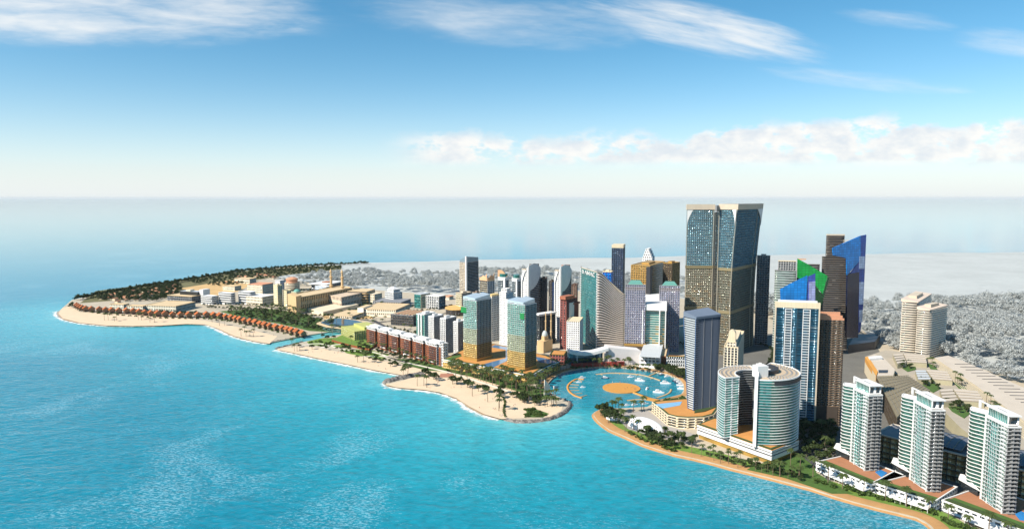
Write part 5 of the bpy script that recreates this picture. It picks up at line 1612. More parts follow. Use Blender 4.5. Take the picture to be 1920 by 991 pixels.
def minaret(T, c, z0, ztop, r, m):
    h = ztop - z0
    b = MB(); b.lathe(c, [(r, z0), (r, z0 + h * 0.45), (r * 1.4, z0 + h * 0.47), (r * 1.4, z0 + h * 0.49), (r * 0.85, z0 + h * 0.5), (r * 0.8, z0 + h * 0.72), (r * 1.2, z0 + h * 0.74), (r * 1.2, z0 + h * 0.76), (r * 0.6, z0 + h * 0.77), (r * 0.6, z0 + h * 0.88), (0.9 * r, z0 + h * 0.9), (0.05, z0 + h)], 10)
    return b.build("minaret", [m], T)


for pxm in (1023, 1033):
    c = at(pxm, 656); minaret(T, c, LZ, hgt(*c, 583), 1.3, sandst)

# ================================================================== PENINSULA
def punched(g, m, bay=4.5, pier=1.9, sl=0.45):
    return S(g, m, bay, pier, 0.3, sl, 0.3)


def low(name, label, xl, xc, xr, yb, yt, th, nf, m, roofm=None, st=None, cat="building", group=None, **kw):
    q = Quad(xl, xc, xr, yb, yt, th, **kw)
    T = tower(name, label, q, nf, st or punched(g_smoke, m), roofm=roofm or m, cat=cat, group=group, par=0.9)
    return T, q


tanroof = mat("tan_roof", (0.56, 0.42, 0.25), 0.85, var=0.12, scale=0.1)
buff = mat("buff_stone", (0.64, 0.54, 0.39), 0.8, var=0.08, scale=0.1)
WB = dict(group="white ribbed blocks on the peninsula")
bandw = S(g_smoke, white, 30, 0, slab=0.5, sout=0.5)
low("white_block", "low white block with pink side wall, first of three behind the villa row", 377, 398, 409, 571, 556, 25, 4, white, st=bandw, **WB)
low("white_block", "white banded block, middle one of three behind the villa row", 410, 434, 441, 571, 550, 25, 5, white, st=bandw, **WB)
low("white_block", "white banded block with a taller rear part, nearest the cream towers", 447, 470, 479, 571, 548, 25, 5, white, st=bandw, **WB)
low("cream_block", "long low cream block below the two cream towers", 462, 492, 514, 574, 557, 25, 3, buff, white)
T, q = low("cream_tower", "taller of the two slim cream towers near the mosque hall", 513, 521, 529, 574, 535, 40, 11, mat("primrose_render", (0.62, 0.54, 0.33), 0.75), group="cream towers near the mosque")
plant_room(T, q, cream, 3)
T, q = low("cream_tower", "shorter of the two slim cream towers near the mosque hall", 531, 538, 546, 574, 545, 40, 8, mat("primrose_render", (0, 0, 0)), group="cream towers near the mosque")
T, q = low("domed_block", "pale green domed block behind the sandstone mosque hall", 545, 556, 569, 572, 548, 40, 5, mat("mint_render", (0.48, 0.50, 0.36), 0.75))
c = q.pt(0.5, 0.5)
b = MB(); b.lathe(c, [(8 * math.cos(i / 6 * math.pi / 2) + .01, q.z1 + 0.2 + 6 * math.sin(i / 6 * math.pi / 2)) for i in range(7)], 16); b.build("dome", [tealroof], T)
T, q = low("dark_glass_block", "dark glass courtyard complex with tan roofs left of the white blocks", 314, 360, 386, 569, 556, 20, 3, darkg, tanroof, st=S(g_dark, greyc, 6, 0.6, 0.2, 0.2, 0.3))
block(T, "upper_wing", q, g_dark, q.z1, q.z1 + 9, (0.45, 0.95), (0.05, 0.75), palegrey)
block(T, "stair_tower", q, buff, q.z1, q.z1 + 13, (0.5, 0.8), (0.35, 0.5))
block(T, "stair_tower", q, white, q.z1, q.z1 + 14, (0.6, 1.1), (-0.12, 0.03))
for lab, a in (("long low grey green hall with tan roof behind the middle of the villa row", (272, 330, 366, 585, 574, 12)), ("low white walled hall with tan roof beside the long grey green hall", (238, 268, 276, 584, 574, 12)),
               ("low grey walled hall with tan roof behind the far villas", (205, 232, 242, 580, 571, 12))):
    low("low_hall", lab, *a, 2, mat("sage_wall", (0.46, 0.44, 0.35), 0.8), tanroof, group="low tan roofed halls behind the villas")
low("tan_roofed_block", "beige block with brick tan roof behind the white banded blocks", 464, 492, 512, 551, 534, 20, 4, buff, salmon)
low("tan_roofed_block", "pale low block with a tan roof by the sandy lot", 418, 440, 452, 545, 537, 20, 2, buff, tanroof)
low("tan_roofed_block", "long tan roofed block on the far side near the dark trees", 440, 468, 480, 532, 523, 20, 2, buff, tanroof)
low("white_block", "small white block in front of the rotunda", 516, 525, 534, 543, 526, 30, 4, white)
# rotunda
c = at(548, 544)
T = thing("rotunda", "round building with an orange tan drum on a pale base near the grey forest", "building", (*c, LZ))
z1 = hgt(*c, 530); z2 = hgt(*c, 522)
ol = [(c[0] + 20 * math.cos(R(a)), c[1] + 20 * math.sin(R(a))) for a in range(0, 360, 15)]
facade(T, "facade", ol, LZ, z1, 4, S(g_smoke, buff, 30, 0, slab=0.6, sout=0.4)); roof(T, ol, z1, buff)
b = MB(); b.lathe(c, [(15, z1), (15, z2 - 3), (16.5, z2 - 3), (16.5, z2), (11, z2 + 3), (0.05, z2 + 5)], 24); b.build("drum", [salmon], T)
# mosque: hall, forecourt, dome and two minarets
q = Quad(540, 568, 700, 588, 564, 64)
T = thing("grand_mosque", "sandstone mosque with two tall minarets and a green dome, in the middle of the peninsula", "mosque", q.loc)
A, Bp = at(541, 583), at(557, 588)
stm = S(g_bronze, sandst, 6.0, 3.0, 0.8, 0.5, 0.5)
ql = Quad(541, 556, 652, 588, 560, 62)
hall = px([(541, 582), (557, 588), (660, 566), (640, 561)])
zt = hgt(*at(557, 588), 559)
facade(T, "hall", hall, LZ, zt, 2, stm); roof(T, hall, zt, sandst, 1.5, 0.4, tanroof)
gate = px([(540, 583), (556, 589), (566, 586), (550, 580)]); b = MB(); b.prism(gate, LZ, zt + 5); b.build("gatehouse", [sandst], T)
prayer = px([(612, 574), (640, 580), (690, 568), (660, 562)]); facade(T, "prayer_hall", prayer, LZ, zt - 7, 2, punched(g_smoke, mat("rose_stone", (0.55, 0.42, 0.30), 0.8), 6, 3)); roof(T, prayer, zt - 7, mat("rose_stone", (0, 0, 0)), 1, 0.3)
fore = px([(578, 585), (606, 592), (672, 577), (645, 571)]); b = MB(); b.prism(fore, LZ, LZ + 9); b.build("forecourt", [buff], T)
cd = at(633, 566); zd = hgt(*cd, 553)
b = MB(); b.box(cd, 34, 34, LZ, zd - 2, 0.6); b.build("dome_base", [sandst], T)
b = MB(); rd = 13.0; b.lathe(cd, [(rd, zd - 2), (rd, zd + 1)] + [(rd * math.cos(i / 8 * math.pi / 2) + 0.02, zd + 1 + rd * 1.15 * math.sin(i / 8 * math.pi / 2)) for i in range(9)], 24); b.build("dome", [mat("dome_green", (0.40, 0.47, 0.43), 0.45)], T)
for pxm, yb, yt in ((621.5, 565, 503), (642.5, 567, 504)):
    c = at(pxm, yb); minaret(T, c, LZ, hgt(*c, yt), 3.6, sandst)
# stadium roof, blue glass block, slabs right of the mosque
T, q = low("white_roofed_hall", "dark hall under a big white flat roof behind the blue glass block", 584, 615, 640, 551, 534, 18, 4, darkg, white, st=S(g_dark, greyc, 8, 1))
b = MB(); b.prism(q.out(-0.12, 1.1, -0.05, 1.08), q.z1 + 0.8, q.z1 + 2.4); b.build("roof_plate", [white], T)
b = MB(); b.prism(q.out(0.4, 0.7, 0.3, 0.7), q.z1 + 2.4, q.z1 + 4.6); b.build("roof_box", [rust], T)
T, q = low("blue_glass_block", "pale blue glass block with white frame in front of the white roofed hall", 591, 612, 622, 557, 538, 30, 5, white, st=[S(g_aqua, white, 5, 0.8, 0.3, 0.25, 0.3), S(g_aqua, white, 5, 1), S(g_aqua, white, 5, 1), S(glass("ice_glazing", (0.25, 0.42, 0.60)), white, 5, 0.9, 0.3, 0.25, 0.3)])
b = MB(); b.prism(px([(569, 551), (590, 556), (595, 549), (585, 544)], LZ + 7), LZ, LZ + 7); b.build("low_wing", [white], T)
low("tan_slab", "long orange tan slab block right of the minarets", 652, 688, 703, 571, 547, 12, 5, mat("apricot_render", (0.56, 0.36, 0.16), 0.75), tanroof, st=S(g_smoke, mat("apricot_render", (0, 0, 0)), 30, 0, slab=0.5, sout=0.5))
low("buff_slab", "pale buff block overlapping the orange tan slab by the minarets", 687, 702, 716, 571, 552, 25, 4, buff)
T, q = low("hotel", "pale blue hotel with a stepped pyramid top in front of the grey forest", 722, 738, 754, 573, 549, 42, 6, palegrey, white, st=S(g_smoke, white, 4, 1.2, 0.4, 0.3, 0.3))
facade(T, "setback", q.out(0.15, 0.85, 0.15, 0.85), q.z1, q.z1 + 7, 2, S(g_smoke, white, 4, 1.2, 0.3, 0.3, 0.3))
b = MB(); bs = q.out(0.12, 0.88, 0.12, 0.88); b.add([(*p, q.z1 + 7) for p in bs] + [(*p, q.z1 + 13) for p in q.out(0.42, 0.58, 0.42, 0.58)], [(i, (i + 1) % 4, 4 + (i + 1) % 4, 4 + i) for i in range(4)] + [(4, 5, 6, 7)]); b.build("pyramid_roof", [white], T)
low("teal_block", "teal glass block with pale sides, left one of two by the forest", 777, 789, 806, 578, 552, 35, 5, palegrey, st=[S(g_green, cream, 4, 1.5, 0.3, 0.3, 0.3), S(g_teal, palegrey, 5, 1), S(g_teal, palegrey, 5, 1), S(g_teal, g_teal, 4, 0.2, 0.1, 0.1, 0.1)])
T, q = low("white_glass_block", "white fronted block with a blue glass end, right one of two by the forest", 799, 823, 835, 580, 556, 30, 5, white, st=[S(g_navy, g_navy, 4, 0.2, 0.1, 0.1, 0.1), S(g_teal, white, 5, 1), S(g_teal, white, 5, 1), S(g_smoke, white, 5, 1.7, 0.5, 0.4, 0.4)])
low("grey_hall", "long flat grey roofed hall below the pale blue hotel", 699, 752, 770, 579, 567, 14, 2, greyc, mat("lead_roof", (0.22, 0.22, 0.23), 0.8))
T, q = low("cream_mall", "long pale building with a tan striped roof in front of the flat grey hall", 678, 742, 768, 594, 581, 12, 2, buff, tanroof)
block(T, "end_block", q, white, LZ, q.z1 + 3, (-0.05, 0.5), (0.92, 1.1), tanroof)
low("tan_terrace", "low tan flat roofed building above the dark glass lens", 618, 660, 690, 600, 593, 15, 1, buff, tanroof)
T, q = low("striped_roof_block", "dark glass building with a striped brown roof behind the brick apartments", 733, 775, 802, 612, 592, 22, 4, greyc, None, st=S(g_dark, brown, 5, 0.8, 0.3, 0.2, 0.3), )
for k in range(7):
    b = MB(); b.prism(q.out(0.05, 0.95, 0.05 + k * 0.13, 0.12 + k * 0.13), q.z1 + 1.0, q.z1 + 1.8); b.build("roof_strip", [salmon if k % 2 else tanroof], T)
# dark glass lens with a tan rim
lens = px([(594, 606), (612, 612), (645, 616), (678, 611), (690, 605), (672, 600), (640, 596), (612, 597)], LZ + 9)
T = thing("lens_pavilion", "flat lens shaped dark glass pavilion with a tan rim near the creek", "pavilion", (*np.mean(lens, axis=0), LZ))
facade(T, "facade", inset(lens, 2), LZ, LZ + 8.2, 2, S(g_dark, tealroof, 6, 0.4, 0.1, 0.12, 0.2))
b = MB(); b.prism(inset(lens, -1), LZ + 8.2, LZ + 9.4); b.build("rim", [tanroof], T)
b = MB(); b.prism(inset(lens, 7), LZ + 9.3, LZ + 10.2); b.build("skylight", [g_dark], T)
# round orange roof
c = at(858, 588); T = thing("round_roof_hall", "round hall with a flat ochre roof left of the first resort tower", "building", (*c, LZ)); zr = hgt(*c, 577)
ol = [(c[0] + 26 * math.cos(R(a)), c[1] + 32 * math.sin(R(a))) for a in range(0, 360, 15)]
facade(T, "facade", ol, LZ, zr, 3, S(g_dark, brown, 5, 1.2, 0.3, 0.35, 0.4)); b = MB(); b.prism(inset(ol, -2), zr, zr + 1.6); b.build("roof", [mat("ochre_roof", (0.58, 0.36, 0.12), 0.8)], T)
c = at(840, 560)
low("ochre_roof_house", "small building with an ochre roof at the edge of the grey forest", 832, 842, 850, 562, 556, 30, 1, buff, salmon)
# lime block on the brick terrace
T, q = low("lime_block", "lime yellow office block on a brick terrace beside the creek", 640, 665, 712, 642, 622, 55, 6, olive, olive, st=S(g_smoke, olive, 3.4, 1.2, 0.4, 0.35, 0.3))
block(T, "upper_storey", q, olive, q.z1, q.z1 + 5, (0.45, 1.0), (0.1, 0.9))
b = MB(); b.prism(px([(622, 636), (650, 644), (692, 653), (712, 640), (690, 630), (640, 628)], LZ + 4), LZ, LZ + 4, 0, 1); b.build("terrace", [brick, m_grass2], T)

# ---------------------------------------------------------------- villas
vl = smooth_line(px([(143, 576), (152, 581), (165, 584), (190, 585), (217, 587), (246, 588), (275, 591), (300, 593), (350, 595), (390, 595), (412, 597), (433, 600), (458, 606), (479, 610), (508, 617), (531, 621), (552, 627), (572, 632)]), 3.0)
seg = np.concatenate([[0], np.cumsum(np.linalg.norm(np.diff(vl, axis=0), axis=1))])
NV = 40
m_tile = mat("terracotta_tile", (0.34, 0.092, 0.022), 0.8, var=0.15, scale=0.5, objvar=0.12)
m_tile2 = mat("pale_tile", (0.42, 0.20, 0.11), 0.85, var=0.15, scale=0.3, objvar=0.3)
m_timber = mat("dark_timber", (0.10, 0.055, 0.03), 0.85, var=0.2, scale=0.4)
m_timber2 = mat("villa_wall", (0.30, 0.20, 0.12), 0.85, var=0.15, scale=0.4)


def gable(w_, d_, z0, zr_, over):
    b = MB(); a, c_ = w_ / 2 + over, d_ / 2 + over
    V = [(-a, -c_, z0), (a, -c_, z0), (a, c_, z0), (-a, c_, z0), (0, -c_, zr_), (0, c_, zr_)]
    V2 = [(x, y, z - 0.5) for x, y, z in V]
    b.add(V + V2, [(0, 4, 5, 3), (1, 2, 5, 4), (6, 9, 11, 10), (7, 10, 11, 8), (0, 6, 10, 4), (4, 10, 7, 1), (3, 5, 11, 9), (5, 2, 8, 11), (0, 3, 9, 6), (1, 7, 8, 2)])
    return b


def mesh_of(b, name, mats):
    o = b.build(name, mats); me = o.data
    V = np.empty(len(me.vertices) * 3, dtype=np.float32); me.vertices.foreach_get("co", V)
    V = V.reshape(-1, 3) + np.array(o.location, dtype=np.float32); me.vertices.foreach_set("co", V.ravel().astype(np.float32)); me.update()
    bpy.data.objects.remove(o)
    return me


v_roof = mesh_of(gable(9, 11, 6.6, 11.0, 1.3), "roof", [m_tile])
b = MB(); b.box((0, 0), 8.4, 10, 2.6, 6.7); b.add([(-4.2, -5, 6.7), (4.2, -5, 6.7), (0, -5, 10.4)], [(0, 1, 2)]); v_wall = mesh_of(b, "wall", [m_timber2])
b = MB(); b.box((0, -1), 9.6, 13, 2.0, 2.6); v_deck = mesh_of(b, "deck", [m_timber])
v_posts = []
for x, y in ((-4.4, -7), (4.4, -7), (-4.4, 4.5), (4.4, 4.5)):
    b = MB(); b.bar((x, y, -1), (x, y, 6.5), 0.28, 0, 5); v_posts.append(mesh_of(b, "post", [m_timber]))
b = MB(); b.box((2.5, 6.5), 6, 6, 0, 6.0); v_ann = mesh_of(b, "rear_wing", [buff])
for k in range(NV):
    s = seg[-1] * (k + 0.3) / (NV - 0.3)
    x, y = np.interp(s, seg, vl[:, 0]), np.interp(s, seg, vl[:, 1])
    lab = "beach villa on stilts with terracotta gabled roof in the long row above the beach"
    if k == 0: lab = "beach villa with terracotta roof at the very tip end of the long row"
    if k == NV - 1: lab = "beach villa with terracotta roof at the creek end of the long row, beside the jetty"
    T = thing("beach_villa", lab, "villa", (x, y, LZ), "stilted villas along the peninsula beach", R(34 + random.uniform(-4, 4)))
    sc_ = random.uniform(1.12, 1.26)
    T.scale = (sc_, sc_, sc_)
    for nm, me in [("roof", v_roof), ("wall", v_wall), ("deck", v_deck), ("rear_wing", v_ann)] + [("post", p) for p in v_posts]:
        put(bpy.data.objects.new(nm, me), T)
h_roof = mesh_of(gable(9, 11, 4.2, 7.0, 0.6), "roof", [m_tile2])
b = MB(); b.box((0, 0), 9, 11, -0.5, 4.2); h_wall = mesh_of(b, "wall", [buff])
HP = scatter([(168, 562), (240, 548), (330, 535), (345, 548), (310, 556), (250, 566), (185, 572)], 38, 13) + scatter([(380, 535), (440, 522), (500, 512), (520, 522), (470, 530), (440, 534)], 16, 16)
for i, (x, y) in enumerate(HP):
    far_ = i >= 38
    T = thing("house", "small tiled house among the trees on the far shore near the rotunda" if far_ else "small house with a tiled roof in the grove behind the far villas", "house", (x, y, LZ),
              "small houses on the far shore" if far_ else "small houses in the grove", random.uniform(0, 3.1))
    put(bpy.data.objects.new("roof", h_roof), T); put(bpy.data.objects.new("wall", h_wall), T)

# ================================================================== MARINA FRONT
# white hall with the hanging canopy
A, Bp = at(1066, 686), at(1203, 681)
T = thing("event_hall", "white hall with a curved hanging canopy and a blank white wall on the marina edge", "building", (*((A[0] + Bp[0]) / 2, A[1] + 10), LZ))


def zz7(x, y): return (1000 + x / 4.8, 560 + y / 4.8)


def op(pts): return [onplane(*zz7(a, c), A, Bp) for a, c in pts]


top_ = op([(315, 455), (380, 470), (450, 475), (530, 468), (600, 450), (665, 430)])
b = MB(); b.vpanel(A, Bp, top_ + [(s, z - 4.5) for s, z in top_[::-1]], 16); b.build("canopy", [white], T)
gl = op([(330, 490), (640, 480), (660, 590), (330, 590)])
d_ = Vector((Bp[0] - A[0], Bp[1] - A[1])).normalized(); nb_ = Vector((-d_.y, d_.x))
off = lambda p, k: (p[0] + nb_.x * k, p[1] + nb_.y * k)
b = MB(); b.vpanel(off(A, 14), off(Bp, 14), [(gl[0][0], LZ), (gl[1][0], LZ), (gl[1][0], gl[1][1]), (gl[0][0], gl[0][1])], 8); b.build("glass_hall", [g_blue], T)
w0, w1 = op([(670, 432), (962, 455)])
b = MB(); b.vpanel(off(A, 8), off(Bp, 8), [(w0[0], LZ), (w1[0], LZ), (w1[0], w1[1] - 1), (w0[0], w0[1])], 22); b.build("wall", [mat("chalk_wall", (0.66, 0.62, 0.60), 0.75, var=0.05)], T)
for xx in (395, 600, 664):
    s_, z_ = onplane(*zz7(xx, 475), A, Bp)
    b = MB(); c = (A[0] + d_.x * s_, A[1] + d_.y * s_); b.bar((c[0], c[1], LZ), (c[0], c[1], z_ - 2), 0.9, 0, 8); b.build("column", [white], T)
b = MB(); b.vpanel(off(A, -6), off(Bp, -6), [(3, LZ), (gl[1][0] + 30, LZ), (gl[1][0] + 30, LZ + 5.5), (3, LZ + 5.5)], 6); b.build("shop_front", [mat("red_awning", (0.36, 0.05, 0.035), 0.7, var=0.3, scale=0.2)], T)
q = Quad(1031, 1058, 1068, 684, 666, 12, LZ, width=30)
T = tower("shop_block", "low shops with an ochre roof terrace left of the hanging canopy", q, 3, S(g_dark, maroon, 5, 2, 0.4, 0.4, 0.4), roofm=hedge, cat="building", par=0.8)
block(T, "roof_terrace", q, goldlite, q.z1, q.z1 + 1.0, (0.1, 0.9), (0.05, 0.9))
q = Quad(1201, 1236, 1250, 690, 668, 15)
T = tower("white_shop_block", "low white flat roofed shop building with deep eaves on the marina edge", q, 3, S(g_dark, white, 6, 2, 0.4, 0.5, 1.4), roofm=white, cat="building", par=0.6)
b = MB(); b.prism(q.out(-0.1, 1.05, -0.05, 1.02), q.z1 + 0.8, q.z1 + 1.8); b.build("roof_plate", [palegrey], T)
block(T, "side_wing", q, rust, LZ, q.z1 - 4, (0.2, 1.0), (-0.3, -0.02), tanroof)
q = Quad(1251, 1284, 1300, 688, 669, 6)
T = tower("colonnade_block", "grey colonnaded block with an ochre roof court, left of the slate tower", q, 3, S(g_smoke, palegrey, 3.2, 1.1, 0.6, 0.2, 0.3), roofm=hedge, cat="building", par=1.0)
block(T, "roof_terrace", q, goldlite, q.z1, q.z1 + 1.4, (0.1, 0.95), (0.08, 0.92))

# white shell pavilion on the spit
c = np.array(at(1208, 801)); e_ = np.array(at(1246, 812)) - np.array(at(1172, 788)); e_ = e_ / np.linalg.norm(e_); f_ = np.array([-e_[1], e_[0]])
V, Fq = [], []
NU, NVv = 28, 10
for j in range(NVv + 1):
    ph = j / NVv * math.pi / 2
    for i in range(NU):
        a = 2 * math.pi * i / NU
        rx, ry = 24 * (1 + 0.12 * math.cos(a)), 12.5
        p = c + e_ * rx * math.cos(a) * math.cos(ph) + f_ * ry * math.sin(a) * math.cos(ph)
        V.append((*p, LZ + 11 * math.sin(ph) ** 0.9))
Fq = [(j * NU + i, j * NU + (i + 1) % NU, (j + 1) * NU + (i + 1) % NU, (j + 1) * NU + i) for j in range(NVv) for i in range(NU)]
T = thing("shell_pavilion", "smooth white shell pavilion with scattered dark openings on the spit", "pavilion", (*c, LZ))
m_shell = mat("shell_white", (0.80, 0.79, 0.78), 0.45, var=0.03)
mk("shell", V, Fq, m_shell, T, smooth=True)
for k in range(26):
    a = random.uniform(3.5, 5.9); ph = random.uniform(0.25, 0.95)
    p = c + e_ * 24.1 * (1 + 0.12 * math.cos(a)) * math.cos(a) * math.cos(ph) + f_ * 12.6 * math.sin(a) * math.cos(ph)
    b = MB(); b.box(p, random.uniform(0.7, 1.8), 0.8, LZ + 11 * math.sin(ph) ** 0.9 - 0.3, LZ + 11 * math.sin(ph) ** 0.9 + 0.22, random.uniform(0, 3)); b.build("opening", [darkg], T)
c2 = at(1150, 784)
b = MB(); b.lathe(c2, [(8.5 * math.cos(i / 6 * math.pi / 2) + .01, LZ + 5 * math.sin(i / 6 * math.pi / 2)) for i in range(7)], 20); o = b.build("dome_pavilion", [m_shell], None, True); tag(o, "small white domed shell beside the big white shell pavilion", "pavilion")
for (pts, lab) in (([(1178, 804), (1215, 815), (1250, 824), (1300, 834), (1306, 815), (1262, 800), (1240, 786), (1215, 770), (1160, 772), (1150, 778)], "x"),):
    sheet("shell_plaza", px(pts), LZ + 0.18, mat("plaza_paving", (0.34, 0.31, 0.28), 0.85, var=0.1, scale=0.1))

# deck island, docks
m_deck = mat("dock_timber", (0.50, 0.235, 0.05), 0.8, var=0.12, scale=0.3)
m_dock = mat("dock_boards", (0.42, 0.30, 0.16), 0.85, var=0.15, scale=0.3)
ci = at(1165, 727.5, 0)
b = MB(); b.lathe(ci, [(25.5, -1), (25.5, 1.1)], 40); b.prism([(ci[0] + 25.5 * math.cos(2 * math.pi * i / 40), ci[1] + 25.5 * math.sin(2 * math.pi * i / 40)) for i in range(40)], 1.0, 1.1)
b = MB(); b.prism([(ci[0] + 25.5 * math.cos(2 * math.pi * i / 40), ci[1] + 25.5 * math.sin(2 * math.pi * i / 40)) for i in range(40)], -1, 1.1)
o = b.build("deck_island", [m_deck]); tag(o, "round ochre timber deck floating in the middle of the marina", "deck")


def dock(label, pts, wd, fingers=None, m=m_dock, z=0.75):
    ln = smooth_line(px(pts, 0.0), 3.0)
    T = thing("floating_dock", label, "dock", (*ln[len(ln) // 2], 0.0))
    Lf, Rg = offset_line(ln, -wd / 2), offset_line(ln, wd / 2)
    n = len(ln)
    V = np.concatenate([np.column_stack([Lf, np.full(n, z)]), np.column_stack([Rg, np.full(n, z)]), np.column_stack([Lf, np.full(n, -0.6)]), np.column_stack([Rg, np.full(n, -0.6)])])
    i = np.arange(n - 1)
    Q = np.concatenate([np.column_stack([i + n, i + n + 1, i + 1, i]), np.column_stack([i, i + 1, i + 2 * n + 1, i + 2 * n]), np.column_stack([i + 3 * n, i + 3 * n + 1, i + n + 1, i + n])])
    mk("walkway", V, Q, m, T)
    if fingers:
        sgn, step, fl = fingers
        for k in range(3, n - 2, step):
            p = ln[k]; t_ = ln[k + 1] - ln[k - 1]; t_ /= np.linalg.norm(t_); nn_ = np.array([t_[1], -t_[0]]) * sgn
            A_, B_ = p + nn_ * wd * 0.4, p + nn_ * fl
            d1 = np.array([-nn_[1], nn_[0]]) * 0.55
            b = MB(); b.prism([tuple(A_ - d1), tuple(B_ - d1), tuple(B_ + d1), tuple(A_ + d1)][::-1], -0.4, z - 0.12); b.build("finger_pier", [m_dock], T)
    return T


dock("crescent floating dock with finger piers on the harbour mouth side of the marina", [zz7(455, 725), zz7(400, 720), zz7(350, 742), zz7(310, 785), zz7(322, 830), zz7(370, 868), zz7(440, 892)], 2.8, (-1, 5, 14), m_deck)
dock("long curved floating dock behind the round deck, along the far side", [zz7(560, 680), zz7(700, 668), zz7(850, 672), zz7(1000, 690), zz7(1145, 735)], 2.6, (1, 9, 7))
dock("short dock branch joining the far quay to the long curved dock", [zz7(1040, 695), zz7(1090, 675), zz7(1135, 657)], 2.4)
dock("curved dock arm beside the moored yacht near the bridge end", [zz7(1240, 815), zz7(1230, 840), zz7(1190, 865), zz7(1110, 892)], 2.6)
dock("straight ochre timber bridge from the round deck to the quay", [zz7(890, 838), zz7(1000, 880), zz7(1110, 918)], 4.2, None, m_deck, 1.05)
dock("short dock with finger berths by the palms on the spit", [zz7(840, 915), zz7(950, 905), zz7(1080, 905)], 2.2, (1, 7, 7))
for cpx, lab in (((1226, 750), "small square timber landing at the quay end of the bridge"),):
    c = at(*cpx, 0); b = MB(); b.box(c, 18, 9, -0.6, 1.2, -0.6); o = b.build("landing_stage", [m_deck]); tag(o, lab, "landing stage")

# yachts
m_hull = mat("hull_white", (0.80, 0.80, 0.80), 0.25, var=0.03)
m_navyh = mat("hull_navy", (0.03, 0.05, 0.10), 0.25, var=0.05)


def boat_meshes(hm, L=15.0, W=4.4):
    b = MB()
    st_ = [(-0.5, 0.86, 0.0), (-0.2, 1.0, 0.0), (0.15, 0.95, 0.05), (0.36, 0.6, 0.2), (0.5, 0.04, 0.45)]
    for x, w_, sh in st_:
        b.V += [(x * L, -w_ * W / 2, 1.5 + sh), (x * L * 0.96, -w_ * W * 0.38, -0.4), (x * L * 0.96, w_ * W * 0.38, -0.4), (x * L, w_ * W / 2, 1.5 + sh)]
    for k in range(4):
        for j in range(3): b.F.append((4 * k + j, 4 * k + 4 + j, 4 * k + 5 + j, 4 * k + 1 + j)); b.M.append(0)
        b.F.append((4 * k, 4 * k + 3, 4 * k + 7, 4 * k + 4)); b.M.append(0)
    b.F += [(0, 1, 2, 3), (16, 19, 18, 17)]; b.M += [0, 0]
    hull = mesh_of(b, "hull", [hm])
    b = MB(); b.prism([(-0.30 * L, -1.6), (0.14 * L, -1.5), (0.30 * L, -0.5), (0.30 * L, 0.5), (0.14 * L, 1.5), (-0.30 * L, 1.6)], 1.4, [3.4, 3.3, 2.2, 2.2, 3.3, 3.4]); cab = mesh_of(b, "cabin", [m_hull])
    b = MB(); b.prism([(-0.31 * L, -1.66), (0.13 * L, -1.58), (0.22 * L, -0.9), (0.22 * L, 0.9), (0.13 * L, 1.58), (-0.31 * L, 1.66)], 2.3, [2.95, 2.95, 2.8, 2.8, 2.95, 2.95]); win = mesh_of(b, "windscreen", [g_dark])
    b = MB(); b.prism([(-0.26 * L, -1.3), (0.04 * L, -1.2), (0.04 * L, 1.2), (-0.26 * L, 1.3)], 4.2, 4.4)
    for x, y in ((-0.22 * L, -1.1), (-0.22 * L, 1.1), (0.0, 1.1), (0.0, -1.1)): b.bar((x, y, 3.3), (x, y, 4.25), 0.08, 0, 4)
    top_ = mesh_of(b, "flybridge", [m_hull])
    return [("hull", hull), ("cabin", cab), ("windscreen", win), ("flybridge", top_)]


BW, BN = boat_meshes(m_hull), boat_meshes(m_navyh)
for (xp, yp, an, k, s, lab) in ((1200, 714, -22, 0, 1.25, "large white motor yacht behind the right edge of the round deck"),
                                (1248, 719, -14, 0, 1.3, "large white motor yacht halfway between the round deck and the slate tower"),
                                (1235, 736, -20, 0, 1.3, "white motor yacht moored inside the curved dock arm by the bridge"),
                                (1135, 709, -12, 1, 1.0, "dark hulled cruiser behind the left edge of the round deck"),
                                (1183, 707, 5, 0, 0.9, "small white cruiser behind the round deck beside the long dock"),
                                (1213.5, 728.5, 60, 0, 0.8, "small white boat bow on between the deck and the yachts"),
                                (1092, 708.5, 8, 0, 0.9, "white cruiser tied to the far tip of the crescent dock"),
                                (1241, 702.5, 20, 1, 0.9, "dark hulled boat at the short dock branch by the far quay"),
                                (1252, 706, 15, 0, 0.9, "white boat by the far quay next to the dark hulled boat"),
                                (1268, 714.5, -8, 1, 1.0, "dark hulled boat at the quay below the trees, nearest the far corner"),
                                (1273, 718, -12, 1, 1.1, "dark hulled boat at the quay, second from the slate tower"),
                                (1277, 722.5, -15, 0, 1.1, "white yacht at the quay right beside the slate tower"),
                                (1278, 729, -18, 0, 1.0, "white yacht half hidden by the foot of the slate tower"),
                                (1176, 760, 10, 0, 0.75, "small white boat at the berths by the spit palms, harbour mouth end"),
                                (1190, 759, 14, 0, 0.75, "small white boat in the middle of the berths by the spit palms"),
                                (1210, 757, 12, 0, 0.75, "small white boat at the berths by the spit palms, bridge end"),
                                (1093, 726, 5, 0, 0.7, "small white boat among the finger piers of the crescent dock"),
                                (1086, 716.5, 4, 0, 0.7, "tiny white boat at a finger pier in the upper crescent dock")):
    T = thing("motor_yacht", lab, "boat", (*at(xp, yp, 0), 0.0), "boats in the marina", R(an))
    T.scale = (s * 0.78,) * 3
    for nm, me in (BW, BN)[k]: put(bpy.data.objects.new(nm, me), T)

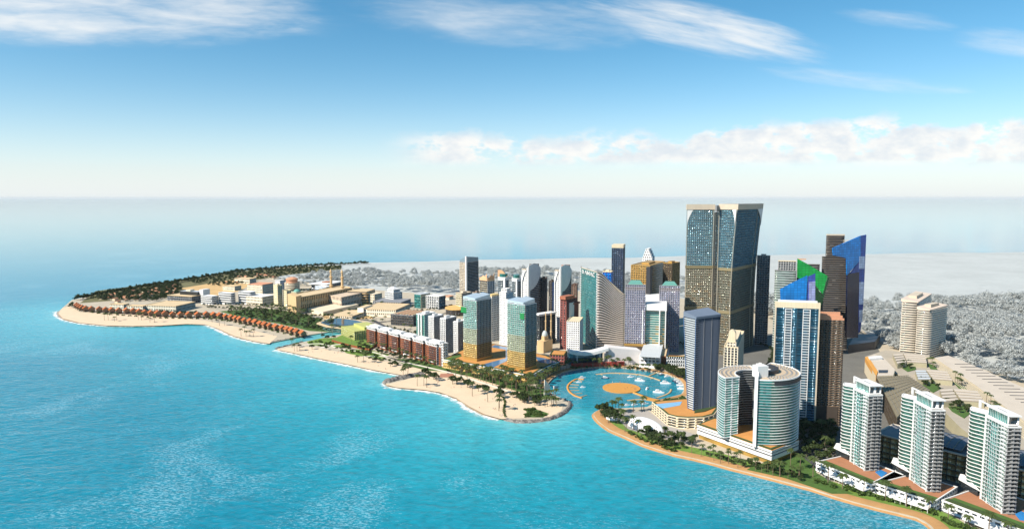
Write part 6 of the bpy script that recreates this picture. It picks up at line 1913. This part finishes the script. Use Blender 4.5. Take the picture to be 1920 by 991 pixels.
# mast and curved white screen at the harbour mouth
c = at(1038.5, 748); b = MB(); b.bar((c[0], c[1], LZ - 0.3), (c[0], c[1], hgt(*c, 723)), 0.9, 0, 10, 0.75); o = b.build("white_mast", [white]); tag(o, "plain white mast on the tip of the beach by the marina mouth", "mast")
A, Bp = at(1019, 742), at(1032, 738)
b = MB(); b.vpanel(A, Bp, [onplane(1020, 740, A, Bp), onplane(1031, 738, A, Bp), onplane(1031, 722, A, Bp), onplane(1021, 711, A, Bp), onplane(1020.5, 722, A, Bp)], 0.8); o = b.build("white_screen", [mat("screen_white", (0.72, 0.66, 0.56), 0.6)]); tag(o, "tall pointed white sail screen on the promenade by the marina mouth", "screen")

# ================================================================== MALL
MZ = LZ + 18
m_mroof = mat("pale_terrace_roof", (0.50, 0.43, 0.35), 0.8, var=0.1, scale=0.05)
m_slat = mat("pergola_slat", (0.52, 0.45, 0.33), 0.75)


def zr3(x, y): return (1620 + x / 6.4, 640 + y / 6.4)


def slab(name, label, pix, z1, wallm, topm, z0=LZ, T=None, part=None):
    P = px(pix, z1)
    if T is None: T = thing(name, label, "building", (*np.mean(P, axis=0), z0))
    b = MB(); b.prism(P, z0, z1, 0, 1); b.build(part or "body", [wallm, topm], T)
    return T, P


big = [(1752, 670), (1778, 666), (1806, 676), (1922, 727), (2060, 788), (2060, 880), (1920, 788), (1830, 722)]
T, P = slab("exhibition_roof", "huge pale roof terrace with rows of dark slots along the grey forest", big, MZ, m_slat, m_mroof)
for k in range(15):
    a, c = zr3(1090 + 66 * k, 270 + 34 * k + k * k * 0.35), zr3(1280 + 74 * k, 271 + 34.5 * k + k * k * 0.35)
    P0, P1 = at(*a, MZ), at(*c, MZ)
    b = MB(); b.vpanel(P0, P1, [(0, MZ - 0.1), (math.dist(P0, P1), MZ - 0.1), (math.dist(P0, P1), MZ + 0.5), (0, MZ + 0.5)], 1.1); b.build("roof_slot", [darkg], T)
strip = [(1735, 668), (1751.5, 670), (1829, 722), (1919, 788), (2055, 880), (2000, 885), (1884, 790), (1790, 716)]
T, P = slab("pergola", "long slatted pergola between the pavilions and the big slotted roof", strip, MZ - 4, mat("olive_shade", (0.11, 0.11, 0.06), 0.85), mat("olive_shade", (0, 0, 0)))
for k in range(9):
    s = k / 8
    Lr = [(1735 + 16.5 * s, 668 + 2 * s), (1790 + 39 * s, 716 + 6 * s), (1884 + 35 * s, 790 - 2 * s), (2000 + 55 * s, 885 - 5 * s)]
    Pq = px(Lr, MZ - 2)
    for i in range(3):
        b = MB(); b.vpanel(Pq[i], Pq[i + 1], [(0, MZ - 4.2), (math.dist(Pq[i], Pq[i + 1]), MZ - 4.2), (math.dist(Pq[i], Pq[i + 1]), MZ - 2), (0, MZ - 2)], 0.7); b.build("slat", [m_slat], T)
PAV = [([(1674, 664), (1692, 663), (1700, 680), (1683, 683)], "first roof pavilion with striped pergola top, near the rear banded tower"),
       ([(1694, 663), (1734, 666), (1738, 681), (1701, 679)], "wide roof pavilion with striped pergola top below the front banded tower"),
       ([(1716, 694), (1735, 694), (1746, 712), (1722, 712)], "small roof pavilion with a glazed lattice top beside the garden court"),
       ([(1736, 693), (1775, 696), (1786, 714), (1750, 711)], "wide roof pavilion with striped top in the middle of the terrace"),
       ([(1762, 730), (1785, 729), (1798, 752), (1770, 754)], "small roof pavilion with striped top behind the middle white tower"),
       ([(1787, 729), (1832, 733), (1846, 754), (1803, 752)], "wide roof pavilion with striped top between the two nearer white towers")]
for i, (pts, lab) in enumerate(PAV):
    T, P = slab("roof_pavilion", lab, pts, MZ + 3, mat("straw_wall", (0.38, 0.34, 0.22), 0.8), mat("pergola_shade", (0.22, 0.19, 0.14), 0.85))
    T['group'] = "roof pavilions of the mall"
    n = 4
    for k in range(n):
        s0, s1 = (k + 0.22) / n, (k + 0.78) / n
        L0 = [tuple(np.array(P[0]) * (1 - s) + np.array(P[3]) * s) for s in (s0, s1)]
        R0 = [tuple(np.array(P[1]) * (1 - s) + np.array(P[2]) * s) for s in (s0, s1)]
        b = MB(); b.prism([L0[0], R0[0], R0[1], L0[1]][::-1] if True else None, MZ + 3.2, MZ + 4.1); b.build("slat", [m_mroof if i != 2 else palegrey], T)
court = [(1622, 668), (1660, 656), (1740, 664), (1800, 722), (1890, 795), (1990, 880), (1900, 880), (1800, 800), (1720, 720), (1680, 700)]
T, P = slab("mall_terrace", "stepped pale mall terrace that carries the roof pavilions and gardens", court, LZ + 15, mat("straw_wall", (0, 0, 0)), mat("stone_terrace", (0.36, 0.31, 0.24), 0.85, var=0.16, scale=0.06))
for pts in ([(1684, 684), (1700, 681), (1715, 682), (1718, 692), (1702, 696)], [(1738, 680), (1752, 684), (1758, 692), (1745, 691)], [(1724, 713), (1748, 712), (1765, 727), (1750, 735), (1735, 727)], [(1786, 714), (1800, 718), (1812, 728), (1798, 727)],
            [(1772, 755), (1800, 753), (1822, 772), (1808, 783), (1785, 770)], [(1846, 753), (1862, 757), (1878, 772), (1860, 770)]):
    b = MB(); b.prism(px(pts, LZ + 15.6), LZ + 14.5, LZ + 15.6); b.build("garden_bed", [m_grass], T)
# cream and orange ship shaped house
T, P = slab("prow_building", "cream building with an orange prow and sunken roof terrace left of the pavilions", [(1622, 670), (1642, 704), (1675, 703), (1678, 692), (1655, 668), (1640, 664)], LZ + 22, cream, m_mroof)
b = MB(); b.prism(px([(1622, 669), (1643, 704), (1646, 696), (1628, 668)], LZ + 23), LZ + 16, LZ + 23.2); b.build("prow", [orange], T)
b = MB(); b.prism(px([(1647, 693), (1665, 693), (1664, 698), (1648, 698)], LZ + 22.5), LZ + 21.5, LZ + 22.6); b.build("roof_opening", [darkg], T)
b = MB(); b.prism(px([(1628, 668), (1652, 666), (1655, 670), (1631, 672)], LZ + 25), LZ + 22, LZ + 25); b.build("roof_frame", [white], T)
# lattice hall
lat = mat("lattice_roof", (0.20, 0.17, 0.11), 0.7, var=0.3, scale=0.5)
lp_ = px([(1645, 707), (1682, 784), (1700, 770), (1742, 735), (1702, 706)], LZ + 24)
T = thing("lattice_hall", "hall with a sloping brown lattice roof behind the farthest white tower", "hall", (*np.mean(lp_, axis=0), LZ))
facade(T, "facade", lp_, LZ, LZ + 24, 4, S(g_bronze, brown, 5, 0.7, 0.3, 0.1, 0.2))
b = MB(); b.prism(inset(lp_, -1.0), LZ + 24, [LZ + 25, LZ + 26, LZ + 28, LZ + 27, LZ + 25]); b.build("roof", [lat], T)
c0 = np.array(lp_)
for k in range(12):
    s = (k + 0.5) / 12
    a_ = c0[0] * (1 - s) + c0[4] * s; b_2 = c0[1] * (1 - s) + c0[3] * s
    b = MB(); b.bar((*a_, LZ + 25.6), (*b_2, LZ + 27.2), 0.4, 0, 4); b.build("roof_rib", [tan], T)
for k in range(10):
    s = (k + 0.5) / 10
    a_ = c0[0] * (1 - s) + c0[1] * s; b_2 = c0[4] * (1 - s) + c0[3] * s
    b = MB(); b.bar((*a_, LZ + 25.8), (*b_2, LZ + 27.4), 0.3, 0, 4); b.build("roof_rib", [tan], T)
# glass convention hall behind the white towers with a vaulted dark roof
cz = LZ + 27
fr_ = [at(1640, 862), at(1830, 915), at(2010, 965)]
d_ = Vector((fr_[2][0] - fr_[0][0], fr_[2][1] - fr_[0][1])).normalized(); nb_ = Vector((-d_.y, d_.x)); nb_ = nb_ if nb_.y > 0 else -nb_
hp = [fr_[0], fr_[2], (fr_[2][0] + nb_.x * 42, fr_[2][1] + nb_.y * 42), (fr_[0][0] + nb_.x * 42, fr_[0][1] + nb_.y * 42)]
T = thing("convention_hall", "long convention hall with brown gridded glass front behind the three white towers", "hall", (*np.mean(hp, axis=0), LZ))
facade(T, "facade", hp, LZ, cz, 5, S(glass('amber_glazing', (0.34, 0.25, 0.11), metal=0.2, rnd=0.2), brown, 7, 0.5, 0.3, 0.08, 0.3))
roof(T, hp, cz, m_mroof, 0.8, 1.2, mat("zinc_roof", (0.16, 0.16, 0.17), 0.6))
for s0, s1 in ((0.30, 0.47), (0.62, 0.78)):
    A_ = np.array(fr_[0]) * (1 - s0) + np.array(fr_[2]) * s0; B_ = np.array(fr_[0]) * (1 - s1) + np.array(fr_[2]) * s1
    nbv = np.array([nb_.x, nb_.y])
    prof = [(3 + 52 * i / 8, cz + 0.3 + 6.5 * math.sin(math.pi * (0.12 + 0.88 * i / 8))) for i in range(9)]
    V, Fv = [], []
    for pA in (A_, B_):
        V += [(*(pA + nbv * s), z) for s, z in prof]
    b = MB(); b.add(V, [(i, i + 1, 10 + i, 9 + i) for i in range(8)]); b.add([(*(A_ + nbv * s), z) for s, z in prof] + [(*(A_ + nbv * 3), cz), (*(A_ + nbv * 55), cz)], [(9, *range(9), 10)][0:1])
    b.build("vaulted_roof", [mat("vault_metal", (0.13, 0.13, 0.15), 0.45)], T)
    for k in range(5):
        m_ = MB(); pA = A_ * (1 - k / 4) + B_ * (k / 4)
        for i in range(8):
            m_.bar((*(pA + nbv * prof[i][0]), prof[i][1] + 0.1), (*(pA + nbv * prof[i + 1][0]), prof[i + 1][1] + 0.1), 0.45, 0, 4)
        m_.build("roof_rib", [tan], T)

# ================================================================== PLANTING
def zb1(x, y): return (1080 + x / 4.8, 660 + y / 4.8)
def zb5(x, y): return (1520 + x / 4.8, 791 + y / 4.8)
def zb4(x, y): return (700 + x / 4.8, 600 + y / 4.8)
def zb3(x, y): return (480 + x / 4.8, 560 + y / 4.8)
def zb0(x, y): return (100 + x / 4.8, 460 + y / 4.8)


def many(kind, pts, label, group, cat, s=1.0, z=LZ, parts=True, raw=False):
    for p in pts:
        x, y = p if raw else at(*p, z)
        plant(kind, x, y, label, group, cat, s, z, parts)


# promenade under the three white towers
many('palm', [zb5(*p) for p in ((155, 545), (285, 602), (475, 655), (672, 705), (860, 760), (1062, 815), (1235, 885), (1415, 955), (1600, 1010), (20, 490), (1770, 1040))], "big palm in the single row on the lawn below the white terrace buildings", "palms below the white terraces", "palm", 1.15)
many('shrub', [zb5(*p) for p in ((55, 540), (120, 552), (212, 582), (325, 606), (395, 622), (476, 658), (546, 662), (636, 694), (712, 712), (780, 722), (842, 738), (940, 778), (1100, 826), (1200, 886), (1262, 915), (1325, 940), (1392, 960), (980, 785), (1480, 985))], "round dark shrub between the palms below the white terrace buildings", "shrubs below the white terraces", "shrub", 1.75)
# spit
many('tree', [zb1(*p) for p in ((225, 570), (262, 590), (290, 635), (270, 545), (340, 600), (375, 640), (300, 570))], "tall dark tree in the clump at the rounded end of the spit", "trees at the end of the spit", "tree", 1.45)
many('palm', [zb1(*p) for p in ((330, 545), (355, 545), (385, 545), (410, 550), (400, 590), (430, 600), (515, 540), (590, 530), (610, 525), (415, 640))], "palm on the marina side of the spit between the clump and the parking podium", "palms on the marina side of the spit", "palm", 1.15)
many('palm', [zb1(*p) for p in ((440, 715), (550, 750), (455, 690), (520, 700), (640, 770), (740, 820), (1040, 905), (860, 840), (940, 850))], "palm in the lawn strip between the white shell and the spit promenade", "palms along the spit promenade", "palm", 1.1)
many('tree', scatter([zb1(560, 730), zb1(780, 720), zb1(900, 750), zb1(1080, 780), (1310, 845), (1300, 852), (1260, 845), (1215, 830), (1190, 820)], 26, 6), "dark round tree in the belt between the shell pavilion and the white podium", "trees in the spit belt", "tree", 0.9, raw=True)
many('shrub', scatter([zb1(480, 720), zb1(640, 790), zb1(800, 850), (1290, 856), (1275, 850), (1210, 828), (1180, 815)], 22, 5), "green shrub on the spit lawn beside the promenade", "shrubs on the spit lawn", "shrub", 1.3, raw=True)
# foot of the white podium
many('palm', scatter([(1308, 856), (1340, 868), (1400, 880), (1450, 892), (1500, 905), (1505, 895), (1455, 876), (1400, 868), (1330, 850)], 26, 6), "palm in the narrow lawn at the foot of the white podium", "palms at the foot of the podium", "palm", 0.72, raw=True)
many('tree', scatter([(1310, 852), (1340, 862), (1400, 878), (1460, 892), (1510, 906), (1500, 890), (1455, 878), (1380, 862)], 24, 6), "low dark tree at the foot of the white podium", "trees at the foot of the podium", "tree", 0.55, raw=True)
# shaded park between podium and first white tower
many('tree', scatter([(1500, 800), (1560, 800), (1575, 840), (1560, 865), (1530, 868), (1505, 850), (1498, 830)], 44, 6.5), "dark tree in the shaded park between the white podium and the first white tower", "trees in the shaded park", "tree", 1.1, raw=True)
many('palm', [(1512, 812), (1534, 806), (1540, 815), (1555, 812), (1520, 845), (1462, 893), (1500, 880), (1482, 872), (1545, 850)], "palm standing in the shaded park beside the navy and brown towers", "palms in the shaded park", "palm", 1.15)
# roof gardens of the mall
many('tree', [(a, c) for pts, n in (([(1684, 684), (1715, 682), (1718, 692), (1702, 696)], 6), ([(1724, 713), (1748, 712), (1765, 727), (1740, 732)], 8), ([(1772, 755), (1800, 753), (1822, 772), (1800, 778)], 8)) for a, c in scatter(pts, n, 4, LZ + 15.6)],
     "leafy tree in a sunken roof garden of the mall", "trees in the mall roof gardens", "tree", 0.75, LZ + 15.6, raw=True)
many('palm', [(a, c) for pts, n in (([(1738, 680), (1752, 684), (1758, 692), (1745, 691)], 4), ([(1786, 714), (1800, 718), (1812, 728), (1798, 727)], 5), ([(1846, 753), (1862, 757), (1878, 772), (1860, 770)], 5)) for a, c in scatter(pts, n, 4, LZ + 15.6)],
     "palm in a planted gap beside the long pergola", "palms beside the pergola", "palm", 0.8, LZ + 15.6, raw=True)
# marina edges
many('tree', scatter([(1228, 688), (1255, 690), (1283, 700), (1288, 716), (1274, 710), (1250, 702), (1228, 697)], 34, 5), "dark tree in the thick belt along the marina quay left of the slate tower", "trees along the marina quay", "tree", 0.9, raw=True)
many('palm', [(1067 + 11.5 * k, 692.5 - (3.2 if 2 < k < 9 else 1) + (k > 9) * (k - 9) * 1.5) for k in range(15)], "palm in the row along the far marina edge before the white hall", "palms along the far marina edge", "palm", 1.0)
many('palm', [(1092, 689), (1111, 688), (1126, 687), (1142, 686), (1158, 686), (1178, 684)], "tall palm right in front of the white hall and its canopy", "tall palms at the white hall", "palm", 1.25)
many('shrub', scatter([(1070, 691), (1130, 687), (1220, 694), (1218, 690), (1130, 683), (1072, 688)], 30, 4), "shrub in the planting strip before the white hall", "shrubs before the white hall", "shrub", 1.1, raw=True)
many('shrub', scatter([(1230, 754), (1280, 744), (1284, 748), (1236, 758)], 16, 4), "shrub on the bank between the parking podium and the bridge", "shrubs on the quay bank", "shrub", 1.3, raw=True)
many('palm', scatter([(1003, 712), (1022, 700), (1048, 692), (1062, 688), (1066, 694), (1038, 706), (1024, 722), (1012, 724)], 18, 6), "palm on the curved quay below the corner of the resort podium", "palms on the curved quay", "palm", 1.0, raw=True)
# between podium and beach
many('palm', scatter([(838, 688), (870, 694), (905, 702), (960, 712), (1005, 720), (1025, 735), (1000, 742), (950, 730), (895, 714), (845, 702)], 80, 4.8), "palm in the dense grove between the resort podium and the beach", "palms below the resort podium", "palm", 1.15, raw=True)
many('tree', [zb4(*p) for p in ((565, 545), (540, 530), (715, 575), (750, 580), (790, 570), (845, 605), (870, 615), (945, 640), (1005, 650), (1110, 680), (1140, 700), (1160, 660), (1290, 700), (1340, 720), (470, 500), (500, 510))], "dark round tree at the inner edge of the sand below the resort podium", "trees at the inner edge of the sand", "tree", 1.15)
many('palm', [zb4(*p) for p in ((395, 590), (455, 590), (1030, 735), (1130, 815), (890, 680), (1135, 790), (270, 520), (310, 520), (480, 605))], "lone palm on the open sand of the near beach", "palms on the near beach", "palm", 1.15)
many('palm', [zb4(*p) for p in ((1545, 780), (1565, 775), (1605, 780), (1650, 780), (1620, 770), (1590, 720), (1510, 700), (1470, 690), (1430, 680), (1390, 700), (1350, 700), (1560, 720), (1640, 740), (1400, 750), (1450, 740))], "palm on the sandy tip by the marina mouth", "palms on the sandy tip", "palm", 1.15)
many('shrub', scatter([zb4(1365, 800), zb4(1440, 800), zb4(1560, 850), zb4(1500, 875), zb4(1370, 870)], 22, 3.2), "shrub in the green bed on the sandy tip", "shrubs on the sandy tip", "shrub", 1.25, raw=True)
many('tree', scatter([zb4(1250, 690), zb4(1400, 700), zb4(1560, 770), zb4(1400, 770), zb4(1270, 720)], 14, 6), "dark tree on the sandy tip behind the green bed", "trees on the sandy tip", "tree", 0.9, raw=True)
many('shrub', [zb4(1165 + 12 * math.sin(k * 0.5) + k * 2.5, 700 + k * 14) for k in range(13)], "shrub in the winding hedge line crossing the sand", "shrubs crossing the sand", "shrub", 0.9)
# park below the brick apartments
many('palm', [zb3(*p) for p in ((345, 470), (370, 470), (395, 465), (325, 440), (590, 320), (690, 320), (860, 420), (915, 570), (970, 575), (1000, 520), (950, 440), (680, 300), (760, 300))], "slim palm in the beach park near the creek", "palms in the beach park", "palm", 1.1)
many('tree', [zb3(*p) for p in ((505, 455), (630, 460), (600, 350), (640, 370), (700, 365), (780, 440), (810, 450), (840, 460), (930, 460), (960, 470), (1000, 460), (1070, 575), (1030, 500), (1100, 495), (1130, 500), (1210, 610), (1250, 600), (1300, 560), (1360, 590), (1420, 590), (1240, 530), (1290, 520), (1340, 545))], "round dark tree in the beach park below the brick apartments", "trees in the beach park", "tree", 0.85)
many('palm', [tuple(A0 + dv * (Ltot * k / 17) - nv * 9) for k in range(18)], "palm in the row along the street front of the brick apartments", "palms before the brick apartments", "palm", 0.9, raw=True)
many('tree', [tuple(A0 + dv * (Ltot * k / 15 + 3) - nv * 16) for k in range(15)], "small round tree in the row along the brick apartments", "trees before the brick apartments", "tree", 0.7, raw=True)
many('shrub', scatter([zb3(450, 400), zb3(560, 380), zb3(720, 400), zb3(1000, 480), zb3(1280, 580), zb3(1450, 630), zb3(1400, 650), zb3(1150, 570), zb3(800, 480), zb3(600, 430)], 46, 5), "green shrub on the lawns of the beach park", "shrubs in the beach park", "shrub", 1.4, raw=True)
# peninsula beach
many('palm', [zb0(*p) for p in ((460, 672), (495, 672), (550, 682), (572, 672), (765, 668), (795, 672), (870, 692), (910, 692), (1430, 690), (1495, 722), (1540, 722), (1720, 785), (1690, 818), (1735, 822), (1770, 822), (1800, 822), (1812, 785), (1420, 680))], "palm on the open sand of the peninsula beach", "palms on the peninsula beach", "palm", 1.15, parts=False)
many('shrub', [(150 + 11.6 * k, np.interp(150 + 11.6 * k, [143, 190, 300, 390, 433, 479, 531, 575], [581, 588.5, 596.5, 598, 603, 613.5, 625, 636])) for k in range(36)], "low shrub along the sand in front of the villa row", "shrubs before the villas", "shrub", 1.5)
many('tree', [zb0(165, 550), zb0(180, 560), zb0(150, 560), zb0(172, 535)], "dark tree at the tip end of the villa row", "trees at the peninsula tip", "tree", 1.1, parts=False)
# palm grove behind the villas
many('palm', scatter([(415, 584), (500, 579), (560, 588), (600, 600), (642, 607), (620, 621), (585, 620), (520, 606), (460, 598)], 72, 8), "date palm in the big grove between the villa row and the mosque", "palms in the grove by the mosque", "palm", 1.3, parts=False, raw=True)
many('palm', [(640 + 15 * k, 590 - 2.2 * k) for k in range(6)] + [(690, 600), (705, 604), (716, 612), (722, 603), (735, 605), (758, 618), (770, 622), (700, 612), (745, 586), (760, 584), (655, 597), (676, 596)], "palm on the pale streets between the mosque and the brick apartments", "palms on the pale streets", "palm", 1.15, parts=False)
many('tree', [(668 + 7 * k, 574 + (k % 3)) for k in range(8)] + [(640 - 6 * k, 560 - (k % 2)) for k in range(5)] + [(550 + 8 * k, 545 + (k % 2)) for k in range(5)] + [(765 + 9 * k, 576 + k % 2) for k in range(7)], "dark street tree among the pale blocks of the peninsula", "street trees on the peninsula", "tree", 0.9, parts=False)
# grove and tree line of the far shore
far_pts = [(p, random.uniform(4.0, 6.0)) for p in scatter([(165, 562), (240, 545), (330, 529), (345, 540), (330, 556), (290, 565), (230, 564)], 330, 5.5)]
far_pts += [(p, random.uniform(4.0, 6.0)) for p in scatter([(345, 528), (450, 511), (560, 503), (640, 499), (640, 506), (560, 515), (500, 524), (430, 537), (380, 536)], 330, 8)]
far_pts += [(p, random.uniform(2.6, 4.2)) for p in scatter([(415, 584), (500, 579), (560, 588), (600, 600), (642, 607), (620, 621), (585, 620), (520, 606), (460, 598)], 230, 4.5)]
far_pts += [(p, random.uniform(2.4, 3.8)) for p in scatter([(240, 584), (300, 584), (360, 589), (420, 590), (420, 595), (330, 592), (250, 588)], 60, 5)]
for pts, sp in (([(205, 584), (240, 587), (300, 588), (368, 589)], 7), ([(390, 578), (440, 580), (500, 583), (530, 582)], 8), ([(385, 573), (450, 573), (530, 577), (548, 580)], 9), ([(560, 592), (610, 594), (680, 580)], 9), ([(600, 600), (660, 601), (700, 598)], 9), ([(700, 582), (760, 585), (800, 583), (850, 575)], 9),
                ([(820, 600), (840, 596), (880, 592), (905, 588)], 8), ([(640, 556), (700, 573), (720, 577)], 10), ([(480, 548), (520, 546), (570, 546), (590, 548)], 9), ([(700, 615), (735, 618), (780, 628)], 9), ([(955, 610), (1000, 618), (1040, 640)], 8), ([(1030, 672), (1060, 672), (1066, 660)], 6), ([(1245, 640), (1290, 650), (1300, 660)], 8), ([(1420, 645), (1450, 660), (1440, 690)], 7)):
    ln = smooth_line(px(pts), sp)
    far_pts += [((p[0] + random.uniform(-2, 2), p[1] + random.uniform(-3, 3)), random.uniform(2.6, 4.4)) for p in ln]
fl_ = smooth_line(px([(152, 561), (200, 551.5), (260, 541), (330, 530), (400, 518), (450, 510), (505, 505), (560, 501), (620, 497.5), (690, 494)]), 9.0)
fl_ = fl_[:: 1]
for k, p in enumerate(fl_):
    for _ in range(2):
        far_pts.append(((p[0] + random.uniform(-4, 4), p[1] - random.uniform(2, 18)), random.uniform(4.5, 7.5)))
gp_ = [leaf_cloud(190, 1, 1, 1, 0.9, 0.13, 80 + i, 10) for i in range(5)]
GV, GQ, base = [], [], 0
for i, ((x, y), rr) in enumerate(far_pts):
    V, Fq = gp_[i % 5]
    GV.append(np.column_stack([x + V[:, 0] * rr, y + V[:, 1] * rr, LZ + 0.8 + V[:, 2] * rr * random.uniform(0.8, 1.1)])); GQ.append(Fq + base); base += len(V)
go_ = mk("grove", np.concatenate(GV), np.concatenate(GQ), m_leaf)
tag(go_, "dark green groves, street planting and shoreline tree belt of the peninsula", "grove", kind='stuff')

# ================================================================== PEOPLE
def person_mesh(seed, cloth):
    r = np.random.default_rng(seed)
    st_ = r.uniform(0.08, 0.28)
    V = [(0, 0, .95), (0, 0, 1.2), (0, 0, 1.45), (0, 0, 1.56), (0, 0.01, 1.7), (0.1, 0, .9), (0.11, st_, .5), (0.11, st_ * .8, .06), (0.12, st_ + 0.1, .03), (-0.1, 0, .9), (-0.11, -st_ * .5, .5), (-0.11, -st_, .06), (-0.12, -st_ + 0.1, .03),
         (0.2, 0, 1.42), (0.26, -0.08, 1.14), (0.26, 0.06, .9), (-0.2, 0, 1.42), (-0.26, 0.1, 1.14), (-0.26, 0.18, .92)]
    E = [(0, 1), (1, 2), (2, 3), (3, 4), (0, 5), (5, 6), (6, 7), (7, 8), (0, 9), (9, 10), (10, 11), (11, 12), (2, 13), (13, 14), (14, 15), (2, 16), (16, 17), (17, 18)]
    rad = [.16, .14, .17, .06, .115, .1, .075, .05, .04, .1, .075, .05, .04, .07, .05, .04, .07, .05, .04]
    me = bpy.data.meshes.new("body"); me.from_pydata(V, E, [])
    o = bpy.data.objects.new("body", me); COL.objects.link(o)
    md = o.modifiers.new("skin", 'SKIN')
    for i, x in enumerate(rad): me.skin_vertices[0].data[i].radius = (x, x)
    me.skin_vertices[0].data[0].use_root = True
    o.modifiers.new("sub", 'SUBSURF').levels = 1
    dg = bpy.context.evaluated_depsgraph_get()
    m2 = bpy.data.meshes.new_from_object(o.evaluated_get(dg))
    bpy.data.objects.remove(o)
    skin = mat("skin_tone", (0.30, 0.16, 0.09), 0.6)
    for m_ in (skin, cloth, mat("dark_hair", (0.03, 0.02, 0.015), 0.7)): m2.materials.append(m_)
    for p in m2.polygons:
        z = p.center.z; ax = abs(p.center.x)
        p.material_index = 2 if z > 1.74 else (1 if (0.62 < z < 1.5 and ax < 0.24) else 0)
        p.use_smooth = True
    return m2


CL = [mat("red_cloth", (0.42, 0.05, 0.04), 0.8), mat("dark_cloth", (0.03, 0.035, 0.05), 0.8), mat("white_cloth", (0.7, 0.68, 0.65), 0.8), mat("blue_cloth", (0.05, 0.10, 0.30), 0.8), mat("tan_cloth", (0.35, 0.22, 0.12), 0.8)]
CN = ["red", "dark", "white", "blue", "tan"]
PM = [person_mesh(i, c) for i, c in enumerate(CL)]
PE = [zb4(*p) for p in ((578, 565), (585, 560), (640, 540), (667, 540), (700, 612), (726, 608), (790, 608), (508, 615), (485, 600), (890, 685), (1005, 722), (1075, 715), (1070, 670), (1078, 800), (1098, 800), (955, 793), (1140, 860), (1152, 862), (1164, 858), (1228, 735), (1262, 775), (1275, 765), (1575, 825), (110, 440), (1090, 805))] + \
     [zb3(*p) for p in ((472, 487), (510, 480), (700, 455), (706, 490), (735, 490), (742, 480), (765, 490), (855, 540), (1010, 575), (1100, 605), (1165, 635), (160, 330), (205, 320), (120, 310), (590, 475))]
PEI = [zz7(825, 815), zz7(845, 803), zz7(880, 795), zz7(912, 815), zz7(920, 812), zz7(780, 756), zz7(670, 778), zz7(712, 755)]
spots_ = [(*at(*p), LZ + 0.08, "the near beach" if i < 25 else "the beach park") for i, p in enumerate(PE)] + [(*at(*p, 1.1), 1.1, "the round marina deck") for p in PEI]
for i, (x, y, z, where) in enumerate(spots_):
    k = i % 5
    o = put(bpy.data.objects.new("person", PM[k]))
    o.location = (x, y, z); o.rotation_euler = (0, 0, random.uniform(0, 6.28)); o.scale = (1.35, 1.35, 1.35)
    tag(o, f"person in {CN[k]} clothes walking on {where}", "person", f"people in {CN[k]} on {where}")

# ================================================================== parts that sit on a part
UNDER = {'penthouse_roof': ('penthouse',), 'roof_slot': ('penthouse', 'body'), 'pool': ('pool_edge',), 'lobby': ('canopy',), 'plant_room': ('roof',), 'skylight': ('roof', 'rim'),
         'roof_light': ('roof_terrace',), 'roof_rib': ('vaulted_roof', 'roof'), 'roof_opening': ('body',), 'dome': ('drum', 'dome_base'), 'slat': ('body',), 'roof_box': ('roof_plate',),
         'post': ('deck', 'awning'), 'windscreen': ('cabin',), 'flybridge': ('cabin',), 'finger_pier': ('walkway',), 'opening': ('shell',), 'hipped_roof': ('roof',), 'roof_hedge': ('deck', 'roof'),
         'sail': ('roof',), 'roof_strip': ('roof',), 'ochre_roof': ('roof',), 'drum': ('roof',), 'green_banner': ('facade',), 'letter': ('facade',), 'roof_blade': ('roof',), 'roof_frame': ('roof',)}
for T in [o for o in COL.objects if o.parent is None and o.type == 'EMPTY']:
    kids = list(T.children)
    for c in kids:
        for b_ in UNDER.get(c.name.split('.')[0], ()):
            host = next((k for k in kids if k.name.split('.')[0] == b_ and k is not c and k.parent is T), None)
            if host is not None and not c.children:
                c.parent = host
                break
